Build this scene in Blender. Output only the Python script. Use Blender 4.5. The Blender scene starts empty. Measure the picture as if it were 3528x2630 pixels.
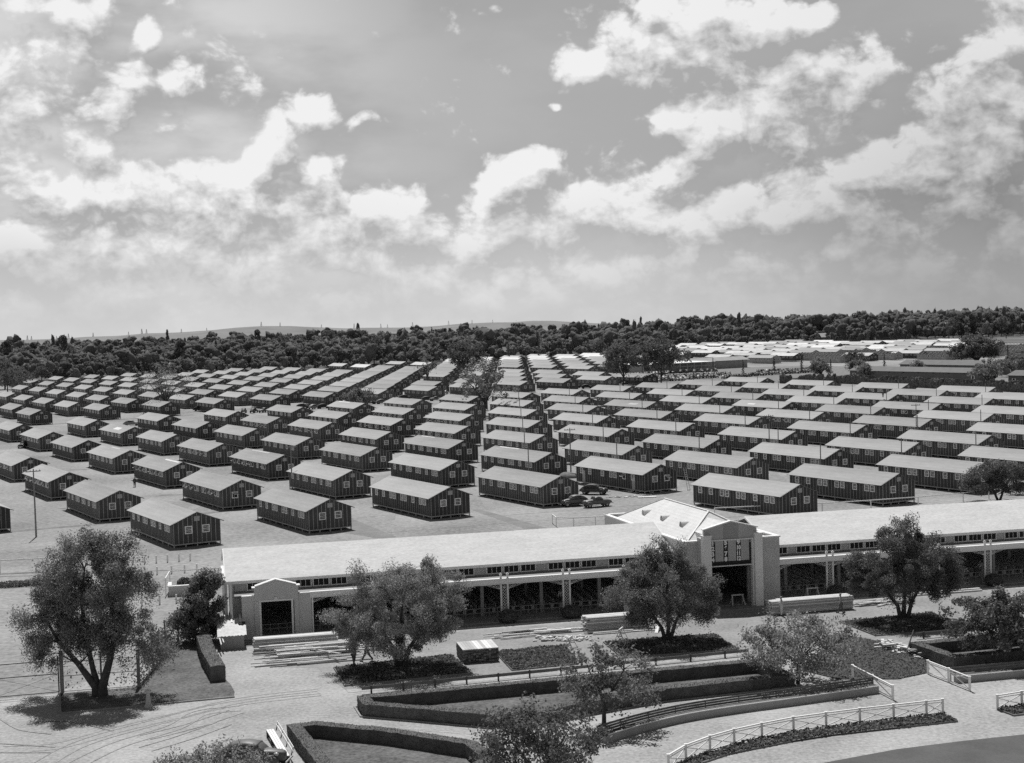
import bpy, bmesh, math, random
import numpy as np
from mathutils import Vector, Matrix
R = math.radians
scene = bpy.context.scene
COL = scene.collection
random.seed(7)

# ------------------------------------------------------------------ materials
def _nodes(m):
    m.use_nodes = True
    nt = m.node_tree
    return nt, nt.nodes["Principled BSDF"]

def mat(name, v, rough=0.85, var=0.0, scale=1.0, detail=6.0, fine=0.0, fscale=20.0, bump=0.0, bscale=30.0,
        objvar=0.0, island=0.0, stretch=None, spec=0.3, trans=0.0, wave=None):
    """grey procedural material: base value v, large mottling var, fine grain, per-object and per-island variation"""
    m = bpy.data.materials.new(name)
    nt, bs = _nodes(m)
    N, Lk = nt.nodes, nt.links
    bs.inputs['Roughness'].default_value = rough
    bs.inputs['Specular IOR Level'].default_value = spec
    tc = N.new('ShaderNodeTexCoord')
    vec = tc.outputs['Object']
    if stretch:
        mp = N.new('ShaderNodeMapping'); mp.inputs['Scale'].default_value = stretch
        if len(stretch) > 3: pass
        Lk.new(vec, mp.inputs['Vector']); vec = mp.outputs['Vector']
    val = None
    def add(sock):
        nonlocal val
        if val is None:
            a = N.new('ShaderNodeMath'); a.operation = 'ADD'; a.inputs[0].default_value = v
            Lk.new(sock, a.inputs[1]); val = a.outputs[0]
        else:
            a = N.new('ShaderNodeMath'); a.operation = 'ADD'
            Lk.new(val, a.inputs[0]); Lk.new(sock, a.inputs[1]); val = a.outputs[0]
    def noise(sc, det, amp, ro=0.6):
        n = N.new('ShaderNodeTexNoise'); n.inputs['Scale'].default_value = sc
        n.inputs['Detail'].default_value = det; n.inputs['Roughness'].default_value = ro
        Lk.new(vec, n.inputs['Vector'])
        r = N.new('ShaderNodeMapRange'); r.inputs[1].default_value = 0.3; r.inputs[2].default_value = 0.7
        r.inputs[3].default_value = -amp; r.inputs[4].default_value = amp
        Lk.new(n.outputs['Fac'], r.inputs[0]); return r.outputs[0]
    if var: add(noise(scale, detail, var))
    if fine: add(noise(fscale, 3.0, fine, 0.7))
    if objvar:
        oi = N.new('ShaderNodeObjectInfo')
        r = N.new('ShaderNodeMapRange'); r.inputs[3].default_value = -objvar; r.inputs[4].default_value = objvar
        Lk.new(oi.outputs['Random'], r.inputs[0]); add(r.outputs[0])
    if island:
        g = N.new('ShaderNodeNewGeometry')
        r = N.new('ShaderNodeMapRange'); r.inputs[3].default_value = -island; r.inputs[4].default_value = island
        Lk.new(g.outputs['Random Per Island'], r.inputs[0]); add(r.outputs[0])
    if wave:
        w = N.new('ShaderNodeTexWave'); w.bands_direction = wave[0]; w.inputs['Scale'].default_value = wave[1]
        w.inputs['Distortion'].default_value = wave[3] if len(wave) > 3 else 0.6
        w.inputs['Detail'].default_value = 2.0
        Lk.new(vec, w.inputs['Vector'])
        r = N.new('ShaderNodeMapRange'); r.inputs[3].default_value = -wave[2]; r.inputs[4].default_value = wave[2] * 0.4
        Lk.new(w.outputs['Fac'], r.inputs[0]); add(r.outputs[0])
    if val is None:
        bs.inputs['Base Color'].default_value = (v, v, v, 1)
    else:
        mx = N.new('ShaderNodeMath'); mx.operation = 'MAXIMUM'; mx.inputs[1].default_value = 0.008
        Lk.new(val, mx.inputs[0])
        cb = N.new('ShaderNodeCombineColor')
        for i in range(3): Lk.new(mx.outputs[0], cb.inputs[i])
        Lk.new(cb.outputs[0], bs.inputs['Base Color'])
        colsock = cb.outputs[0]
    if bump:
        n = N.new('ShaderNodeTexNoise'); n.inputs['Scale'].default_value = bscale; n.inputs['Detail'].default_value = 4
        Lk.new(vec, n.inputs['Vector'])
        b = N.new('ShaderNodeBump'); b.inputs['Strength'].default_value = bump; b.inputs['Distance'].default_value = 0.05
        Lk.new(n.outputs['Fac'], b.inputs['Height']); Lk.new(b.outputs['Normal'], bs.inputs['Normal'])
    if trans:
        tr = N.new('ShaderNodeBsdfTranslucent')
        if val is not None: Lk.new(colsock, tr.inputs['Color'])
        else: tr.inputs['Color'].default_value = (v, v, v, 1)
        ms = N.new('ShaderNodeMixShader'); ms.inputs[0].default_value = trans
        out = [n for n in N if n.type == 'OUTPUT_MATERIAL'][0]
        Lk.new(bs.outputs[0], ms.inputs[1]); Lk.new(tr.outputs[0], ms.inputs[2]); Lk.new(ms.outputs[0], out.inputs['Surface'])
    return m

M = {}
M['dirt']    = mat('dirt', 0.27, 0.95, var=0.08, scale=0.045, detail=12, fine=0.085, fscale=1.5)
M['grit']    = mat('grit', 0.34, 0.95, var=0.075, scale=0.14, detail=12, fine=0.10, fscale=3.4)
M['dirtdark']= mat('dirtdark', 0.19, 0.95, var=0.06, scale=0.5, detail=6, fine=0.05, fscale=4)
M['asphalt'] = mat('asphalt', 0.20, 0.9, var=0.04, scale=0.3, fine=0.04, fscale=3)
M['trackdk'] = mat('trackdk', 0.095, 0.9, var=0.02, scale=0.3, fine=0.012, fscale=6)
M['lawn']    = mat('lawn', 0.115, 0.9, var=0.05, scale=0.4, detail=11, fine=0.06, fscale=3.5, bump=0.6, bscale=10)
M['cover']   = mat('cover', 0.06, 0.9, var=0.02, scale=1.2, fine=0.02, fscale=9)
M['coverleaf']=mat('coverleaf', 0.15, 0.8, island=0.06, trans=0.3)
M['hedge']   = mat('hedge', 0.115, 0.9, var=0.04, scale=1.2, fine=0.035, fscale=12, bump=0.6, bscale=18)
M['hedgeleaf']=mat('hedgeleaf', 0.145, 0.8, island=0.045, trans=0.25)
M['leaf']    = mat('leaf', 0.22, 0.55, island=0.08, trans=0.42)
M['leaf_l']  = mat('leaf_l', 0.31, 0.55, island=0.12, trans=0.42)
M['leaf_d']  = mat('leaf_d', 0.155, 0.55, island=0.05, trans=0.38)
M['bark']    = mat('bark', 0.075, 0.95, var=0.03, scale=2.0, fine=0.02, fscale=12)
M['farleaf'] = mat('farleaf', 0.15, 0.9, island=0.02, objvar=0.02, trans=0.45)  # distance haze put into the leaf colour as an even, low-contrast grey
M['wood_mass']=mat('wood_mass', 0.20, 0.95, var=0.06, scale=0.045, fine=0.03, fscale=0.35, island=0.02, trans=0.48)  # haze over the far woods is painted in as a lighter tone
M['hill']    = mat('hill', 0.205, 1.0, var=0.045, scale=0.004, detail=8)  # pale, weakly textured grey stands in for haze over the hills
M['tar']     = mat('tar', 0.078, 0.9, var=0.02, scale=0.5, fine=0.015, fscale=6, objvar=0.02)
M['lath']    = mat('lath', 0.33, 0.9, var=0.06, scale=3.0, objvar=0.08)
M['roof']    = mat('roof', 0.365, 0.9, var=0.045, scale=0.22, detail=10, fine=0.035, fscale=3.0, objvar=0.045, stretch=(2.2, 0.30, 1.0), wave=('X', 0.16, 0.016, 1.2))
M['frame']   = mat('frame', 0.80, 0.8, var=0.05, scale=2, objvar=0.06)
M['glass']   = mat('glass', 0.05, 0.12, spec=0.7, objvar=0.03)
M['sill']    = mat('sill', 0.40, 0.9, var=0.05, scale=2)
M['white']   = mat('white', 0.78, 0.7, var=0.04, scale=1.5)
M['whitewood']=mat('whitewood', 0.60, 0.85, var=0.07, scale=0.4, fine=0.09, fscale=3, objvar=0.16)
M['palewall']= mat('palewall', 0.30, 0.9, var=0.06, scale=0.6, fine=0.05, fscale=4, objvar=0.05)
M['shingle'] = mat('shingle', 0.58, 0.9, var=0.05, scale=0.35, detail=11, fine=0.10, fscale=3.0, stretch=(0.9, 2.6, 1))
M['tile']    = mat('tile', 0.66, 0.85, var=0.05, scale=0.7, fine=0.06, fscale=4, wave=('Z', 1.4, 0.03, 0.4))
M['stucco']  = mat('stucco', 0.53, 0.95, var=0.04, scale=0.8, fine=0.03, fscale=9, bump=0.15)
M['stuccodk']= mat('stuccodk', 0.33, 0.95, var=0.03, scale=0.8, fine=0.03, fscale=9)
M['cream']   = mat('cream', 0.76, 0.8, var=0.03, scale=1.0, fine=0.03, fscale=8)
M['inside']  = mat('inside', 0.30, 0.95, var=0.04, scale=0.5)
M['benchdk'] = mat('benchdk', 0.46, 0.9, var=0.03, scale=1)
M['boarddk'] = mat('boarddk', 0.03, 0.9)
M['panel']   = mat('panel', 0.44, 0.8, var=0.03, scale=1.5)
M['number']  = mat('number', 0.92, 0.8)
M['concrete']= mat('concrete', 0.28, 0.9, var=0.05, scale=0.8, fine=0.03, fscale=6)
M['paving']  = mat('paving', 0.265, 0.9, var=0.06, scale=0.22, detail=12, fine=0.07, fscale=3.5)
M['lumber']  = mat('lumber', 0.55, 0.85, island=0.20, var=0.05, scale=2.0)
M['lumberdk']= mat('lumberdk', 0.16, 0.9, island=0.10)
M['bench']   = mat('bench', 0.13, 0.85, var=0.03, scale=2, island=0.03)
M['pole']    = mat('pole', 0.22, 0.9, var=0.05, scale=2)
M['iron']    = mat('iron', 0.06, 0.7)
M['carpaint']= mat('carpaint', 0.12, 0.5, spec=0.4)
M['cardark'] = mat('cardark', 0.05, 0.6, objvar=0.02, spec=0.3)
M['carlight']= mat('carlight', 0.22, 0.5, objvar=0.12, spec=0.3)
M['chrome']  = mat('chrome', 0.6, 0.25, spec=0.8)
M['tyre']    = mat('tyre', 0.03, 0.9)
M['skin']    = mat('skin', 0.32, 0.7)
M['shirt']   = mat('shirt', 0.42, 0.9, objvar=0.12)
M['paleshirt']=mat('paleshirt', 0.6, 0.9)
M['trouser'] = mat('trouser', 0.10, 0.9, objvar=0.05)
M['hat']     = mat('hat', 0.3, 0.9, objvar=0.15)
M['stable']  = mat('stable', 0.15, 0.9, var=0.02, scale=0.6)
M['stableroof']=mat('stableroof', 0.17, 0.9, var=0.02, scale=0.6)
M['field']   = mat('field', 0.115, 0.95, var=0.03, scale=0.03, fine=0.02, fscale=0.4)
M['house']   = mat('house', 0.22, 0.9, objvar=0.08)
M['houseroof']=mat('houseroof', 0.16, 0.9, objvar=0.06)

# ------------------------------------------------------------------ mesh helpers
class MB:
    """collects geometry and links it as ONE mesh object"""
    def __init__(s): s.v = []; s.f = []; s.m = []
    def add(s, vs, fs, mi=0):
        o = len(s.v); s.v += [tuple(p) for p in vs]
        for f in fs: s.f.append(tuple(i + o for i in f)); s.m.append(mi)
    def box(s, c, d, rz=0.0, mi=0, ax=None):
        hx, hy, hz = d[0] / 2, d[1] / 2, d[2] / 2
        cs, sn = math.cos(rz), math.sin(rz)
        vs = []
        for z in (-hz, hz):
            for x, y in ((-hx, -hy), (hx, -hy), (hx, hy), (-hx, hy)):
                if ax is not None:
                    p = Vector(c) + ax[0] * x + ax[1] * y + ax[2] * z; vs.append(tuple(p))
                else: vs.append((c[0] + x * cs - y * sn, c[1] + x * sn + y * cs, c[2] + z))
        s.add(vs, [(0, 3, 2, 1), (4, 5, 6, 7), (0, 1, 5, 4), (1, 2, 6, 5), (2, 3, 7, 6), (3, 0, 4, 7)], mi)
    def bar(s, a, b, w, h, mi=0, up=(0, 0, 1)):
        """a box from a to b, w wide, h high"""
        a, b = Vector(a), Vector(b); d = b - a; L = d.length
        if L < 1e-6: return
        x = d / L; u = Vector(up); y = u.cross(x)
        if y.length < 1e-4: y = Vector((1, 0, 0)).cross(x)
        y.normalize(); z = x.cross(y)
        s.box(tuple((a + b) / 2), (L, w, h), mi=mi, ax=(x, y, z))
    def quad(s, a, b, c, d, mi=0): s.add([a, b, c, d], [(0, 1, 2, 3)], mi)
    def poly(s, pts, mi=0): s.add(pts, [tuple(range(len(pts)))], mi)
    def prism(s, pts, z0, z1, mi=0):
        n = len(pts)
        s.add([(p[0], p[1], z0) for p in pts] + [(p[0], p[1], z1) for p in pts],
              [tuple(range(n - 1, -1, -1)), tuple(range(n, 2 * n))] + [(i, (i + 1) % n, n + (i + 1) % n, n + i) for i in range(n)], mi)
    def tube(s, pts, rad, n=6, mi=0, cap=True):
        pts = [Vector(p) for p in pts]; rings = []
        for i, p in enumerate(pts):
            t = (pts[min(i + 1, len(pts) - 1)] - pts[max(i - 1, 0)])
            if t.length < 1e-6: t = Vector((0, 0, 1))
            t.normalize()
            u = t.cross(Vector((0, 1, 0.01)));
            if u.length < 1e-3: u = t.cross(Vector((1, 0, 0)))
            u.normalize(); w = t.cross(u)
            r = rad[i] if isinstance(rad, (list, tuple)) else rad
            rings.append([p + (u * math.cos(2 * math.pi * k / n) + w * math.sin(2 * math.pi * k / n)) * r for k in range(n)])
        vs = [q for r_ in rings for q in r_]; fs = []
        for i in range(len(pts) - 1):
            for k in range(n):
                fs.append((i * n + k, i * n + (k + 1) % n, (i + 1) * n + (k + 1) % n, (i + 1) * n + k))
        if cap:
            fs.append(tuple(range(n - 1, -1, -1))); fs.append(tuple((len(pts) - 1) * n + k for k in range(n)))
        s.add(vs, fs, mi)
    def ball(s, c, r, nu=10, nv=6, mi=0, half=False):
        vs = []; fs = []
        r = r if isinstance(r, (tuple, list)) else (r, r, r)
        v0 = 0 if half else -math.pi / 2
        for j in range(nv + 1):
            t = v0 + (math.pi / 2 - v0) * j / nv
            for i in range(nu):
                p = 2 * math.pi * i / nu
                vs.append((c[0] + r[0] * math.cos(t) * math.cos(p), c[1] + r[1] * math.cos(t) * math.sin(p), c[2] + r[2] * math.sin(t)))
        for j in range(nv):
            for i in range(nu):
                fs.append((j * nu + i, j * nu + (i + 1) % nu, (j + 1) * nu + (i + 1) % nu, (j + 1) * nu + i))
        s.add(vs, fs, mi)
    def build(s, name, mats, parent=None, smooth=False, mesh_only=False):
        me = bpy.data.meshes.new(name)
        me.from_pydata(s.v, [], s.f)
        for m in (mats if isinstance(mats, (list, tuple)) else [mats]): me.materials.append(M[m] if isinstance(m, str) else m)
        if len(me.materials) > 1: me.polygons.foreach_set('material_index', s.m)
        if smooth: me.polygons.foreach_set('use_smooth', [True] * len(me.polygons))
        me.update()
        if mesh_only: return me
        return link(name, me, parent)

def link(name, me, parent=None):
    o = bpy.data.objects.new(name, me); COL.objects.link(o)
    if parent is not None: o.parent = parent
    return o

def tag(o, label=None, cat=None, group=None, kind=None):
    if label: o['label'] = label
    if cat: o['category'] = cat
    if group: o['group'] = group
    if kind: o['kind'] = kind
    return o

def empty(name, loc=(0, 0, 0), rz=0.0, label=None, cat=None, group=None):
    o = bpy.data.objects.new(name, None); COL.objects.link(o)
    o.location = loc; o.rotation_euler = (0, 0, rz); o.empty_display_size = 0.3
    return tag(o, label, cat, group)

def copy_tree(o, parent=None):
    c = o.copy(); COL.objects.link(c); c.parent = parent
    for ch in list(o.children): copy_tree(ch, c)
    return c

def struct(name, mb, m, smooth=False): return tag(mb.build(name, m, smooth=smooth), kind='structure')

def np_quads(P, nm, mats, parent=None):
    """P: (n,4,3) array of quads -> mesh object"""
    n = len(P)
    me = bpy.data.meshes.new(nm)
    me.vertices.add(n * 4); me.vertices.foreach_set('co', P.reshape(-1).astype(np.float32))
    me.loops.add(n * 4); me.loops.foreach_set('vertex_index', np.arange(n * 4, dtype=np.int32))
    me.polygons.add(n); me.polygons.foreach_set('loop_start', np.arange(0, n * 4, 4, dtype=np.int32))
    try: me.polygons.foreach_set('loop_total', np.full(n, 4, dtype=np.int32))
    except Exception: pass
    me.materials.append(M[mats] if isinstance(mats, str) else mats)
    me.update(calc_edges=True); me.validate()
    return link(nm, me, parent)

def ico():
    bm = bmesh.new(); bmesh.ops.create_icosphere(bm, subdivisions=2, radius=1.0)
    v = np.array([p.co[:] for p in bm.verts]); bm.faces.ensure_lookup_table(); f = np.array([[q.index for q in fa.verts] for fa in bm.faces]); bm.free(); return v, f
ICO_V, ICO_F = ico()
def lumps(C, Rd, nm, m, parent=None, seed=1):
    """many rough rounded leaf masses: centres C (n,3), radii Rd (n,3), as one smooth mesh"""
    rng = np.random.default_rng(seed); n = len(C); k = len(ICO_V)
    d = 1 + rng.normal(0, .2, (n, k))
    V = C[:, None, :] + ICO_V[None] * Rd[:, None, :] * d[:, :, None]
    F = (ICO_F[None] + (np.arange(n) * k)[:, None, None]).reshape(-1, 3)
    me = bpy.data.meshes.new(nm); me.vertices.add(n * k); me.vertices.foreach_set('co', V.reshape(-1).astype(np.float32))
    me.loops.add(len(F) * 3); me.loops.foreach_set('vertex_index', F.reshape(-1).astype(np.int32))
    me.polygons.add(len(F)); me.polygons.foreach_set('loop_start', np.arange(0, len(F) * 3, 3, dtype=np.int32))
    try: me.polygons.foreach_set('loop_total', np.full(len(F), 3, dtype=np.int32))
    except Exception: pass
    me.polygons.foreach_set('use_smooth', np.ones(len(F), dtype=bool)); me.materials.append(M[m]); me.update(calc_edges=True); me.validate()
    return link(nm, me, parent)
RNG = np.random.default_rng(11)
def leaf_quads(C, size, aspect=0.5, flat=0.0, jitter=0.35, rng=None, N=None, nj=0.6):
    """diamond leaves at the centres C (n,3); N: rough facing of each leaf"""
    rng = rng or RNG
    n = len(C)
    if N is not None:
        N = N / (np.linalg.norm(N, axis=1)[:, None] + 1e-9) + rng.normal(size=(n, 3)) * nj
        t = rng.normal(size=(n, 3)); u = np.cross(N, t)
        u /= np.linalg.norm(u, axis=1)[:, None] + 1e-9
        w = np.cross(N, u); w /= np.linalg.norm(w, axis=1)[:, None] + 1e-9
        s = (size * (1 + jitter * rng.uniform(-1, 1, n)))[:, None]
        a = u * s; b = w * s * aspect
        return np.stack([C - a, C + b, C + a, C - b], axis=1)
    u = rng.normal(size=(n, 3)); u /= np.linalg.norm(u, axis=1)[:, None]
    t = rng.normal(size=(n, 3)); 
    if flat: t[:, 2] *= (1 - flat); u[:, 2] *= (1 - flat); u /= np.linalg.norm(u, axis=1)[:, None]
    w = np.cross(u, t); w /= np.linalg.norm(w, axis=1)[:, None] + 1e-9
    s = (size * (1 + jitter * rng.uniform(-1, 1, n)))[:, None]
    a = u * s; b = w * s * aspect
    return np.stack([C - a, C + b, C + a, C - b], axis=1)

def in_ell(rng, n, c, r, lo=0.0):
    d = rng.normal(size=(n, 3)); d /= np.linalg.norm(d, axis=1)[:, None]
    k = (lo ** 3 + (1 - lo ** 3) * rng.uniform(size=n)) ** (1 / 3)
    return np.array(c) + d * k[:, None] * np.array(r)

def ribbon_pts(pts, w, closed=False):
    """left and right offset of a 2-d polyline"""
    n = len(pts); Lf = []; Rt = []
    for i in range(n):
        if closed: a, b = pts[(i - 1) % n], pts[(i + 1) % n]
        else: a, b = pts[max(i - 1, 0)], pts[min(i + 1, n - 1)]
        p = pts[i]
        def dirv(q, r):
            d = (r[0] - q[0], r[1] - q[1]); l = math.hypot(*d) or 1; return (d[0] / l, d[1] / l)
        d1 = dirv(a, p) if a != p else dirv(p, b); d2 = dirv(p, b) if b != p else d1
        n1 = (-d1[1], d1[0]); n2 = (-d2[1], d2[0])
        m = (n1[0] + n2[0], n1[1] + n2[1]); l = math.hypot(*m) or 1; m = (m[0] / l, m[1] / l)
        k = 1 / max(0.45, m[0] * n1[0] + m[1] * n1[1])
        Lf.append((p[0] + m[0] * w / 2 * k, p[1] + m[1] * w / 2 * k)); Rt.append((p[0] - m[0] * w / 2 * k, p[1] - m[1] * w / 2 * k))
    return Lf, Rt

def strip(mb, pts, w, z, closed=False, mi=0):
    Lf, Rt = ribbon_pts(pts, w, closed); n = len(pts)
    for i in range(n if closed else n - 1):
        j = (i + 1) % n
        mb.quad((*Rt[i], z), (*Rt[j], z), (*Lf[j], z), (*Lf[i], z), mi)

def wall_strip(mb, pts, w, z0, z1, closed=False, mi=0):
    Lf, Rt = ribbon_pts(pts, w, closed); n = len(pts)
    for i in range(n if closed else n - 1):
        j = (i + 1) % n
        mb.quad((*Rt[i], z1), (*Rt[j], z1), (*Lf[j], z1), (*Lf[i], z1), mi)
        mb.quad((*Rt[i], z0), (*Rt[j], z0), (*Rt[j], z1), (*Rt[i], z1), mi)
        mb.quad((*Lf[j], z0), (*Lf[i], z0), (*Lf[i], z1), (*Lf[j], z1), mi)
    if not closed:
        mb.quad((*Lf[0], z0), (*Rt[0], z0), (*Rt[0], z1), (*Lf[0], z1), mi)
        mb.quad((*Rt[-1], z0), (*Lf[-1], z0), (*Lf[-1], z1), (*Rt[-1], z1), mi)

def smooth_line(pts, n=6):
    out = []
    P = [pts[0]] + list(pts) + [pts[-1]]
    for i in range(1, len(P) - 2):
        p0, p1, p2, p3 = P[i - 1], P[i], P[i + 1], P[i + 2]
        for k in range(n):
            t = k / n
            out.append(tuple(0.5 * ((2 * p1[j]) + (-p0[j] + p2[j]) * t + (2 * p0[j] - 5 * p1[j] + 4 * p2[j] - p3[j]) * t * t + (-p0[j] + 3 * p1[j] - 3 * p2[j] + p3[j]) * t ** 3) for j in range(2)))
    out.append(tuple(pts[-1])); return out

ORD = ['zeroth','first','second','third','fourth','fifth','sixth','seventh','eighth','ninth','tenth','eleventh','twelfth','thirteenth','fourteenth','fifteenth','sixteenth','seventeenth','eighteenth','nineteenth','twentieth','twenty-first','twenty-second','twenty-third','twenty-fourth','twenty-fifth','twenty-sixth','twenty-seventh','twenty-eighth','twenty-ninth','thirtieth']
def ordw(n): return ORD[n] if n < len(ORD) else '%dth' % n

# ------------------------------------------------------------------ camera
CAM_H = 28.1587; PITCH = 0.0448808; ROLL = 0.0289596
cam_d = bpy.data.cameras.new('camera'); cam = bpy.data.objects.new('camera', cam_d); COL.objects.link(cam)
cam_d.sensor_width = 36.0; cam_d.lens = 5049.93 / 3528 * 36.0
cam_d.clip_start = 1.0; cam_d.clip_end = 40000
cp, sp = math.cos(PITCH), math.sin(PITCH); cr, sr = math.cos(ROLL), math.sin(ROLL)
fwd = Vector((0, cp, -sp)); upv = Vector((0, sp, cp)); rt = Vector((1, 0, 0))
cx_ = rt * cr - upv * sr; cy_ = rt * sr + upv * cr
mw = Matrix(((cx_.x, cy_.x, -fwd.x, 0), (cx_.y, cy_.y, -fwd.y, 0), (cx_.z, cy_.z, -fwd.z, CAM_H), (0, 0, 0, 1)))
cam.matrix_world = mw
scene.camera = cam
scene.view_settings.view_transform = 'Standard'; scene.view_settings.look = 'None'
scene.view_settings.exposure = 0; scene.view_settings.gamma = 1

# ------------------------------------------------------------------ sun
SUN_EL = 59.0; SUN_AZ = -8.5      # degrees from +y, towards -x
sd = bpy.data.lights.new('sun', 'SUN'); so = bpy.data.objects.new('sun', sd); COL.objects.link(so)
sd.energy = 4.6; sd.angle = R(0.53); sd.color = (1.0, 0.995, 0.985)
tosun = Vector((math.sin(R(SUN_AZ)) * math.cos(R(SUN_EL)), math.cos(R(SUN_AZ)) * math.cos(R(SUN_EL)), math.sin(R(SUN_EL))))
so.rotation_euler = tosun.to_track_quat('Z', 'Y').to_euler()

# ------------------------------------------------------------------ sky: Nishita reduced to grey, with cumulus clouds
w = bpy.data.worlds.new('World'); scene.world = w; w.use_nodes = True
nt = w.node_tree; N = nt.nodes; Lk = nt.links
bg = N['Background']
def mth(op, a, b=None, c=None, clamp=False):
    n = N.new('ShaderNodeMath'); n.operation = op; n.use_clamp = clamp
    for i, x in enumerate((a, b, c)):
        if x is None: continue
        if isinstance(x, (int, float)): n.inputs[i].default_value = x
        else: Lk.new(x, n.inputs[i])
    return n.outputs[0]
def mrange(x, a, b, c, d, kind='SMOOTHSTEP'):
    n = N.new('ShaderNodeMapRange'); n.interpolation_type = kind
    for i, q in enumerate((x, a, b, c, d)):
        if isinstance(q, (int, float)): n.inputs[i].default_value = q
        else: Lk.new(q, n.inputs[i])
    return n.outputs[0]
tc = N.new('ShaderNodeTexCoord')
sx = N.new('ShaderNodeSeparateXYZ'); Lk.new(tc.outputs['Generated'], sx.inputs[0])
az = mth('ARCTAN2', sx.outputs[0], sx.outputs[1])
el = mth('ARCSINE', sx.outputs[2])
sky = N.new('ShaderNodeTexSky'); sky.sky_type = 'NISHITA'; sky.sun_disc = False
sky.sun_elevation = R(SUN_EL); sky.sun_rotation = R(SUN_AZ)
skybw = N.new('ShaderNodeRGBToBW'); Lk.new(sky.outputs[0], skybw.inputs[0])

# cloud masses: azimuth, elevation, radii (radians), weight
CL = [(0.0574,0.1664,0.0299,0.0151,1.00), (0.0984,0.1731,0.0536,0.0268,1.00), (0.1456,0.1922,0.0599,0.0221,0.95), (0.1803,0.1864,0.0441,0.0158,0.90), (0.1173,0.2025,0.0347,0.0126,0.80), (0.1866,0.1453,0.0615,0.0284,1.00), (0.2276,0.1488,0.0268,0.0252,0.95), (0.1425,0.1166,0.0473,0.0299,0.95), (0.1173,0.0968,0.0347,0.0189,0.90), (0.1677,0.1159,0.0536,0.0252,0.85), (0.3222,0.1051,0.0725,0.0599,1.00), (0.3411,0.1707,0.0315,0.0378,0.90), (0.2654,0.0721,0.0851,0.0378,0.95), (0.1929,0.0679,0.0788,0.0299,0.90), (0.2970,0.1310,0.0252,0.0189,0.80), (0.0069,0.0906,0.0315,0.0227,1.00), (0.0416,0.0754,0.0504,0.0299,0.95), (0.0794,0.0585,0.0725,0.0268,0.90), (0.0164,0.0635,0.0599,0.0268,0.95), (-0.0214,0.0520,0.0441,0.0236,0.90), (-0.0813,0.0711,0.0410,0.0268,0.95), (-0.0467,0.0496,0.0536,0.0205,0.90), (-0.1570,0.1127,0.0214,0.0252,1.00), (-0.1743,0.0958,0.0410,0.0205,1.00), (-0.1270,0.0967,0.0183,0.0151,0.95), (-0.1318,0.1384,0.0233,0.0120,1.00), (-0.0987,0.1283,0.0095,0.0057,0.80), (-0.1728,0.0785,0.0820,0.0221,0.85), (-0.2453,0.0853,0.0662,0.0205,0.95), (-0.3020,0.0885,0.0284,0.0252,0.95), (-0.3178,0.0480,0.0883,0.0236,0.90), (-0.2390,0.0583,0.0883,0.0252,0.90), (-0.1475,0.0525,0.0883,0.0236,0.90), (-0.2784,0.1982,0.0189,0.0347,0.66), (-0.2390,0.1869,0.0145,0.0101,0.85), (-0.2736,0.1366,0.0347,0.0378,0.70), (-0.3304,0.1335,0.0441,0.0536,0.66), (-0.3020,0.1736,0.0473,0.0347,0.62), (-0.2169,0.1617,0.0567,0.0315,0.42), (0.0299,0.1429,0.0069,0.0032,0.62)]
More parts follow.
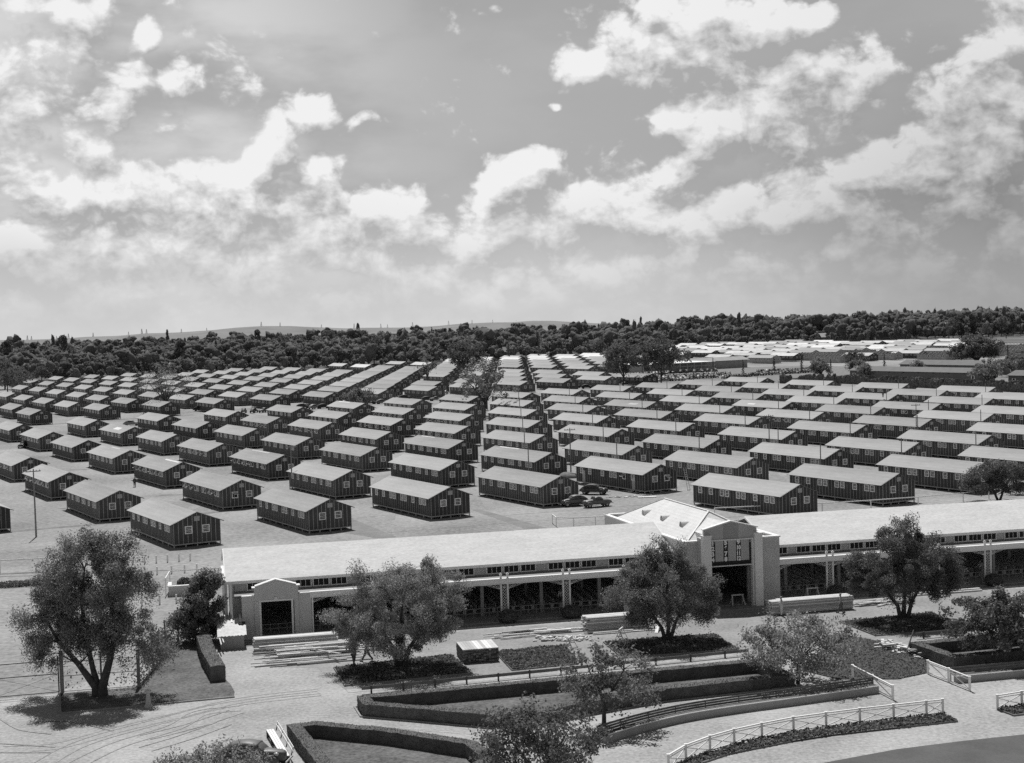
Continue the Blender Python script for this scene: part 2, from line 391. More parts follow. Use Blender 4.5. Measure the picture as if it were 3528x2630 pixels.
def cloud_group():
    g = bpy.data.node_groups.new('cloud_density', 'ShaderNodeTree')
    g.interface.new_socket('P', in_out='INPUT', socket_type='NodeSocketVector')
    g.interface.new_socket('D', in_out='OUTPUT', socket_type='NodeSocketFloat')
    n_, l_ = g.nodes, g.links
    gi = n_.new('NodeGroupInput'); go = n_.new('NodeGroupOutput')
    def m_(op, a, b=None, clamp=False):
        n = n_.new('ShaderNodeMath'); n.operation = op; n.use_clamp = clamp
        for i, x in enumerate((a, b)):
            if x is None: continue
            if isinstance(x, (int, float)): n.inputs[i].default_value = x
            else: l_.new(x, n.inputs[i])
        return n.outputs[0]
    def v_(op, a, b):
        n = n_.new('ShaderNodeVectorMath'); n.operation = op
        for i, x in enumerate((a, b)):
            if isinstance(x, tuple): n.inputs[i].default_value = x
            else: l_.new(x, n.inputs[i])
        return n.outputs[0]
    P = gi.outputs[0]
    # warp
    wn = n_.new('ShaderNodeTexNoise'); wn.noise_dimensions = '2D'; wn.inputs['Scale'].default_value = 22; wn.inputs['Detail'].default_value = 2
    l_.new(P, wn.inputs['Vector'])
    wv = v_('MULTIPLY', v_('SUBTRACT', wn.outputs['Color'], (0.5, 0.5, 0.5)), (0.042, 0.032, 0.0))
    Q = v_('ADD', P, wv)
    tot = None
    for (a, e, ra, re_, wt) in CL:
        d = v_('MULTIPLY', v_('SUBTRACT', Q, (a, e, 0)), (0.86 / ra, 0.86 / re_, 0))
        ln = n_.new('ShaderNodeVectorMath'); ln.operation = 'LENGTH'; l_.new(d, ln.inputs[0])
        mr = n_.new('ShaderNodeMapRange'); mr.interpolation_type = 'SMOOTHSTEP'
        l_.new(ln.outputs['Value'], mr.inputs[0]); mr.inputs[1].default_value = 1.65; mr.inputs[2].default_value = 0.1
        mr.inputs[3].default_value = -0.22; mr.inputs[4].default_value = wt + 0.08
        if tot is None: tot = mr.outputs[0]
        else:
            s = n_.new('ShaderNodeMath'); s.operation = 'SMOOTH_MAX'; s.inputs[2].default_value = 0.25
            l_.new(tot, s.inputs[0]); l_.new(mr.outputs[0], s.inputs[1]); tot = s.outputs[0]
    # a low deck of cloud fills the sky towards the horizon
    sq = n_.new('ShaderNodeSeparateXYZ'); l_.new(Q, sq.inputs[0])
    lowm = n_.new('ShaderNodeMapRange'); lowm.interpolation_type = 'SMOOTHSTEP'; l_.new(sq.outputs[1], lowm.inputs[0])
    lowm.inputs[1].default_value = 0.130; lowm.inputs[2].default_value = 0.045; lowm.inputs[3].default_value = -0.22; lowm.inputs[4].default_value = 0.66
    sm = n_.new('ShaderNodeMath'); sm.operation = 'SMOOTH_MAX'; sm.inputs[2].default_value = 0.2; l_.new(tot, sm.inputs[0]); l_.new(lowm.outputs[0], sm.inputs[1]); tot = sm.outputs[0]
    # billows at two scales (inverted cells give cauliflower tops) and fractal wisps
    st = v_('MULTIPLY', v_('ADD', P, v_('MULTIPLY', wv, (0.35, 0.35, 0.0))), (1.0, 1.35, 1.0))
    vo = n_.new('ShaderNodeTexVoronoi'); vo.voronoi_dimensions = '2D'; vo.feature = 'F1'; vo.inputs['Scale'].default_value = 30
    l_.new(st, vo.inputs['Vector'])
    vo2 = n_.new('ShaderNodeTexVoronoi'); vo2.voronoi_dimensions = '2D'; vo2.feature = 'F1'; vo2.inputs['Scale'].default_value = 78
    l_.new(st, vo2.inputs['Vector'])
    vo3 = n_.new('ShaderNodeTexVoronoi'); vo3.voronoi_dimensions = '2D'; vo3.feature = 'F1'; vo3.inputs['Scale'].default_value = 190
    l_.new(st, vo3.inputs['Vector'])
    no = n_.new('ShaderNodeTexNoise'); no.noise_dimensions = '2D'; no.inputs['Scale'].default_value = 19; no.inputs['Detail'].default_value = 8; no.inputs['Roughness'].default_value = 0.60
    l_.new(st, no.inputs['Vector'])
    b = m_('ADD', m_('MULTIPLY', m_('SUBTRACT', 0.42, vo.outputs['Distance']), 0.62), m_('MULTIPLY', m_('SUBTRACT', 0.42, vo2.outputs['Distance']), 0.30))
    b = m_('ADD', b, m_('MULTIPLY', m_('SUBTRACT', 0.42, vo3.outputs['Distance']), 0.15))
    b = m_('ADD', b, m_('MULTIPLY', m_('SUBTRACT', no.outputs['Fac'], 0.5), 1.5))
    n2 = n_.new('ShaderNodeTexNoise'); n2.noise_dimensions = '2D'; n2.inputs['Scale'].default_value = 70; n2.inputs['Detail'].default_value = 5; n2.inputs['Roughness'].default_value = 0.65
    l_.new(st, n2.inputs['Vector']); b = m_('ADD', b, m_('MULTIPLY', m_('SUBTRACT', n2.outputs['Fac'], 0.5), 0.55))
    l_.new(m_('ADD', tot, b), go.inputs[0])
    return g
CG = cloud_group()
cmb = N.new('ShaderNodeCombineXYZ'); Lk.new(az, cmb.inputs[0]); Lk.new(el, cmb.inputs[1]); cmb.inputs[2].default_value = 0.37
def dens(off):
    v = N.new('ShaderNodeVectorMath'); v.operation = 'ADD'; v.inputs[1].default_value = off
    Lk.new(cmb.outputs[0], v.inputs[0])
    n = N.new('ShaderNodeGroup'); n.node_tree = CG; Lk.new(v.outputs[0], n.inputs[0]); return n.outputs[0]
d0 = dens((0, 0, 0)); d1 = dens((-0.005, 0.016, 0))
cover = mrange(d0, 0.25, 0.74, 0.0, 1.0)
lit = mth('SUBTRACT', d0, d1)
cloud = mrange(lit, -0.34, 0.46, 0.42, 0.88, 'LINEAR')
# clear sky: the Nishita grey, deepened towards the zenith
clear = mth('MULTIPLY', skybw.outputs[0], 0.045)
ramp = mrange(el, 0.0, 0.22, 0.60, 0.42, 'LINEAR')
ramp = mth('MINIMUM', ramp, mrange(el, 0.17, 0.75, 0.46, 0.06, 'LINEAR'))
clear = mth('ADD', mth('MULTIPLY', clear, 0.25), mth('MULTIPLY', ramp, 0.75))
# soft high veil, mostly on the left
nz = N.new('ShaderNodeTexNoise'); nz.noise_dimensions = '2D'; nz.inputs['Scale'].default_value = 7; nz.inputs['Detail'].default_value = 6
stv = N.new('ShaderNodeVectorMath'); stv.operation = 'MULTIPLY'; stv.inputs[1].default_value = (1, 2.4, 1); Lk.new(cmb.outputs[0], stv.inputs[0])
Lk.new(stv.outputs[0], nz.inputs['Vector'])
veil = mth('MULTIPLY', mrange(nz.outputs['Fac'], 0.30, 0.66, 0.0, 1.0), mrange(az, -0.02, -0.20, 0.15, 1.0))
veil = mth('MULTIPLY', veil, mrange(el, 0.34, 0.20, 0.0, 1.0))
clear = mth('ADD', clear, mth('MULTIPLY', veil, 0.26))
fade = mrange(el, 0.30, 0.6, 1.0, 0.0)            # no towering cloud overhead
mx = mth('ADD', clear, mth('MULTIPLY', mth('MULTIPLY', cover, fade), mth('SUBTRACT', cloud, clear)))
# haze towards the horizon
hz_f = mrange(mth('ADD', el, mth('MULTIPLY', mth('SUBTRACT', nz.outputs['Fac'], 0.5), 0.04)), 0.0, 0.085, 0.92, 0.0)
hz_v = mth('ADD', 0.63, mth('MULTIPLY', mth('SUBTRACT', nz.outputs['Fac'], 0.5), 0.22))
mx = mth('ADD', mx, mth('MULTIPLY', hz_f, mth('SUBTRACT', hz_v, mx)))
# the cloud deck is in shade low on the right
dim = mth('MULTIPLY', mrange(az, 0.04, 0.34, 0.0, 1.0), mrange(el, 0.03, 0.20, 0.42, 0.10))
mx = mth('MULTIPLY', mx, mth('SUBTRACT', 1.0, dim))
cc = N.new('ShaderNodeCombineColor')
for i in range(3): Lk.new(mx, cc.inputs[i])
Lk.new(cc.outputs[0], bg.inputs['Color'])
bg.inputs['Strength'].default_value = 1.0
w.cycles.sampling_method = 'MANUAL'; w.cycles.sample_map_resolution = 256

# ------------------------------------------------------------------ terrain
g = MB()
xs = [-12000, -6000, -2500, -900, -300, 0, 300, 900, 2500, 6000, 12000]
ys = [(-400, 0), (60, 0), (600, 0), (1700, 0), (3000, -18), (5000, -60), (7000, -105), (16000, -320)]
for j in range(len(ys) - 1):
    for i in range(len(xs) - 1):
        g.quad((xs[i], ys[j][0], ys[j][1]), (xs[i + 1], ys[j][0], ys[j][1]), (xs[i + 1], ys[j + 1][0], ys[j + 1][1]), (xs[i], ys[j + 1][0], ys[j + 1][1]))
struct('ground', g, 'dirt')

# hills on the horizon
HP = [(-0.36, -0.0068), (-0.335, -0.0062), (-0.30, -0.0068), (-0.285, -0.0062), (-0.262, -0.0060), (-0.245, -0.0048), (-0.225, -0.0050), (-0.205, -0.0042), (-0.185, -0.0030), (-0.165, -0.0026), (-0.15, -0.0030), (-0.13, -0.0044), (-0.11, -0.0058), (-0.09, -0.0060), (-0.07, -0.0064),
      (-0.05, -0.0060), (-0.035, -0.0052), (-0.015, -0.0048), (0.0, -0.0050), (0.015, -0.0043), (0.03, -0.0047), (0.05, -0.0062), (0.075, -0.0075), (0.10, -0.0088), (0.13, -0.0090), (0.155, -0.0092), (0.165, -0.0078), (0.18, -0.0085), (0.20, -0.0094), (0.225, -0.0088), (0.24, -0.0070), (0.255, -0.0066), (0.27, -0.0080), (0.29, -0.0100), (0.36, -0.0105), (0.5, -0.011), (-0.5, -0.008)]
HP.sort()
hb = MB(); HY = 7000.0; hr = np.random.default_rng(3)
nn = 420; aa = np.linspace(-0.5, 0.5, nn)
tv = np.interp(aa, [p[0] for p in HP], [p[1] for p in HP])
jit = np.zeros(nn)
for o_, amp in ((6, 0.0005), (14, 0.0004), (40, 0.00022), (110, 0.00012)):
    jit += np.interp(np.linspace(0, o_, nn), np.arange(o_ + 2), hr.uniform(-1, 1, o_ + 2)) * amp
top = tv + jit
rows = []
for k in range(9):
    t = k / 8
    yy = HY - 1500 + 1500 * t
    zz = -110 + (CAM_H + top * HY + 110) * (t ** 0.8)
    zz = zz + np.interp(np.linspace(0, 60 + 17 * k, nn), np.arange(62 + 17 * k), hr.uniform(-1, 1, 62 + 17 * k)) * 9 * math.sin(math.pi * t)
    rows.append([(float(math.tan(a) * HY), yy, float(z)) for a, z in zip(aa, zz)])
rows.append([(p[0], HY + 1500, -140) for p in rows[-1]])
vs = [p for r_ in rows for p in r_]
fs = [(j * nn + i, j * nn + i + 1, (j + 1) * nn + i + 1, (j + 1) * nn + i) for j in range(len(rows) - 1) for i in range(nn - 1)]
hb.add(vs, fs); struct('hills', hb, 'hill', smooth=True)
# oil derricks on the hills
db = MB()
for sx_ in (-1, 1):
    for sy_ in (-1, 1): db.bar((sx_ * 4, sy_ * 4, 0), (sx_ * 0.8, sy_ * 0.8, 26), 0.9, 0.9)
for z in (6, 13, 20):
    k = 4 - 3.2 * z / 26
    for q in ((-k, -k, k, -k), (k, -k, k, k), (k, k, -k, k), (-k, k, -k, -k)): db.bar((q[0], q[1], z), (q[2], q[3], z), 0.7, 0.7)
db.box((0, 0, 27), (3, 3, 2))
dmesh = db.build('oil_derrick', 'hill', mesh_only=True)
dm = mat('derrick_steel', 0.23, 0.9); dmesh.materials.clear(); dmesh.materials.append(dm)
DAZ = [-0.336, -0.318, -0.3155, -0.300, -0.2925, -0.277, -0.2545, -0.246, -0.243, -0.2205, -0.204, -0.1555, -0.168, -0.128, -0.106, -0.088, -0.0835, -0.0665, -0.042, -0.026, -0.012]
DAZ.sort()
for i, a in enumerate(DAZ):
    o = link('oil_derrick', dmesh)
    o.location = (math.tan(a) * HY, HY - 5, CAM_H + float(np.interp(a, aa, top)) * HY - 4)
    s_ = 0.6 + 0.4 * ((i * 37) % 10) / 10; o.scale = (s_, s_, s_)
    tag(o, 'thin oil derrick on the pale hills, %s from the left' % ordw(i + 1), 'oil derrick', 'oil derricks on the horizon hills')

# ------------------------------------------------------------------ barracks
TH = 0.5279537; BL = 19.46; BW = 6.1; ZB = 0.38; ZE = 2.94; ZR = 4.38; OS = 0.5; OE = 0.12
SL = (ZR - ZE) / (BW / 2 + OS)                 # roof slope
ZW = ZE + SL * OS - 0.07                       # top of the long walls
WIN_S = [1.65, 4.1, 6.62, 7.78, 10.22, 11.38, 13.9, 16.3, 17.45]   # from the far end
WIN_S = [BL - s for s in WIN_S]
WIN_G = [1.93, 4.2]
def wall_mesh(light=False, with_windows=False, door=False):
    b = MB()
    P = [(0, ZB), (BW, ZB), (BW, ZW), (BW / 2, ZR - 0.08), (0, ZW)]
    b.add([(x, 0, z) for x, z in P] + [(x, BL, z) for x, z in P],
          [(0, 1, 2, 3, 4), (9, 8, 7, 6, 5), (0, 4, 9, 5), (1, 6, 7, 2), (0, 5, 6, 1)], 0)
    t = 0.03
    if not light:
        n = 10
        for i in range(n + 1):                                # laths on the gables
            x = BW * i / n; zt = min(ZW, 99) if i in (0, n) else ZR - 0.08 - abs(x - BW / 2) * SL
            for y in (-t / 2, BL + t / 2): b.box((x, y, (ZB + zt) / 2), (0.075, t, zt - ZB - 0.02), mi=1)
        n = 30
        for i in range(n + 1):
            y = BL * i / n
            for x in (-t / 2, BW + t / 2): b.box((x, y, (ZB + ZW) / 2), (t, 0.07, ZW - ZB - 0.02), mi=1)
    for y in (-0.035, BL + 0.035): b.box((BW / 2, y, ZB), (BW + 0.1, 0.07, 0.15), mi=2)
    for x in (-0.035, BW + 0.035): b.box((x, BL / 2, ZB - 0.003), (0.07, BL, 0.15), mi=2)
    for y in (-0.06,):                                        # barge boards
        for sg in (-1, 1):
            b.bar((BW / 2, y, ZR - 0.03), (BW / 2 + sg * (BW / 2 + OS), y, ZE - 0.03), 0.04, 0.10, mi=2)
    for k in range(9):
        for x in (0.03, BW / 2, BW - 0.03): b.box((x, 0.08 + k * (BL - 0.16) / 8, (ZB - 0.08) / 2), (0.13, 0.13, ZB - 0.08), mi=2)
    for k in (1, 3): b.box((k * BW / 4, 0.05, (ZB - 0.08) / 2), (0.13, 0.13, ZB - 0.08), mi=2)
    if with_windows:
        for s in WIN_S:
            b.box((-0.03, s, 2.3), (0.06, 0.92, 0.96), mi=3); b.box((-0.065, s, 2.3), (0.02, 0.74, 0.78), mi=4)
            b.box((-0.078, s, 2.3), (0.02, 0.74, 0.07), mi=3)
        for u in WIN_G:
            b.box((u, -0.03, 2.16), (0.98, 0.06, 1.0), mi=3); b.box((u, -0.065, 2.16), (0.78, 0.02, 0.8), mi=4)
            b.box((u, -0.078, 2.16), (0.78, 0.02, 0.07), mi=3)
        b.box((BW / 2, -0.03, 3.52), (0.72, 0.06, 0.6), mi=2)
    return b
def roof_into(b, mi=0, seed=0):
    rr = random.Random(seed)
    e = OE + 0.06
    for sg in (-1, 1):
        xe = BW / 2 + sg * (BW / 2 + OS); n = 6
        for i in range(n):
            y0 = -e + (BL + 2 * e) * i / n; y1 = -e + (BL + 2 * e) * (i + 1) / n
            a = (xe, y0, ZE); c = (xe, y1, ZE); d = (BW / 2, y1, ZR); f = (BW / 2, y0, ZR)
            q = [a, c, d, f] if sg > 0 else [f, d, c, a]
            b.add(q, [(0, 1, 2, 3)], mi)
        lo = [(xe, -e, ZE - 0.07), (xe, BL + e, ZE - 0.07), (BW / 2, BL + e, ZR - 0.07), (BW / 2, -e, ZR - 0.07)]
        hi = [(xe, -e, ZE), (xe, BL + e, ZE), (BW / 2, BL + e, ZR), (BW / 2, -e, ZR)]
        b.add(lo, [(0, 3, 2, 1) if sg > 0 else (0, 1, 2, 3)], mi + 1)
        b.add(lo + hi, [(0, 1, 5, 4), (1, 2, 6, 5), (3, 0, 4, 7)], mi + 1)
wall_me = wall_mesh().build('wall', ['tar', 'lath', 'sill'], mesh_only=True)
rb = MB(); roof_into(rb); roof_me = rb.build('roof', ['roof', 'tar'], mesh_only=True)
def win_mesh(wd, ht, axis, opened=False):
    """a framed two-light sash window hung on the wall plane; opened: the sash is tipped out at the bottom"""
    b = MB(); f = 0.12; d = 0.07
    def bx(u, z, du, dz, off, th, mi):
        if axis == 'y': b.box((-off, u, z), (th, du, dz), mi=mi)
        else: b.box((u, -off, z), (du, th, dz), mi=mi)
    for sg in (-1, 1):
        bx(sg * (wd - f) / 2, 0, f, ht, 0.04, d, 0)
        bx(0, sg * (ht - f) / 2, wd - 2 * f, f, 0.04, d, 0)
    if not opened:
        bx(0, 0, wd - 2 * f, ht - 2 * f, 0.02, 0.02, 1)
        bx(0, 0.0, wd - 2 * f, 0.075, 0.04, 0.03, 0); bx(0, -ht * 0.2, wd - 2 * f, 0.04, 0.036, 0.02, 0); bx(0, ht * 0.2, wd - 2 * f, 0.04, 0.036, 0.02, 0)
    else:
        bx(0, 0, wd - 2 * f, ht - 2 * f, 0.012, 0.01, 2)
        ang = R(opened); n_ = math.sin(ang); c_ = math.cos(ang); h2 = ht - 2 * f; w2 = wd - 2 * f
        def pt(u, t, o=0.0):
            z = ht / 2 - f - t * c_ + o * n_; q = 0.06 + t * n_ + o * c_
            return (-q, u, z) if axis == 'y' else (u, -q, z)
        b.quad(pt(-w2 / 2, 0), pt(w2 / 2, 0), pt(w2 / 2, h2), pt(-w2 / 2, h2), 3)
        for t in (0.0, h2 / 2, h2):
            b.bar(pt(-w2 / 2, t, 0.012), pt(w2 / 2, t, 0.012), 0.055, 0.03, 0)
        for u in (-w2 / 2, w2 / 2): b.bar(pt(u, 0, 0.012), pt(u, h2, 0.012), 0.055, 0.03, 0)
    return b.build('window', ['frame', 'glass', 'boarddk', 'glasslit'], mesh_only=True)
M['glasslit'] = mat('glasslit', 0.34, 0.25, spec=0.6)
WS = win_mesh(0.9, 0.95, 'y'); WSO = [win_mesh(0.9, 0.95, 'y', a) for a in (32, 62)]
WG = win_mesh(0.98, 1.0, 'x'); WGO = [win_mesh(0.98, 1.0, 'x', a) for a in (25, 70)]
vb = MB(); vb.box((0, -0.025, 0), (0.74, 0.05, 0.6))
for k in range(5): vb.box((0, -0.055, -0.22 + k * 0.11), (0.7, 0.012, 0.03))
vent_me = vb.build('vent_panel', 'sill', mesh_only=True)
dbm = MB(); dbm.box((-0.035, 0, ZB + 1.0), (0.05, 0.85, 1.95)); door_me = dbm.build('door', 'sill', mesh_only=True)
far_mb = wall_mesh(with_windows=True); k0 = len(far_mb.f); roof_into(far_mb, mi=5)
far_me = far_mb.build('barrack', ['tar', 'lath', 'sill', 'frame', 'glass', 'roof', 'tar'], mesh_only=True)
wf = wall_mesh(with_windows=True); roof_into(wf, mi=5)
whiteroof_me = wf.build('barrack', ['tar', 'lath', 'sill', 'frame', 'glass', 'whitewood', 'tar'], mesh_only=True)
uf = wall_mesh(light=True, with_windows=True); roof_into(uf, mi=5)
unfin_me = uf.build('unfinished_barrack', ['tar', 'lath', 'sill', 'frame', 'boarddk', 'whitewood', 'boarddk'], mesh_only=True)

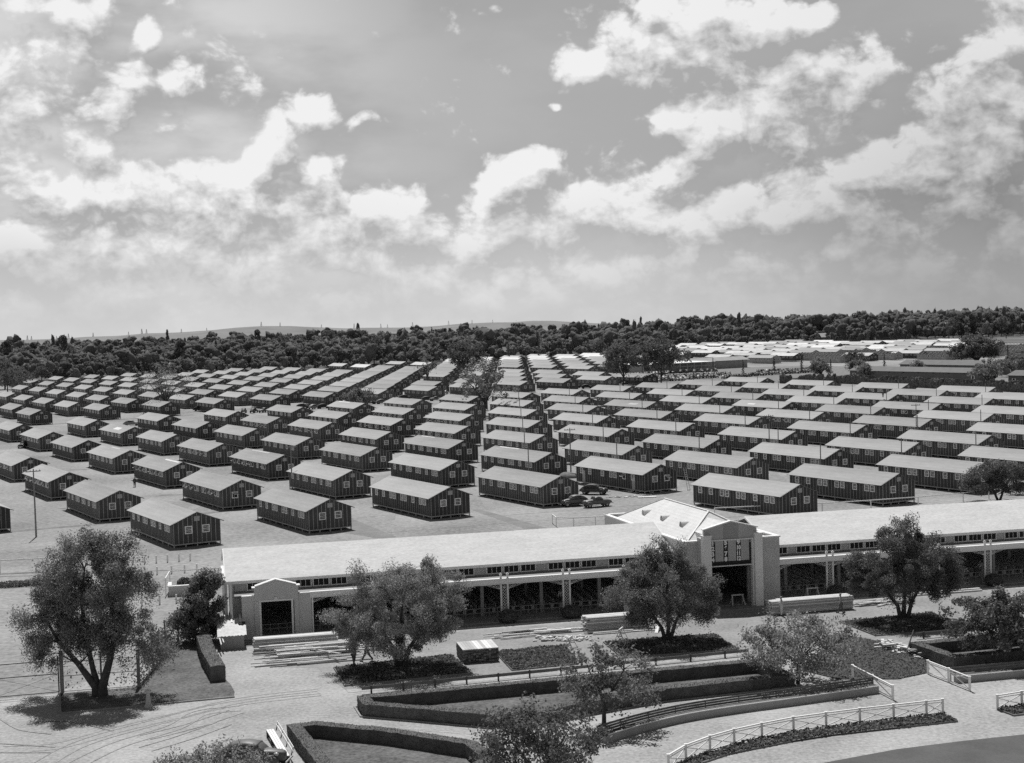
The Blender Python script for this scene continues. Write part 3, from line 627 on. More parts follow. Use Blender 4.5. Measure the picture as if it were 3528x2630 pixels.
uf = wall_mesh(light=True, with_windows=True); roof_into(uf, mi=5)
unfin2_me = uf.build('unfinished_barrack', ['palewall', 'lath', 'sill', 'frame', 'boarddk', 'roof', 'boarddk'], mesh_only=True)
uf = wall_mesh(light=True, with_windows=True)
for q in range(9): uf.bar((0, BL * q / 8, ZE), (BW / 2, BL * q / 8, ZR), .1, .12, 2); uf.bar((BW, BL * q / 8, ZE), (BW / 2, BL * q / 8, ZR), .1, .12, 2)
uf.bar((BW / 2, 0, ZR), (BW / 2, BL, ZR), .1, .15, 2)
unfin3_me = uf.build('unfinished_barrack', ['palewall', 'lath', 'lath', 'frame', 'boarddk'], mesh_only=True)
BARR = [(-12,18,-240.8,713.0,0), (-11,17,-225.9,690.1,0), (-11,18,-224.3,723.4,0), (-10,15,-206.9,618.0,0), (-10,16,-208.1,657.7,0), (-10,17,-208.4,697.0,0), (-10,18,-208.8,732.3,0), (-9,12,-190.7,514.4,0), (-9,13,-191.1,553.7,0), (-9,14,-191.4,593.3,0), (-9,15,-191.8,631.6,0), (-9,16,-192.0,668.7,0), (-9,17,-192.3,706.1,0), (-9,18,-192.6,742.2,0), (-8,11,-174.3,487.8,0), (-8,12,-174.0,522.9,0), (-8,13,-174.8,563.6,0), (-8,14,-175.0,601.6,0), (-8,15,-175.1,639.8,0), (-8,16,-175.8,677.5,0), (-8,17,-176.1,716.0,0), (-7,10,-158.0,462.7,0), (-7,11,-157.8,495.0,0), (-7,12,-157.9,534.0,0), (-7,13,-159.1,573.8,0), (-7,14,-159.1,611.6,0), (-7,15,-159.3,649.5,0), (-7,16,-159.6,687.4,0), (-7,17,-159.9,726.0,0), (-7,18,-160.1,762.1,0), (-6,9,-141.8,430.7,0), (-6,10,-142.0,468.4,0), (-6,11,-142.2,505.4,0), (-6,12,-143.0,544.5,0), (-6,13,-142.7,582.6,0), (-6,14,-142.9,621.5,0), (-6,15,-143.2,659.4,0), (-6,16,-143.4,697.3,0), (-6,17,-143.7,735.9,0), (-6,18,-143.9,772.1,0), (-5,7,-126.3,367.6,0), (-5,9,-125.6,445.8,0), (-5,10,-125.9,479.1,0), (-5,11,-126.1,517.1,0), (-5,12,-126.3,553.6,0), (-5,13,-126.5,592.5,0), (-5,14,-126.8,631.5,0), (-5,15,-127.0,669.4,0), (-5,16,-127.2,707.3,0), (-5,17,-127.4,745.9,0), (-5,18,-127.7,782.2,0), (-4,6,-109.2,337.1,0), (-4,7,-110.0,376.6,0), (-4,9,-109.5,455.6,0), (-4,10,-109.7,492.0,0), (-4,11,-110.0,527.0,0), (-4,12,-110.2,563.5,0), (-4,13,-110.4,602.4,0), (-4,14,-110.6,641.4,0), (-4,15,-110.8,679.4,0), (-4,16,-111.0,717.3,0), (-4,17,-111.2,756.0,0), (-3,4,-92.9,271.2,0), (-3,5,-93.0,309.0,0), (-3,6,-92.6,346.1,0), (-3,7,-93.8,387.2,0), (-3,9,-93.9,463.0,0), (-3,10,-93.6,500.0,0), (-3,11,-94.1,537.0,0), (-3,12,-94.0,573.4,0), (-3,13,-94.2,612.4,0), (-3,14,-94.4,651.4,0), (-3,15,-94.6,689.4,0), (-3,16,-94.8,727.4,0), (-2,2,-76.2,201.6,0), (-2,3,-76.4,240.4,0), (-2,4,-76.7,280.5,0), (-2,5,-76.2,318.1,0), (-2,6,-76.8,355.9,0), (-2,7,-77.4,396.4,0), (-2,9,-77.6,473.6,0), (-2,10,-77.5,510.5,0), (-2,11,-77.8,545.6,0), (-2,12,-77.9,583.4,0), (-2,13,-78.0,622.4,0), (-2,14,-78.2,661.4,0), (-2,15,-78.4,699.5,0), (-1,2,-60.3,211.3,0), (-1,3,-60.4,252.9,0), (-1,4,-60.5,290.1,0), (-1,5,-60.5,328.4,0), (-1,6,-61.1,365.5,0), (-1,7,-61.3,407.4,0), (-1,9,-61.8,484.0,0), (-1,10,-61.5,520.1,0), (-1,11,-61.6,556.8,0), (-1,12,-61.7,593.4,0), (-1,13,-61.9,632.4,0), (-1,14,-62.0,671.5,0), (-1,15,-62.2,709.5,0), (-1,16,-62.3,747.6,0), (0,1,-43.3,184.3,0), (0,2,-44.3,221.0,0), (0,3,-43.9,261.0,0), (0,4,-44.3,298.7,0), (0,5,-45.1,341.8,0), (0,6,-44.9,376.7,0), (0,7,-45.0,417.4,0), (0,9,-45.1,496.0,0), (0,10,-45.3,531.7,0), (0,11,-45.4,566.8,0), (0,12,-45.6,603.4,0), (0,13,-45.7,642.5,0), (0,14,-45.8,681.6,0), (0,15,-45.9,719.7,0), (1,1,-27.5,193.8,0), (1,2,-28.4,230.7,0), (1,3,-28.1,270.7,0), (1,4,-28.6,308.0,0), (1,5,-28.7,346.9,0), (1,6,-28.6,385.4,0), (1,7,-29.1,427.2,0), (2,1,-11.8,203.9,0), (2,2,-12.0,241.2,0), (2,3,-12.3,280.7,0), (2,4,-12.5,317.3,0), (2,5,-12.6,355.5,0), (2,6,-12.7,395.9,0), (2,7,-12.8,436.5,0), (3,1,4.1,213.8,0), (3,2,3.8,250.6,0), (3,3,3.5,288.6,0), (3,4,3.5,327.7,0), (3,5,3.4,366.4,0), (3,6,3.3,405.6,0), (3,7,3.3,447.3,0), (4,1,20.1,226.0,0), (4,2,19.4,258.7,0), (4,3,19.5,297.6,0), (4,4,19.5,336.1,0), (4,5,19.2,374.6,0), (4,6,19.0,414.2,0), (4,7,19.1,456.9,0), (5,0,35.7,195.1,0), (5,1,35.6,232.1,0), (5,2,35.0,267.5,0), (5,3,35.2,306.8,0), (5,4,35.1,345.0,0), (5,5,35.2,384.8,0), (5,6,35.3,426.4,0), (5,7,35.8,469.7,0), (6,0,51.5,204.4,0), (6,1,51.6,242.0,0), (6,2,51.6,280.0,0), (6,3,51.6,319.1,0), (6,4,51.6,357.6,0), (6,5,51.6,396.3,0), (6,6,51.6,435.6,0), (6,7,51.6,477.4,0), (7,0,67.5,214.6,0), (7,1,66.9,249.6,0), (7,2,67.6,290.0,0), (7,3,67.6,329.1,0), (7,4,67.7,367.6,0), (7,5,67.7,406.4,0), (7,6,67.7,445.7,0), (7,7,67.7,487.5,0), (8,0,83.5,224.6,0), (8,1,82.6,259.4,0), (8,2,83.6,299.9,0), (8,3,83.7,339.1,0), (8,4,83.7,377.6,0), (8,5,83.8,416.5,0), (8,6,83.8,455.8,0), (8,7,84.7,499.6,0), (9,0,99.5,234.5,0), (9,1,99.6,271.9,0), (9,2,99.7,310.0,0), (9,3,98.8,345.4,0), (9,4,99.8,387.7,0), (9,5,99.9,426.6,0), (9,6,100.0,466.0,0), (10,1,115.6,281.9,0), (10,2,115.7,320.0,0), (10,3,115.8,359.2,0), (10,4,115.9,397.9,0), (10,5,116.0,436.8,0), (11,2,131.8,330.1,0), (11,3,131.9,369.4,0), (11,4,132.0,406.5,0), (1,20,-28.8,507.3,0), (1,21,-28.8,545.0,0), (1,22,-28.8,623.0,0), (1,23,-28.8,661.0,0), (1,24,-28.8,699.0,0), (1,25,-28.8,737.0,0), (1,26,-28.8,775.0,0), (1,27,-28.8,812.0,1), (2,20,-12.9,517.0,0), (2,21,-12.9,555.0,0), (2,22,-12.9,627.0,0), (2,23,-12.9,665.0,0), (2,24,-12.9,703.0,0), (2,25,-12.9,741.0,0), (2,26,-12.9,779.0,0), (2,27,-12.9,817.0,1), (2,28,-12.9,855.0,1), (3,20,3.1,529.0,0), (3,21,3.1,567.0,0), (3,22,3.1,605.0,0), (3,23,3.1,643.0,0), (3,24,3.1,712.0,0), (3,25,3.1,750.0,0), (3,26,3.1,788.0,0), (3,27,3.1,826.0,1), (3,28,3.1,864.0,1), (4,20,19.1,538.0,0), (4,21,19.1,580.0,0), (4,22,19.1,622.0,0), (4,23,19.1,690.0,0), (4,24,19.1,729.0,0), (4,25,19.1,768.0,0), (4,26,19.1,807.0,1), (4,27,19.1,846.0,1), (4,28,19.1,880.0,1), (5,20,35.0,548.4,0), (5,21,35.0,590.0,0), (5,22,35.0,664.0,0), (5,23,35.0,703.0,0), (5,24,35.0,742.0,0), (5,25,35.0,781.0,0), (5,26,35.0,820.0,1), (5,27,35.0,859.0,1), (6,20,51.0,560.7,0), (6,21,51.0,680.0,0), (6,22,51.0,719.0,0), (6,23,51.0,758.0,0), (6,24,51.0,797.0,0), (6,25,51.0,836.0,1), (6,26,51.0,870.0,1), (-3,19,-93.3,809.0,1), (-2,19,-77.3,778.0,1), (-1,19,-61.4,815.0,1), (0,19,-45.4,786.0,1), (1,19,-29.4,848.0,1), (9,44,99.5,842.4,2), (9,45,99.5,881.4,2), (9,46,99.5,920.4,2), (9,47,99.5,959.4,2), (9,48,99.5,998.4,2), (9,49,99.5,1037.4,2), (9,50,99.5,1076.4,2), (10,42,115.5,774.0,2), (10,43,115.5,813.0,2), (10,44,115.5,852.0,2), (10,45,115.5,891.0,2), (10,46,115.5,930.0,2), (10,47,115.5,969.0,2), (10,48,115.5,1008.0,2), (10,49,115.5,1047.0,2), (11,41,131.5,744.6,2), (11,42,131.5,783.6,2), (11,43,131.5,822.6,2), (11,44,131.5,861.6,2), (11,45,131.5,900.6,2), (11,46,131.5,939.6,2), (11,47,131.5,978.6,2), (11,48,131.5,1017.6,2), (11,49,131.5,1056.6,2), (12,41,147.4,754.2,2), (12,42,147.4,793.2,2), (12,43,147.4,832.2,2), (12,44,147.4,871.2,2), (12,45,147.4,910.2,2), (12,46,147.4,949.2,2), (12,47,147.4,988.2,2), (12,48,147.4,1027.2,2), (12,49,147.4,1066.2,2), (13,40,163.4,724.8,2), (13,41,163.4,763.8,2), (13,42,163.4,802.8,2), (13,43,163.4,841.8,2), (13,44,163.4,880.8,2), (13,45,163.4,919.8,2), (13,46,163.4,958.8,2), (13,47,163.4,997.8,2), (13,48,163.4,1036.8,2), (13,49,163.4,1075.8,2), (14,40,179.4,734.4,2), (14,41,179.4,773.4,2), (14,42,179.4,812.4,2), (14,43,179.4,851.4,2), (14,44,179.4,890.4,2), (14,45,179.4,929.4,2), (14,46,179.4,968.4,2), (14,47,179.4,1007.4,2), (14,48,179.4,1046.4,2), (15,40,195.3,744.0,2), (15,41,195.3,783.0,2), (15,42,195.3,822.0,2), (15,43,195.3,861.0,2), (15,44,195.3,900.0,2), (15,45,195.3,939.0,2), (15,46,195.3,978.0,2), (15,47,195.3,1017.0,2), (15,48,195.3,1056.0,2), (16,39,211.3,714.6,2), (16,40,211.3,753.6,2), (16,41,211.3,792.6,2), (16,42,211.3,831.6,2), (16,43,211.3,870.6,2), (16,44,211.3,909.6,2), (16,45,211.3,948.6,2), (16,46,211.3,987.6,2), (16,47,211.3,1026.6,2), (16,48,211.3,1065.6,2), (17,39,227.3,724.2,2), (17,40,227.3,763.2,2), (17,41,227.3,802.2,2), (17,42,227.3,841.2,2), (17,43,227.3,880.2,2), (17,44,227.3,919.2,2), (17,45,227.3,958.2,2), (17,46,227.3,997.2,2), (17,47,227.3,1036.2,2), (18,39,243.3,733.8,2), (18,40,243.3,772.8,2), (18,41,243.3,811.8,2), (18,42,243.3,850.8,2), (18,43,243.3,889.8,2), (18,44,243.3,928.8,2), (18,45,243.3,967.8,2), (18,46,243.3,1006.8,2), (19,39,259.2,743.4,2), (19,40,259.2,782.4,2), (19,41,259.2,821.4,2), (19,42,259.2,860.4,2), (19,43,259.2,899.4,2), (19,44,259.2,938.4,2), (19,45,259.2,977.4,2), (20,40,275.2,792.0,2), (20,41,275.2,831.0,2), (20,42,275.2,870.0,2), (20,43,275.2,909.0,2), (20,44,275.2,948.0,2), (20,45,275.2,987.0,2), (21,40,291.2,801.6,2), (21,41,291.2,840.6,2), (21,42,291.2,879.6,2), (21,43,291.2,918.6,2), (21,44,291.2,957.6,2)]
near_rows = {}; rows_ = {}; files_ = {}
for (c, r, x, y, k) in BARR:
    if k == 2: files_.setdefault(c, []).append((y, c, r, x, k))
    else: rows_.setdefault(r if r < 20 else 100 + c, []).append((c if r < 20 else y, c, r, x, y, k))
OPENROWS = {(0, 3), (2, 5), (1, 5), (1, 4), (0, 5), (-1, 4), (-1, 3), (-3, 4), (-2, 3), (2, 6), (1, 6), (2, 7), (3, 5), (3, 6), (5, 5), (6, 5), (5, 6), (5, 4), (7, 3), (6, 4), (7, 6), (-1, 6), (-2, 7), (-4, 6), (0, 7), (2, 4), (8, 2), (9, 3), (4, 1), (8, 6), (0, 2)}
rw = random.Random(5)
PATCH = {(-1, 3): (.04, .05, .10, .4), (0, 3): (.03, .35, .1, .45), (-3, 6): (.35, .3, .3, .25), (0, 7): (.02, .5, .12, .4), (2, 3): (.02, .6, .08, .3), (5, 5): (.4, .3, .25, .2), (-2, 4): (.05, .3, .1, .3), (3, 2): (.0, .55, .09, .35), (7, 4): (.5, .6, .2, .15)}
def bname(c, r):
    if (c, r) == (4, 1): return 'dark barrack with doors and steps, raised on braced posts behind three parked cars'
    if (c, r) == (3, 1): return 'dark barrack whose gable end stands right beside the two parked cars'
    if (c, r) == (0, 1): return 'large dark barrack nearest the camera, alone at the left end of the front row'
    return None
order = sorted(rows_)
vis_rows = {r: i + 1 for i, r in enumerate([q for q in order if q < 19])}
cenfiles = {q: i + 1 for i, q in enumerate([q for q in order if q >= 100])}
for key in order:
    lst = sorted(rows_[key])
    for i, (_, c, r, x, y, k) in enumerate(lst):
        lab = bname(c, r)
        if r < 8:
            if not lab: lab = 'dark tarpaper barrack with pale roof, %s from the left in the %s row from front' % (ordw(i + 1), ordw(vis_rows[key]))
            t = empty('barrack', (x, y, 0), TH, lab, 'barrack', 'dark barracks set out in staggered rows')
            link('wall', wall_me, t); link('roof', roof_me, t)
            o = link('vent_panel', vent_me, t); o.location = (BW / 2, 0, 3.52)
            if (c, r) in PATCH:
                u0, v0, du, dv = PATCH[(c, r)]; pb = MB()
                def rp(u, v): return (BW / 2 - u * (BW / 2 + OS), v * BL, ZR + .012 - u * (ZR - ZE))
                pb.quad(rp(u0, v0), rp(u0 + du, v0), rp(u0 + du, v0 + dv), rp(u0, v0 + dv)); pb.build('roof_patch', 'whitewood', t)
            op = (c, r) in OPENROWS
            for s in WIN_S:
                if op and rw.random() < 0.62: me = WSO[rw.random() < 0.5]
                else: me = WS
                if (c, r) == (4, 1) and s in (WIN_S[2], WIN_S[8]): continue
                o = link('window', me, t); o.location = (0, s, 2.3)
            for u in WIN_G:
                o = link('window', WGO[rw.random() < 0.5] if op and rw.random() < 0.3 else WG, t); o.location = (u, 0, 2.16)
            if (c, r) == (4, 1):
                for s in (3.0, 17.2): o = link('door', door_me, t); o.location = (0, s, 0)
                st = MB()
                for q in range(3): st.box((-0.3 - 0.28 * q, 3.0, 0.32 - 0.12 * q), (0.28, 1.0, 0.05))
                st.build('step', 'lumber', t)
                br = MB()
                for q in range(6): br.bar((-0.1, 1 + 3 * q, 0.3), (-0.9, 2.0 + 3 * q, 0.02), 0.07, 0.07)
                for q in range(3): br.bar((0.6 + 2 * q, -0.1, 0.32), (1.4 + 2 * q, -0.5, 0.02), 0.07, 0.07)
                br.build('brace', 'sill', t)
            elif (c, r) in ((0, 5), (6, 2), (5, 3), (1, 6), (7, 2)):
                o = link('door', door_me, t); o.location = (0, 3.4 if c % 2 else 1.7 + 3.4, 0)
        else:
            me = whiteroof_me if k == 1 else far_me
            o = link('barrack', me); o.location = (x, y, 0); o.rotation_euler = (0, 0, TH)
            if r < 19: lab = 'small distant dark barrack, %s from the left in the %s row from front' % (ordw(i + 1), ordw(vis_rows[key]))
            elif r == 19: lab = 'white-roofed barrack at the edge of the woods, %s from the left' % ordw(i + 1)
            else: lab = '%s barrack from front in the %s column of the packed centre block' % (ordw(i + 1), ordw(cenfiles[key]))
            if k == 1 and r != 19: lab = 'white-roofed ' + lab
            tag(o, lab, 'barrack', 'small distant barracks before the woods')
for ci, c in enumerate(sorted(files_)):
    for i, (y, c, r, x, k) in enumerate(q for q in sorted(files_[c]) if rw.random() > .10):
        o = link('unfinished_barrack', unfin3_me if (ci > 3 and i < 2 and rw.random() < .8) else unfin_me if rw.random() < .72 else unfin2_me); o.location = (x + rw.uniform(-2, 2), y + rw.uniform(-4, 4), rw.uniform(-.25, .25)); o.rotation_euler = (0, 0, TH)
        tag(o, 'white-roofed unfinished barrack, %s from the front in the %s column from the left' % (ordw(i + 1), ordw(ci + 1)), 'barrack', 'white-roofed barracks under construction at right')

# ------------------------------------------------------------------ long betting shed with the numbered portal
SA = R(12.642)
SH = empty('betting_shed', (-24.70, 129.28, 0), SA, 'long white-roofed pavilion with a numbered board over its central portal', 'building')
SHM = Matrix.Translation((-24.70, 129.28, 0)) @ Matrix.Rotation(SA, 4, 'Z')
def shp(u, w_, z=0): return SHM @ Vector((u, w_, z))
# main roofs
def shed_roof(u0, u1, cut=None):
    b = MB(); we, wr, wb = 1.55, 8.2, 14.85; ze, zr = 5.05, 7.08
    n = max(2, int((u1 - u0) / 3))
    for i in range(n):
        a = u0 + (u1 - u0) * i / n; c = u0 + (u1 - u0) * (i + 1) / n
        b.quad((a, we, ze), (c, we, ze), (c, wr, zr), (a, wr, zr), 0); b.quad((a, wr, zr), (c, wr, zr), (c, wb, ze), (a, wb, ze), 0)
    b.quad((u0, we, ze - .05), (u0, wr, zr - .12), (u1, wr, zr - .12), (u1, we, ze - .05), 1)
    b.quad((u0, wr, zr - .12), (u0, wb, ze - .12), (u1, wb, ze - .12), (u1, wr, zr - .12), 1)
    b.box(((u0 + u1) / 2, we + .03, ze - .135), (u1 - u0, .06, .25), mi=1)      # fascia
    for u in (u0, u1):
        b.bar((u, we, ze - .1), (u, wr, zr - .1), .08, .2, 1); b.bar((u, wr, zr - .1), (u, wb, ze - .1), .08, .2, 1)
    return b.build('roof', ['shingle', 'cream'], SH)
shed_roof(-1.2, 41.3); shed_roof(51.0, 96.0)
# clerestory walls with windows
def clere(u0, u1):
    b = MB(); b.box(((u0 + u1) / 2, 2.1, 4.38), (u1 - u0, .2, 1.1)); b.build('clerestory_wall', 'stucco', SH)
    c = MB(); c.add([(u0, .16, 3.94), (u1, .16, 3.94), (u1, 2.0, 4.05), (u0, 2.0, 4.05)], [(0, 1, 2, 3)]); c.add([(u0, .16, 3.84), (u1, .16, 3.84), (u1, 2.0, 3.95), (u0, 2.0, 3.95)], [(0, 3, 2, 1)])
    c.build('canopy_roof', 'concrete', SH)
clere(-.5, 41.4); clere(51.1, 95.8)
wb_ = MB(); W_, H_ = 1.34, .60
for sg in (-1, 1):
    wb_.box((sg * (W_ + .1) / 2, -.03, 0), (.1, .08, H_ + .2), mi=0); wb_.box((0, -.03, sg * (H_ + .1) / 2), (W_, .08, .1), mi=0)
wb_.box((0, -.008, 0), (W_, .015, H_), mi=1)
for k in (-1, 1): wb_.box((k * W_ / 6, -.02, 0), (.045, .03, H_), mi=0)
cwin = wb_.build('window', ['white', 'boarddk'], mesh_only=True)
for base in [22.85 + 5.93 * k for k in range(-4, 3)] + [51.5 - 3.26 + 5.67 * k for k in range(0, 8)]:
    for j in range(3):
        u = base + .68 + 1.63 * j
        if (0 < u < 40.9) or (51.9 < u < 95):
            o = link('window', cwin, SH); o.location = (u, 2.0, 4.44)
# front beams
for u0, u1 in ((6.15, 41.9), (51.05, 96.0)):
    b = MB(); b.box(((u0 + u1) / 2, 0, 3.66), (u1 - u0, .3, .50)); b.box(((u0 + u1) / 2, 0.02, 3.93), (u1 - u0, .42, .05), mi=0)
    b.box(((u0 + u1) / 2, -.16, 3.47), (u1 - u0, .03, .06)); b.build('beam', 'cream', SH)
# lattice columns
lc = MB()
for x in (0.07, .71): lc.box((x, 0, 1.70), (.14, .16, 3.40))
lc.box((.39, 0, .29), (.5, .10, .58)); lc.box((.39, 0, .62), (.5, .12, .08))
for k in range(9):
    z0 = .66 + k * .26
    lc.bar((.14, -.02, z0), (.64, -.02, z0 + .52), .03, .028); lc.bar((.64, .02, z0), (.14, .02, z0 + .52), .03, .028)
for k in range(7):
    a = math.pi * k / 6; lc.bar((.39, 0, 3.05), (.39 + .25 * math.cos(a), 0, 3.05 + .28 * math.sin(a)), .02, .025)
lcol = lc.build('lattice_column', 'cream', mesh_only=True)
fn = MB(); fn.box((0, 0, .2), (.17, .17, .36)); fn.box((0, 0, .37), (.24, .24, .05)); fn.box((0, 0, .44), (.12, .12, .1)); fin = fn.build('finial', 'cream', mesh_only=True)
bk = MB()
prev = None
for k in range(9):
    t = k / 8; x = t * 1.75; z = 2.95 + .45 * math.sqrt(max(0, 1 - (1 - t) ** 2)) - .02
    if prev: bk.bar((prev[0], 0, prev[1]), (x, 0, z), .02, .022)
    prev = (x, z)
for k in range(5):
    a = R(12 + 17 * k); bk.bar((0, 0, 2.95), (min(1.3, .52 / max(.2, math.sin(a)) * math.cos(a)) if k else 1.2, 0, 2.95 + (.43 if k > 0 else .36)), .018, .02)
bkm = bk.build('bracket', 'cream', mesh_only=True)
COLS = [11.77, 17.70, 23.63, 29.56, 35.49, 56.06, 61.73, 67.40, 73.06, 78.73, 84.4]
for u in COLS:
    o = link('lattice_column', lcol, SH); o.location = (u, 0, 0)
    for x in (.07, .71): f = link('finial', fin, o); f.location = (x, 0, 3.95)
    q = link('bracket', bkm, SH); q.location = (u + .78, 0, 0)
    q = link('bracket', bkm, SH); q.location = (u, 0, 0); q.scale = (-1, 1, 1)
for u, s in ((6.4, 1), (51.2, 1)):
    q = link('bracket', bkm, SH); q.location = (u, 0, 0)
# entrance block at the left end
b = MB()
FY = 0.0
def wallface(b, pts, y0, y1, mi=0):
    n = len(pts)
    b.add([(p[0], y0, p[1]) for p in pts] + [(p[0], y1, p[1]) for p in pts],
          [tuple(range(n)), tuple(range(2 * n - 1, n - 1, -1))] + [((i + 1) % n, i, n + i, n + (i + 1) % n) for i in range(n)], mi)
wallface(b, [(.12, 0), (1.62, 0), (1.62, 3.86), (.12, 3.86)], -.05, .45)
wallface(b, [(4.74, 0), (6.27, 0), (6.27, 3.83), (4.74, 3.83)], -.05, .45)
wallface(b, [(1.24, 3.35), (5.12, 3.35), (5.12, 4.62), (4.9, 4.66), (3.12, 5.2), (1.35, 4.66), (1.24, 4.62)], -.12, .45)
b.box((1.43, -.10, 1.7), (.40, .1, 3.4)); b.box((4.93, -.10, 1.7), (.40, .1, 3.4))
b.box((.32, 4.5, 1.93), (.36, 8.2, 3.86)); b.build('entrance_wall', 'stucco', SH)
b = MB()
b.box((.32, 4.3, 3.90), (.46, 8.4, .09)); b.box((.68, .2, 3.91), (1.1, .62, .08)); b.box((5.75, .2, 3.88), (1.1, .62, .09))
b.box((1.2, .17, 4.62), (.34, .72, .09)); b.box((5.13, .17, 4.62), (.34, .72, .09))
b.bar((1.32, .17, 4.74), (3.13, .17, 5.28), .72, .09); b.bar((3.11, .17, 5.28), (4.96, .17, 4.73), .72, .09)
b.build('coping', 'white', SH)
b = MB(); b.box((1.72, -.02, 1.73), (.17, .3, 3.46)); b.box((4.56, -.02, 1.73), (.17, .3, 3.46)); b.box((3.14, -.02, 3.40), (2.7, .3, .15)); b.box((3.12, -.17, 3.58), (.26, .12, .26))
b.build('door_surround', 'cream', SH)
b = MB(); b.box((6.36, 0, 1.7), (.12, .14, 3.4)); b.build('end_post', 'cream', SH)
# side walls and gable at the left end
b = MB()
pr = [(2.0, 0), (14.4, 0), (14.4, 5.0), (8.2, 6.93), (2.0, 4.98)]
b.add([(-.62, p[0], p[1]) for p in pr] + [(-.35, p[0], p[1]) for p in pr], [(0, 4, 3, 2, 1), (5, 6, 7, 8, 9)] + [(i, (i + 1) % 5, 5 + (i + 1) % 5, 5 + i) for i in range(5)])
b.build('gable_wall', 'stucco', SH)
b = MB(); b.box((-.22, 2.12, 2.45), (.75, .2, 4.9)); b.build('return_wall', 'stucco', SH)
b = MB(); b.box((-.95, 17.5, 1.5), (.25, 10.5, 3.0)); b.build('rear_wall', 'stucco', SH)
b = MB(); b.box((-.95, 17.5, 3.05), (.4, 10.6, .1)); b.build('coping', 'white', SH)
# inside: floor, rear wall, posts, seats, rail
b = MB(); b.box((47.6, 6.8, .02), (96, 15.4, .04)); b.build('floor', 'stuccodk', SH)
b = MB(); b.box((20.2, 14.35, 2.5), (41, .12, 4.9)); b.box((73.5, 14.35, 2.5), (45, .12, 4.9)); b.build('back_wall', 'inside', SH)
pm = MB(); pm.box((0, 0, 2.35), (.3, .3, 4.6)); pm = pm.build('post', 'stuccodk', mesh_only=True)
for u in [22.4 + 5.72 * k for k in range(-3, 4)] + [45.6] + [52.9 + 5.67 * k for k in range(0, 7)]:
    for wv in (2.6, 9.0):
        if u == 45.6 and wv < 5: wv = 5.5
        o = link('post', pm, SH); o.location = (u, wv, 0)
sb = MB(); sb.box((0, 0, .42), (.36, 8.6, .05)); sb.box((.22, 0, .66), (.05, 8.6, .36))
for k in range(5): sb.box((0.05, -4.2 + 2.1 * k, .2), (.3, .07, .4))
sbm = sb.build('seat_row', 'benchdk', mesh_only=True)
for k in range(36):
    o = link('seat_row', sbm, SH); o.location = (7.6 + .95 * k, 8.2, .04)
for k in range(40):
    o = link('seat_row', sbm, SH); o.location = (52.0 + .95 * k, 8.2, .04)
rl = MB()
for u0, u1 in ((1.9, 41), (51.5, 95)):
    for z in (.45, .85): rl.bar((u0, 2.0, z), (u1, 2.0, z), .05, .05)
    n = int((u1 - u0) / .75)
    for k in range(n + 1): rl.box((u0 + (u1 - u0) * k / n, 2.0, .42), (.05, .05, .85))
rl.build('rail', 'stuccodk', SH)
# paved apron and low kerb in front
b = MB(); b.prism([(0, -2.6), (43, -2.2), (43, 2), (0, 2)], 0.0, .03); b.prism([(49.0, -2.2), (96, -2.2), (96, 2), (49, 2)], 0.0, .03); b.build('apron', 'concrete', SH)
b = MB()
for u0, u1 in ((6.5, 42), (51, 96)): b.box(((u0 + u1) / 2, -.8, .06), (u1 - u0, .14, .1)); b.box(((u0 + u1) / 2, -2.3, .06), (u1 - u0, .14, .12))
b.build('kerb', 'stuccodk', SH)
# central pavilion
def sk(u, w_): return (u - .070 * w_, w_)
b = MB()
def pwall(u0, w0, u1, w1, z0, z1, t=.3):
    a = sk(u0, w0); c = sk(u1, w1); b.bar((a[0], a[1], (z0 + z1) / 2), (c[0], c[1], (z0 + z1) / 2), t, z1 - z0)
pwall(41.7, 0, 41.7, 21.4, 0, 6.15); pwall(51.05, 0, 51.05, 21.4, 0, 6.15); pwall(41.55, 21.4, 51.2, 21.4, 0, 6.15)
pwall(41.55, -.02, 43.6, -.02, 0, 6.15); pwall(47.9, -.02, 51.2, -.02, 0, 6.15)
b.build('pavilion_wall', 'stucco', SH)
b = MB()
pwall(41.68, -.15, 41.68, 21.55, 6.15, 6.27, .5); pwall(51.07, -.15, 51.07, 21.55, 6.15, 6.27, .5); pwall(41.5, 21.4, 51.2, 21.4, 6.15, 6.27, .5)
pwall(41.45, 0, 43.0, 0, 6.15, 6.28, .5); pwall(48.6, 0, 51.3, 0, 6.15, 6.28, .5)
b.build('coping', 'white', SH)
# hip roof
b = MB(); e0 = 42.45; e1 = 50.3; w0, w1 = 1.3, 20.4; zr, ze = 8.25, 6.02
A_, B_, C_, D_ = [(*sk(u, w_), ze) for u, w_ in ((e0, w0), (e1, w0), (e1, w1), (e0, w1))]
r0 = (*sk(46.4, 5.2), zr); r1 = (*sk(46.4, 16.5), zr)
b.add([A_, B_, C_, D_, r0, r1], [(0, 1, 4), (1, 2, 5, 4), (2, 3, 5), (3, 0, 4, 5), (0, 3, 2, 1)])
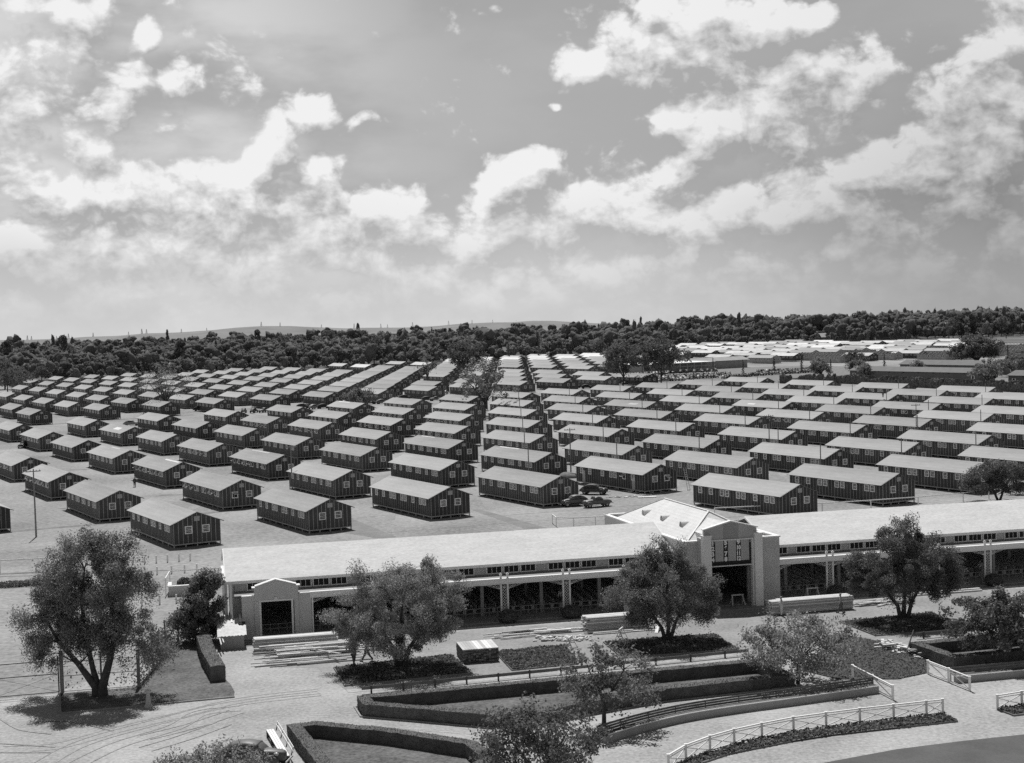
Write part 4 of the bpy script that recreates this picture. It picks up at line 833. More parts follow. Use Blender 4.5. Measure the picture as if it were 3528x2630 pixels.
# small gabled roof behind the portal front
g0, g1, gp = (43.1, -1.5, 7.0), (48.3, -1.5, 7.0), (45.7, -1.5, 8.0)
b.add([g0, gp, (45.55, 4.2, 7.8), (43.6, 2.6, 6.75)], [(3, 2, 1, 0)]); b.add([gp, g1, (47.9, 2.6, 6.75), (45.55, 4.2, 7.8)], [(3, 2, 1, 0)])
b.quad(g1, (47.9, 2.6, 6.75), (47.9, 2.6, 6.0), (48.3, -1.5, 6.0)); b.quad(g0, (43.6, 2.6, 6.75), (43.6, 2.6, 6.0), (43.1, -1.5, 6.0)); b.build('hip_roof', ['tile'], SH)
b = MB(); b.add([(*sk(41.6, .1), 6.0), (*sk(51.15, .1), 6.0), (*sk(51.15, 21.4), 6.0), (*sk(41.6, 21.4), 6.0)], [(0, 1, 2, 3)]); b.build('gutter_deck', 'concrete', SH)
# ridge caps
b = MB()
for q in (A_, B_): b.bar((q[0], q[1], q[2] + .04), (r0[0], r0[1], r0[2] + .04), .16, .08)
for q in (C_, D_): b.bar((q[0], q[1], q[2] + .04), (r1[0], r1[1], r1[2] + .04), .16, .08)
b.bar((r0[0], r0[1], zr + .04), (r1[0], r1[1], zr + .04), .16, .08); b.build('ridge_cap', 'white', SH)
# half-round louvred roof vents
def vent(u, w_, z):
    b = MB(); L_ = 1.7; r_ = .40; n = 10; f = []; k_ = []
    for i in range(n + 1):
        a = math.pi * i / n; f.append((u - .15, w_ + r_ * math.cos(a), z + r_ * math.sin(a) * 1.25)); k_.append((u + L_, w_ + r_ * math.cos(a), z + r_ * math.sin(a) * 1.25))
    m_ = len(f)
    b.add(f + k_, [(i + 1, i, m_ + i, m_ + i + 1) for i in range(m_ - 1)], 0)
    fi = [(p[0] + .12, p[1], p[2]) for p in f]; b.add(fi, [tuple(range(m_))], 1)
    for q in range(4):
        hw = r_ * math.sqrt(max(0.05, 1 - ((.06 + q * .1) / .45) ** 2)); b.box((u - .06, w_, z + .06 + q * .1), (.06, 2 * hw, .04), mi=0)
    return b.build('roof_vent', ['tile', 'stuccodk'], SH, smooth=False)
for u, w_, z in ((42.75, 15.8, 6.80), (43.15, 10.9, 6.80), (43.5, 5.96, 6.80)): vent(u, w_, z)
# portal front
PW = -1.8
b = MB()
wallface(b, [(43.0, 6.42), (48.28, 6.42), (48.28, 7.45), (45.68, 8.12), (43.0, 7.45)], PW + .12, PW + .5, 0)
wallface(b, [(44.95, 6.5), (46.4, 6.5), (46.4, 7.86), (45.68, 8.03), (44.95, 7.86)], PW + .09, PW + .12, 1)
b.box((43.1, -.85, 3.3), (.5, 1.5, 6.6)); b.box((48.5, -.85, 3.3), (.5, 1.5, 6.6)); b.box((45.8, -.8, 6.2), (5, 1.3, .3))
b.build('portal_front', ['panel', 'stuccodk'], SH)
for u in (43.23, 48.35):
    b = MB(); b.box((u, PW + .2, 3.44), (.78, .75, 6.88)); b.box((u, PW + .2, 6.92), (.92, .9, .12), mi=1); b.build('pilaster', ['cream', 'white'], SH)
b = MB(); b.bar((42.9, PW + .3, 7.5), (45.7, PW + .3, 8.2), .5, .1); b.bar((45.66, PW + .3, 8.2), (48.4, PW + .3, 7.5), .5, .1); b.build('coping', 'white', SH)
b = MB(); b.box((47.86, PW + .3, 3.2), (.16, .5, 6.4)); b.box((43.62, PW + .3, 3.2), (.1, .5, 6.4)); b.box((45.75, PW + .3, 3.96), (4.1, .4, .08)); b.box((45.75, PW + .25, 6.44), (4.3, .5, .1)); b.build('door_surround', 'cream', SH)
# number board
BY = PW + .35
nb = MB(); nb.box((45.72, BY + .05, 5.2), (4.05, .1, 2.42)); NB = nb.build('number_board', 'boarddk', SH)
for (u0, u1) in ((44.17, 44.98), (45.46, 46.25), (46.75, 47.56)):
    q = MB(); q.box(((u0 + u1) / 2, BY - .015, 5.38), (u1 - u0, .03, 2.0)); q.build('panel', 'panel', NB)
def text_mesh(s, size, name='numeral'):
    cu = bpy.data.curves.new('txt', 'FONT'); cu.body = s; cu.size = size; cu.align_x = 'CENTER'; cu.align_y = 'CENTER'; cu.extrude = .01; cu.offset = .03
    o = bpy.data.objects.new('txt', cu); COL.objects.link(o); bpy.context.view_layer.update()
    dg = bpy.context.evaluated_depsgraph_get(); me = bpy.data.meshes.new_from_object(o.evaluated_get(dg)); bpy.data.objects.remove(o)
    me.name = name; me.materials.clear(); me.materials.append(M['number']); return me
for ci, u in enumerate((43.93, 45.22, 46.50)):
    for ri in range(4):
        n_ = ci * 4 + ri + 1
        o = link('numeral', text_mesh(str(n_), .55), NB); o.location = (u, BY - .02, 6.12 - .52 * ri); o.rotation_euler = (R(90), 0, 0)
        if n_ > 9: o.scale = (.78, 1, 1)
# planter with clipped bushes behind the left end
pl = empty('planter', shp(-4.2, 25.5), SA, 'low white-coped planter wall behind the left end of the pavilion', 'planter')
b = MB(); b.box((0, -1.2, .5), (4.6, .25, 1.0)); b.box((-2.2, 0, .5), (.25, 2.4, 1.0)); b.build('wall', 'stucco', pl)
b = MB(); b.box((0, -1.2, 1.04), (4.7, .4, .08)); b.box((-2.2, 0, 1.04), (.4, 2.4, .08)); b.build('coping', 'white', pl)
b = MB(); b.bar((-2.6, -1.2, 1.9), (-2.2, 3.2, 1.9), .09, .09); b.bar((-2.2, 3.2, 1.9), (3.2, 3.2, 1.9), .09, .09)
for q in ((-2.6, -1.2), (-2.2, 3.2), (.8, 3.2)): b.box((q[0], q[1], .95), (.09, .09, 1.9))
b.build('rail', 'white', pl)

# ------------------------------------------------------------------ ground sheets, beds, hedges, fences
def sheet(name, pts, m, z): b = MB(); b.poly([(p[0], p[1], z) for p in pts]); return struct(name, b, m)
SITE = {'tyre1': [(-35.15, 97.46), (-31.54, 97.83), (-28.47, 101.29), (-25.06, 104.57), (-21.54, 108.08), (-18.54, 109.56), (-15.36, 110.49)], 'tyre2': [(-31.1, 94.07), (-29.67, 98.75), (-24.99, 104.25), (-21.44, 107.51), (-15.28, 109.89)], 'tyre3': [(-37.88, 105.3), (-35.41, 102.2), (-32.76, 100.85)], 'tyre4': [(-34.93, 104.16), (-32.29, 103.88), (-28.56, 101.2)], 'tyre5': [(-28.77, 93.85), (-27.25, 97.77), (-24.39, 101.66), (-23.3, 105.22), (-20.61, 106.22)], 'tyre6': [(-35.65, 98.88), (-31.48, 97.64)], 'tyre7': [(-34.9, 96.72), (-31.36, 96.38)], 'tyre8': [(-25.84, 99.3), (-23.16, 101.93), (-20.74, 105.38)], 'tyre9': [(-25.14, 96.48), (-23.07, 99.02), (-21.01, 102.3)], 'brown': [(27.18, 125.06), (30.54, 121.16), (32.36, 115.11), (31.17, 110.72), (28.3, 109.05), (23.99, 109.55), (21.95, 112.34)], 'band1': [(-23.07, 193.96), (-18.17, 188.01), (-15.46, 188.47), (-23.32, 207.38)], 'band2': [(-6.55, 213.38), (1.28, 192.11), (4.1, 192.73), (-5.18, 213.08)]}
S_ = SITE
# pale gravel forecourt over the dirt
fore = [(-60, 60), (60, 60), (62, 128), tuple(shp(85, -2.7))[:2], tuple(shp(40, -2.7))[:2], tuple(shp(0, -2.7))[:2], (-29, 128), (-36, 112.6), (-60, 107)]
sheet('forecourt', fore, 'grit', .004)
sheet('parade_path', [tuple(shp(2, -3.2))[:2], tuple(shp(90, -3.2))[:2], (66, 127), (50, 125), (37, 121.5), (18, 117.5), (-4, 111.5), (-13, 109.8), (-16.5, 118), (-21, 119)], 'paving', .010)
sheet('dark_track', [(15, 87.6), (18.65, 89.34), (23.7, 91.64), (28.25, 92.97), (32.56, 94.0), (60, 101), (70, 60), (10, 60)], 'trackdk', .05)
LAWN = [(-33.73, 106.16), (-21.67, 109.41), (-21.9, 111.0), (-22.6, 113.2), (-23.27, 114.81), (-28.3, 129.5), (-31.2, 129.6), (-29.73, 113.5), (-35.52, 112.02)]
tag(sheet('lawn', LAWN, 'lawn', .03), kind='structure')
b = MB(); wall_strip(b, [(-35.6, 112.05), (-33.73, 106.16), (-21.6, 109.40)], .12, 0, .10); tag(b.build('lawn_kerb', 'concrete'), 'thin kerb along the front of the left lawn', 'kerb')
def offs(pts, cx, cy, k): return [(cx + (p[0] - cx) * k, cy + (p[1] - cy) * k) for p in pts]
rg = np.random.default_rng(21)
def pt_in(poly, n):
    P = np.array(poly); lo = P.min(0); hi = P.max(0); out = []
    while len(out) < n:
        q = rg.uniform(lo, hi, (n * 2, 2)); ins = np.zeros(len(q), bool); j = len(P) - 1
        for i in range(len(P)):
            c = ((P[i, 1] > q[:, 1]) != (P[j, 1] > q[:, 1])) & (q[:, 0] < (P[j, 0] - P[i, 0]) * (q[:, 1] - P[i, 1]) / (P[j, 1] - P[i, 1] + 1e-12) + P[i, 0]); ins ^= c; j = i
        out += list(q[ins])
    return np.array(out[:n])
def cover_bed(name, pts, n, hgt, label, size=.11):
    t = empty(name, (0, 0, 0), 0, label, 'flower bed', None)
    b = MB(); b.poly([(p[0], p[1], .06) for p in pts]); b.build('soil', 'cover', t)
    q = pt_in(pts, n); cl = .5 + .5 * np.sin(q[:, 0] * 2.1 + np.cos(q[:, 1] * 1.7) * 2) * np.cos(q[:, 1] * 2.9)
    C = np.column_stack([q, .05 + rg.uniform(0, 1, n) * hgt * (.45 + .55 * cl)])
    o = np_quads(leaf_quads(C, size, .6, N=np.tile([0, 0, 1.0], (n, 1)), nj=.7), 'ground_cover', 'coverleaf', t); o['kind'] = 'stuff'
    return t
def bed_edge(t, pts, closed=False):
    b = MB(); wall_strip(b, pts, .10, 0, .12, closed); b.build('edging', 'lumberdk', t)
BA, BB, BC, BD = [[(-15.11, 117.75), (-13.55, 111.75), (-3.82, 114.62), (-5.71, 121.2)], [(-2.09, 121.71), (-.66, 115.2), (4.66, 116.73), (3.86, 123.38)], [(7.18, 124.19), (8.33, 118.25), (18.08, 120.17), (16.9, 126.04)], [(28.61, 129.58), (30.32, 123.68), (38.9, 125.5), (37.6, 132.27)]]
for pts, lab in ((BA, 'dark ground-cover bed under the olive tree by the lumber stacks'), (BB, 'dark ground-cover bed between the plank stack and the sawhorses'), (BC, 'dark ground-cover bed under the tree before the central portal'), (BD, 'dark ground-cover bed under the three-stemmed tree at right')):
    t = cover_bed('planting_bed', pts, 6500, .22, lab); bed_edge(t, pts, True)
# trampled weedy patch
t = cover_bed('weedy_patch', S_['brown'], 5200, .10, 'weedy brown patch below the scrap wood pile', .09)
# big hedges
def hedge(name, pts, wd, h, label, closed=False, dens=150, rough=0.0, ls=.05):
    t = empty(name, (0, 0, 0), 0, label, 'hedge')
    b = MB(); rr = random.Random(len(pts))
    P = []
    m = len(pts)
    for i in range(m if closed else m - 1):
        a, c = pts[i], pts[(i + 1) % m]; L_ = math.dist(a, c); n = max(1, int(L_ / .5))
        P += [(a[0] + (c[0] - a[0]) * k / n, a[1] + (c[1] - a[1]) * k / n) for k in range(n)]
    if not closed: P.append(pts[-1])
    Lf, Rt = ribbon_pts(P, wd - .12, closed); n = len(P)
    rows = []
    for i in range(n):
        def j_(): return rr.uniform(-.022, .022)
        hh0 = h; l, r_ = Lf[i], Rt[i]
        if rough: hh0 = h * (1 + rr.uniform(-rough, rough))
        mid = ((l[0] + r_[0]) / 2, (l[1] + r_[1]) / 2)
        rows.append([(r_[0] + j_(), r_[1] + j_(), 0), (r_[0] + j_(), r_[1] + j_(), hh0 * .55), (r_[0] + j_(), r_[1] + j_(), hh0 - .05 + j_()), (mid[0], mid[1], hh0 - .0 + 1.6 * j_()), (l[0] + j_(), l[1] + j_(), hh0 - .05 + j_()), (l[0] + j_(), l[1] + j_(), hh0 * .55), (l[0] + j_(), l[1] + j_(), 0)])
    vs = [p for r_ in rows for p in r_]; fs = []
    for i in range(n if closed else n - 1):
        j = (i + 1) % n
        for k in range(6): fs.append((i * 7 + k, j * 7 + k, j * 7 + k + 1, i * 7 + k + 1))
    if not closed: fs += [tuple(range(6, -1, -1)), tuple((n - 1) * 7 + k for k in range(7))]
    b.add(vs, fs); b.build('body', 'hedge', t)
    # leaf skin
    F = np.array([[vs[i] for i in f] for f in fs if len(f) == 4]); A_ = np.linalg.norm(np.cross(F[:, 1] - F[:, 0], F[:, 3] - F[:, 0]), axis=1)
    N_ = int(A_.sum() * dens); idx = rg.choice(len(F), N_, p=A_ / A_.sum()); s = rg.uniform(size=(N_, 1)); q = rg.uniform(size=(N_, 1))
    C = F[idx, 0] * (1 - s) * (1 - q) + F[idx, 1] * s * (1 - q) + F[idx, 2] * s * q + F[idx, 3] * (1 - s) * q
    nrm = np.cross(F[idx, 1] - F[idx, 0], F[idx, 3] - F[idx, 0]); nrm /= np.linalg.norm(nrm, axis=1)[:, None] + 1e-9
    C = C + nrm * rg.uniform(-.03, .035, (N_, 1))
    np_quads(leaf_quads(C, ls, .6, N=nrm, nj=.55), 'foliage', 'hedgeleaf', t)
    return t
def inset(pts, d):       # move a closed outline inwards
    Lf, Rt = ribbon_pts(pts, 2 * d, True)
    ar = sum(pts[i][0] * pts[(i + 1) % len(pts)][1] - pts[(i + 1) % len(pts)][0] * pts[i][1] for i in range(len(pts)))
    return Lf if ar > 0 else Rt
H1 = [(-12.0, 105.46), (-11.33, 103.0), (-6.5, 101.0), (-2.17, 99.19), (1.05, 99.36), (4.35, 101.6), (10.42, 104.7), (20.42, 107.74), (18.92, 113.4), (8, 110.6), (-2, 108.0)]
H1c = inset(H1, .5)
hedge('clipped_hedge', H1c, 1.0, .95, 'long clipped hedge ringing the large central lawn behind the curved bench', True)
sheet('lawn', inset(H1, .8), 'lawn', .05)
b = MB(); wall_strip(b, inset(H1, -.12), .12, 0, .10, True); tag(b.build('hedge_kerb', 'concrete'), 'pale kerb around the large central hedge', 'kerb')
H2 = [(-16.03, 98.44), (-13.95, 99.06), (-8.68, 96.81), (-2.93, 93.32), (-1.5, 89.5), (-4, 85), (-11.2, 85.0)]
hedge('clipped_hedge', inset(H2, .5), 1.0, .95, 'clipped hedge ringing the lawn at the bottom edge beside the white bench', True)
sheet('lawn', inset(H2, .8), 'lawn', .05)
H3 = [(31.35, 117.25), (33.29, 111.5), (39.31, 113.3), (52, 117.0), (51, 122.5), (36.27, 118.6)]
hedge('clipped_hedge', inset(H3, .5), 1.0, .95, 'clipped hedge ringing the right-hand lawn beside the scrap wood', True)
sheet('lawn', inset(H3, .8), 'lawn', .05)
hedge('clipped_hedge', [(-27.55, 126.6), (-25.8, 120.4), (-23.85, 114.6)], 1.25, 1.25, 'straight clipped hedge between the left lawn and the lean-to shack')
# gravel walk beside curved bench
pw = smooth_line([(-11, 101.6), (-2.0, 98.2), (1.6, 98.2), (5.2, 100.4), (11.0, 103.6), (21.0, 106.6), (25.5, 107.2)], 5)
b = MB(); strip(b, pw, 1.7, .014); struct('gravel_walk', b, 'grit')
# low plank rail along the walk
def plank_rail(label, pts, step=2.6):
    t = empty('plank_rail', (0, 0, 0), 0, label, 'rail')
    b = MB()
    for a, c in zip(pts[:-1], pts[1:]): b.bar((a[0], a[1], .42), (c[0], c[1], .42), .05, .24)
    b.build('plank', 'bench', t)
    for a, c in zip(pts[:-1], pts[1:]):
        n = max(1, round(math.dist(a, c) / step))
        for k in range(n):
            p = (a[0] + (c[0] - a[0]) * (k + .3) / n, a[1] + (c[1] - a[1]) * (k + .3) / n)
            q = MB(); q.box((p[0], p[1] - .05, .30), (.13, .1, .62)); q.build('post', 'iron', t)
plank_rail('low dark plank rail along the back of the large central hedge', [(-12.0, 109.35), (-4.88, 111.35), (2.42, 113.4), (9.96, 115.6), (18.6, 118.1)])
plank_rail('low dark plank rail behind the right-hand hedge', [(33.3, 122.1), (35.7, 122.8), (46, 125.6)])
for z_, off in ((.01, .9),):
    b = MB(); strip(b, [(-13.2, 110.3), (-4.9, 112.2), (2.4, 114.2), (10, 116.3), (19, 119.0)], 1.0, .016); struct('kerb_walk', b, 'grit')
# curved slatted bench on a wall
CB = smooth_line([(5.35, 95.0), (8.2, 97.5), (11.3, 99.6), (15.0, 101.3), (19.6, 103.0), (25.95, 105.5)], 8)
def bench_wall(label, pts, slats=6):
    t = empty('slatted_bench', (0, 0, 0), 0, label, 'bench')
    b = MB(); wall_strip(b, pts, .30, 0, .50); b.build('base_wall', 'stuccodk', t)
    Lf, Rt = ribbon_pts(pts, .9); Lf2, _ = ribbon_pts(pts, 1.5)
    b = MB()
    for (o, wd) in ((-.10, .13), (.06, .13), (.22, .13), (.38, .13)):
        q, _ = ribbon_pts(pts, 2 * o) if o > 0 else (ribbon_pts(pts, -2 * o)[1], 0); wall_strip(b, q, wd, .51, .55)
    b.build('seat', 'bench', t)
    b = MB()
    for k in range(3):
        q, _ = ribbon_pts(pts, 2 * (.50 + .05 * k)); wall_strip(b, q, .035, .56 + .16 * k, .705 + .16 * k)
    b.build('backrest', 'bench', t)
    b = MB(); q = ribbon_pts(pts, .34)[1]; wall_strip(b, q, .05, .50, .56); b.build('front_edge', 'cream', t)
    n = len(pts)
    for i in range(0, n, 5):
        p = ribbon_pts(pts, 1.14)[0][i]; q = MB(); q.box((p[0], p[1], .5), (.06, .06, 1.0)); q.build('support', 'iron', t)
bench_wall('long curved slatted bench on a low wall facing the crossed white fence', CB)
bench_wall('slatted bench on a low wall at the right edge behind the gate fence', [(32.2, 107.6), (36, 108.5), (40, 109.5), (46, 111.1)])
# white crossed fences
def xfence(label, pts, h=1.05, rails=2, cross='x', cat='fence'):
    t = empty('white_fence', (0, 0, 0), 0, label, cat)
    n = len(pts)
    for p in pts:
        q = MB(); q.box((p[0], p[1], h / 2), (.15, .15, h)); q.box((p[0], p[1], h + .02), (.2, .2, .05)); q.build('post', 'white', t)
    for i in range(n - 1):
        a, c = pts[i], pts[i + 1]; r_ = MB()
        r_.bar((*a, h - .03), (*c, h - .03), .12, .07); 
        if rails > 1: r_.bar((*a, h - .2), (*c, h - .2), .05, .06)
        r_.bar((*a, .12), (*c, .12), .05, .06); r_.build('rail', 'white', t)
        x = MB(); x.bar((*a, .14), (*c, h - .22), .045, .05)
        if cross == 'x': x.bar((a[0], a[1] + .03, h - .22), (c[0], c[1] + .03, .14), .045, .05)
        else:
            x = MB(); x.bar((*a, h - .12), (*c, .14), .045, .06)
        x.build('cross_brace', 'white', t)
xfence('white crossed-rail fence curving along the flower bed at bottom right', [(8.9, 88.6), (10.2, 90.6), (11.95, 92.35), (13.7, 93.7), (15.7, 94.9), (18.0, 96.1), (20.35, 96.95), (22.8, 97.75), (25.25, 98.42), (27.67, 99.1), (28.88, 99.4)])
xfence('short white gate fence at the end of the curved bench', [(25.1, 109.65), (25.8, 106.5), (26.5, 103.4)], cross='d')
xfence('short white gate fence between the scrap pile and the right-hand bench', [(31.0, 110.4), (31.8, 107.8), (32.55, 105.2)], cross='d')
xfence('white crossed-rail fence at the right edge above a small flower bed', [(32.85, 100.05), (34.8, 100.85), (36.8, 101.5), (38.8, 102.2)])
fbd = [(11.2, 90.0), (13.0, 91.6), (14.72, 92.52), (17.4, 93.9), (20.31, 95.05), (24.93, 96.29), (29.3, 97.42), (28.9, 99.15), (27.6, 98.9), (22.8, 97.5), (20.35, 96.7), (18.0, 95.85), (15.7, 94.65), (13.7, 93.45), (11.95, 92.1), (10.5, 90.9), (9.6, 89.9), (8.6, 88.4), (9.6, 88.2)]
t = cover_bed('flower_bed', fbd, 5200, .28, 'narrow curved flower bed along the foot of the crossed white fence'); bed_edge(t, fbd[18:] + fbd[:7])
fb2 = [(32.95, 99.95), (33.4, 98.5), (40, 100.2), (38.8, 101.9), (36.8, 101.2), (34.8, 100.6)]
t = cover_bed('flower_bed', fb2, 1500, .28, 'small flower bed under the white fence at the right edge'); bed_edge(t, [(32.85, 100.0), (33.4, 98.4), (40, 100.1)])
# sundial pedestal
b = MB()
prof = [(.30, 0), (.30, .12), (.24, .16), (.20, .3), (.14, .95), (.13, 1.1), (.24, 1.14), (.26, 1.24), (.22, 1.27), (0.0, 1.28)]
n = 14; vs = []; fs = []
for r_, z in prof:
    for k in range(n): a = 2 * math.pi * k / n; vs.append((r_ * math.cos(a), r_ * math.sin(a), z))
for j in range(len(prof) - 1):
    for k in range(n): fs.append((j * n + k, j * n + (k + 1) % n, (j + 1) * n + (k + 1) % n, (j + 1) * n + k))
b.add(vs, fs); o = b.build('stone_pedestal', 'panel', smooth=True); o.location = (-27.61, 107.40, 0); tag(o, 'pale stone pedestal at the front edge of the left lawn', 'pedestal')
# white park bench at the hedge corner
def dirbox(b, o, ang, c, d, mi=0):
    x = Vector((math.cos(ang), math.sin(ang), 0)); y = Vector((-math.sin(ang), math.cos(ang), 0)); b.box((o[0] + x.x * c[0] + y.x * c[1], o[1] + x.y * c[0] + y.y * c[1], c[2]), d, rz=ang, mi=mi)
t = empty('park_bench', (-16.05, 95.7, 0), R(-72), 'white park bench with slatted back against the bottom-left hedge', 'bench')
b = MB()
for k in range(3): b.box((0, -.20 + .17 * k - .1, .46), (6.6, .15, .05))
b.build('seat', 'white', t)
b = MB(); b.box((0, .34, .70), (6.6, .04, .16)); b.box((0, .40, .92), (6.6, .04, .16)); b.build('backrest', 'white', t)
for k in (-3.1, -1.1, 1.1, 3.1):
    q = MB(); q.box((k, -.12, .22), (.1, .55, .44)); q.bar((k, .26, .4), (k, .44, 1.0), .08, .06); q.build('leg', 'iron', t)
# pipe gate and vine fence at the left
t = empty('pipe_gate', (0, 0, 0), 0, 'dark wire-mesh pipe gate with diagonal rods at the left edge', 'gate')
ga, gb = Vector((-43.6, 110.45, 0)), Vector((-35.75, 112.35, 0)); gm = ga.lerp(gb, .43)
b = MB()
for z in (.08, 1.5, 2.55): b.bar(ga + Vector((0, 0, z)), gb + Vector((0, 0, z)), .06, .06)
for p in (gm, gb): b.bar(p, p + Vector((0, 0, 2.9)), .08, .08, up=(1, 0, 0))
for i in range(2):
    p, q = (ga, gm) if i == 0 else (gm, gb)
    b.bar(p + Vector((0, 0, .1)), q + Vector((0, 0, 1.5)), .02, .02); b.bar(p + Vector((0, 0, 1.5)), q + Vector((0, 0, .1)), .02, .02)
b.build('frame', 'iron', t)
b = MB(); gp = Vector((-35.5, 112.35, 0)); b.box((gp.x, gp.y, 1.65), (.24, .24, 3.3)); b.build('gatepost', 'pole', t)
t = empty('wire_fence', (0, 0, 0), 0, 'dark wire fence with climbing vines behind the left lawn', 'fence')
FP = [(-35.5, 112.35), (-32.6, 112.9), (-29.83, 113.4), (-30.1, 119), (-30.35, 124.5), (-30.5, 130.1)]
b = MB()
for a, c in zip(FP[:-1], FP[1:]):
    for z in (.1, 1.3, 2.4): b.bar((*a, z), (*c, z), .04, .04)
b.build('wire', 'iron', t)
for i, p in enumerate(FP):
    q = MB(); wd = .22 if i == 2 else .12; q.box((p[0], p[1], 1.5), (wd, wd, 3.0)); q.build('post', 'pole', t)
C = []
for a, c, n in ((FP[2], FP[4], 2600), (FP[4], FP[5], 2600), (FP[1], FP[2], 500), (FP[0], FP[1], 160)):
    s = rg.uniform(size=n); z = rg.uniform(0, 2.9, n) ** .9; C.append(np.column_stack([a[0] + (c[0] - a[0]) * s + rg.normal(0, .18, n), a[1] + (c[1] - a[1]) * s + rg.normal(0, .18, n), z + .3 * np.sin(s * 40)]))
C = np.concatenate(C); keep = (np.sin(C[:, 1] * 3.1) + np.sin(C[:, 2] * 2.3 + C[:, 1]) + rg.normal(0, .7, len(C))) > -.2
np_quads(leaf_quads(C[keep], .10, .55), 'vines', 'leaf_d', t)
# wheel tracks pressed in the gravel
tk = MB()
tz = [.016]
def track(pts, w_=.12, gap=1.4):
    tz[0] += .0015
    P = smooth_line(pts, 7)
    Lf, Rt = ribbon_pts(P, gap)
    for q in (Lf, Rt): tz[0] += .0008; strip(tk, q, w_, tz[0])
for n_ in ('tyre1', 'tyre2', 'tyre5', 'tyre8', 'tyre9'): track([tuple(p) for p in S_[n_]])
for n_ in ('tyre3', 'tyre4', 'tyre6', 'tyre7'):
    tz[0] += .0015; strip(tk, smooth_line([tuple(p) for p in S_[n_]], 7), .2, tz[0])
trk = mat('wheel_track', 0.305, .95, var=.07, scale=.8, fine=.09, fscale=3); M['wheel_track'] = trk
struct('tyre_tracks', tk, 'wheel_track')
# paved bands and dirt strips among the front barracks
b = MB()
b.poly([(p[0], p[1], .006) for p in S_['band1']]); b.poly([(p[0], p[1], .006) for p in S_['band2']])
struct('asphalt_path', b, 'asphalt')
b = MB()
for pts, wd in (([(-75, 202), (-66, 206.5), (-55.8, 211.3), (-46.9, 217.5), (-39.6, 223.3), (-28, 231.5), (-14, 240.2)], 1.5), ([(-142, 429), (-128, 439), (-115.8, 449), (-100, 459)], 4), ([(-62, 158.5), (-52.0, 160.8)], 2.4), ([(-72, 166.6), (-53.5, 166.9), (-37, 168.0)], .6), ([(-90, 168.5), (-54, 168.9)], 1.0),
                ([(5, 252), (10, 256), (14, 259)], 3)):
    P = smooth_line(pts, 6); strip(b, P, wd, .007)
rb_ = random.Random(12)
for k in range(26):
    px, py = rb_.uniform(-110, 60), rb_.uniform(205, 480); n = 14; q = []
    if abs(px) > .34 * py: continue
    for j in range(n):
        a = 2 * math.pi * j / n; r_ = rb_.uniform(.5, 1.2); q.append((px + 2.6 * r_ * math.cos(a), py + 1.6 * r_ * math.sin(a), .0062 + k * .0002))
    b.poly(q)
struct('bare_soil', b, 'dirtdark')
b = MB()
for k in range(9):                                               # trodden paths between the files of barracks
    x0 = -52 + 16 * k; P = [(x0 + 2.5 * math.sin(j * .9 + k), 196 + 9.6 * (k - 1) * .9 + 26 * j) for j in range(10)]
    strip(b, smooth_line(P, 4), 1.5, .012 + k * .0004)
struct('trodden_path', b, 'paving')
b = MB()
for (x0, y0, x1, y1) in ((-70, 183.5, -46, 187), (-33, 181, 0, 191.5), (-20, 191.5, 16, 203.5), (-4, 205, 22, 214), (-62, 196, -50, 203), (60, 222, 75, 228), (-30, 204, -10, 213.5), (12, 199, 30, 206.5)):
    strip(b, [(x0, y0), ((x0 + x1) / 2, (y0 + y1) / 2 + .4), (x1, y1)], .16, .009)
struct('pavement_joints', b, 'dirtdark')
# white rail fences behind the shed and at the left
def rail_fence(label, pts, h=1.25, step=5.7, name='rail_fence', m='white'):
    t = empty(name, (0, 0, 0), 0, label, 'fence')
    b = MB()
    for a, c in zip(pts[:-1], pts[1:]): b.bar((*a, h), (*c, h), .10, .12); 
    b.build('rail', m, t)
    for a, c in zip(pts[:-1], pts[1:]):
        n = max(1, round(math.dist(a, c) / step))
        for k in range(n): q = MB(); p = (a[0] + (c[0] - a[0]) * k / n, a[1] + (c[1] - a[1]) * k / n); q.box((p[0], p[1], h / 2), (.12, .12, h)); q.build('post', m, t)
rail_fence('white rail fence behind the right wing of the pavilion', [(27, 198.2), (35.4, 199.3), (42.0, 199.9), (49.1, 201.6), (56.2, 203.6), (63.4, 206.6), (72, 210.6)])
rail_fence('short white rail fence behind the left wing beside the portal', [(4.9, 196.5), (5.33, 193.4), (7.6, 192.6), (10.5, 193.0), (12.5, 193.2), (15, 193.8)], step=3)
rail_fence('white rail fence by the grass strip at the left edge', [(-66, 168.3), (-60.07, 169.1), (-54.1, 170.1), (-48, 171.2)], h=1.5)
pm_ = MB(); pm_.box((0, 0, .45), (.15, .15, .9)); pm_ = pm_.build('marker_post', 'white', mesh_only=True)
PP = [(-44.2, 172.9), (-42.9, 173.25), (-41.65, 173.6), (-40.35, 173.9), (-39.1, 174.3), (-45.5, 172.6), (-40.87, 165.2), (-39.3, 165.5), (-37.9, 165.9), (-36.6, 166.3), (-50.0, 143.9), (-38.0, 146.9), (-36.3, 147.3), (-34.7, 147.7), (-42.2, 165.0)]
for i, p in enumerate(PP):
    o = link('marker_post', pm_); o.location = (p[0], p[1], 0); tag(o, 'short white marker post in the open dirt left of the pavilion', 'post', 'short white posts left of the pavilion')
q_ = pt_in([(-62, 158), (-51.5, 160.2), (-51.8, 162), (-62, 160)], 2500); o = np_quads(leaf_quads(np.column_stack([q_, rg.uniform(0, .5, 2500)]), .14, .5), 'grass', 'leaf_d'); tag(o, kind='stuff')

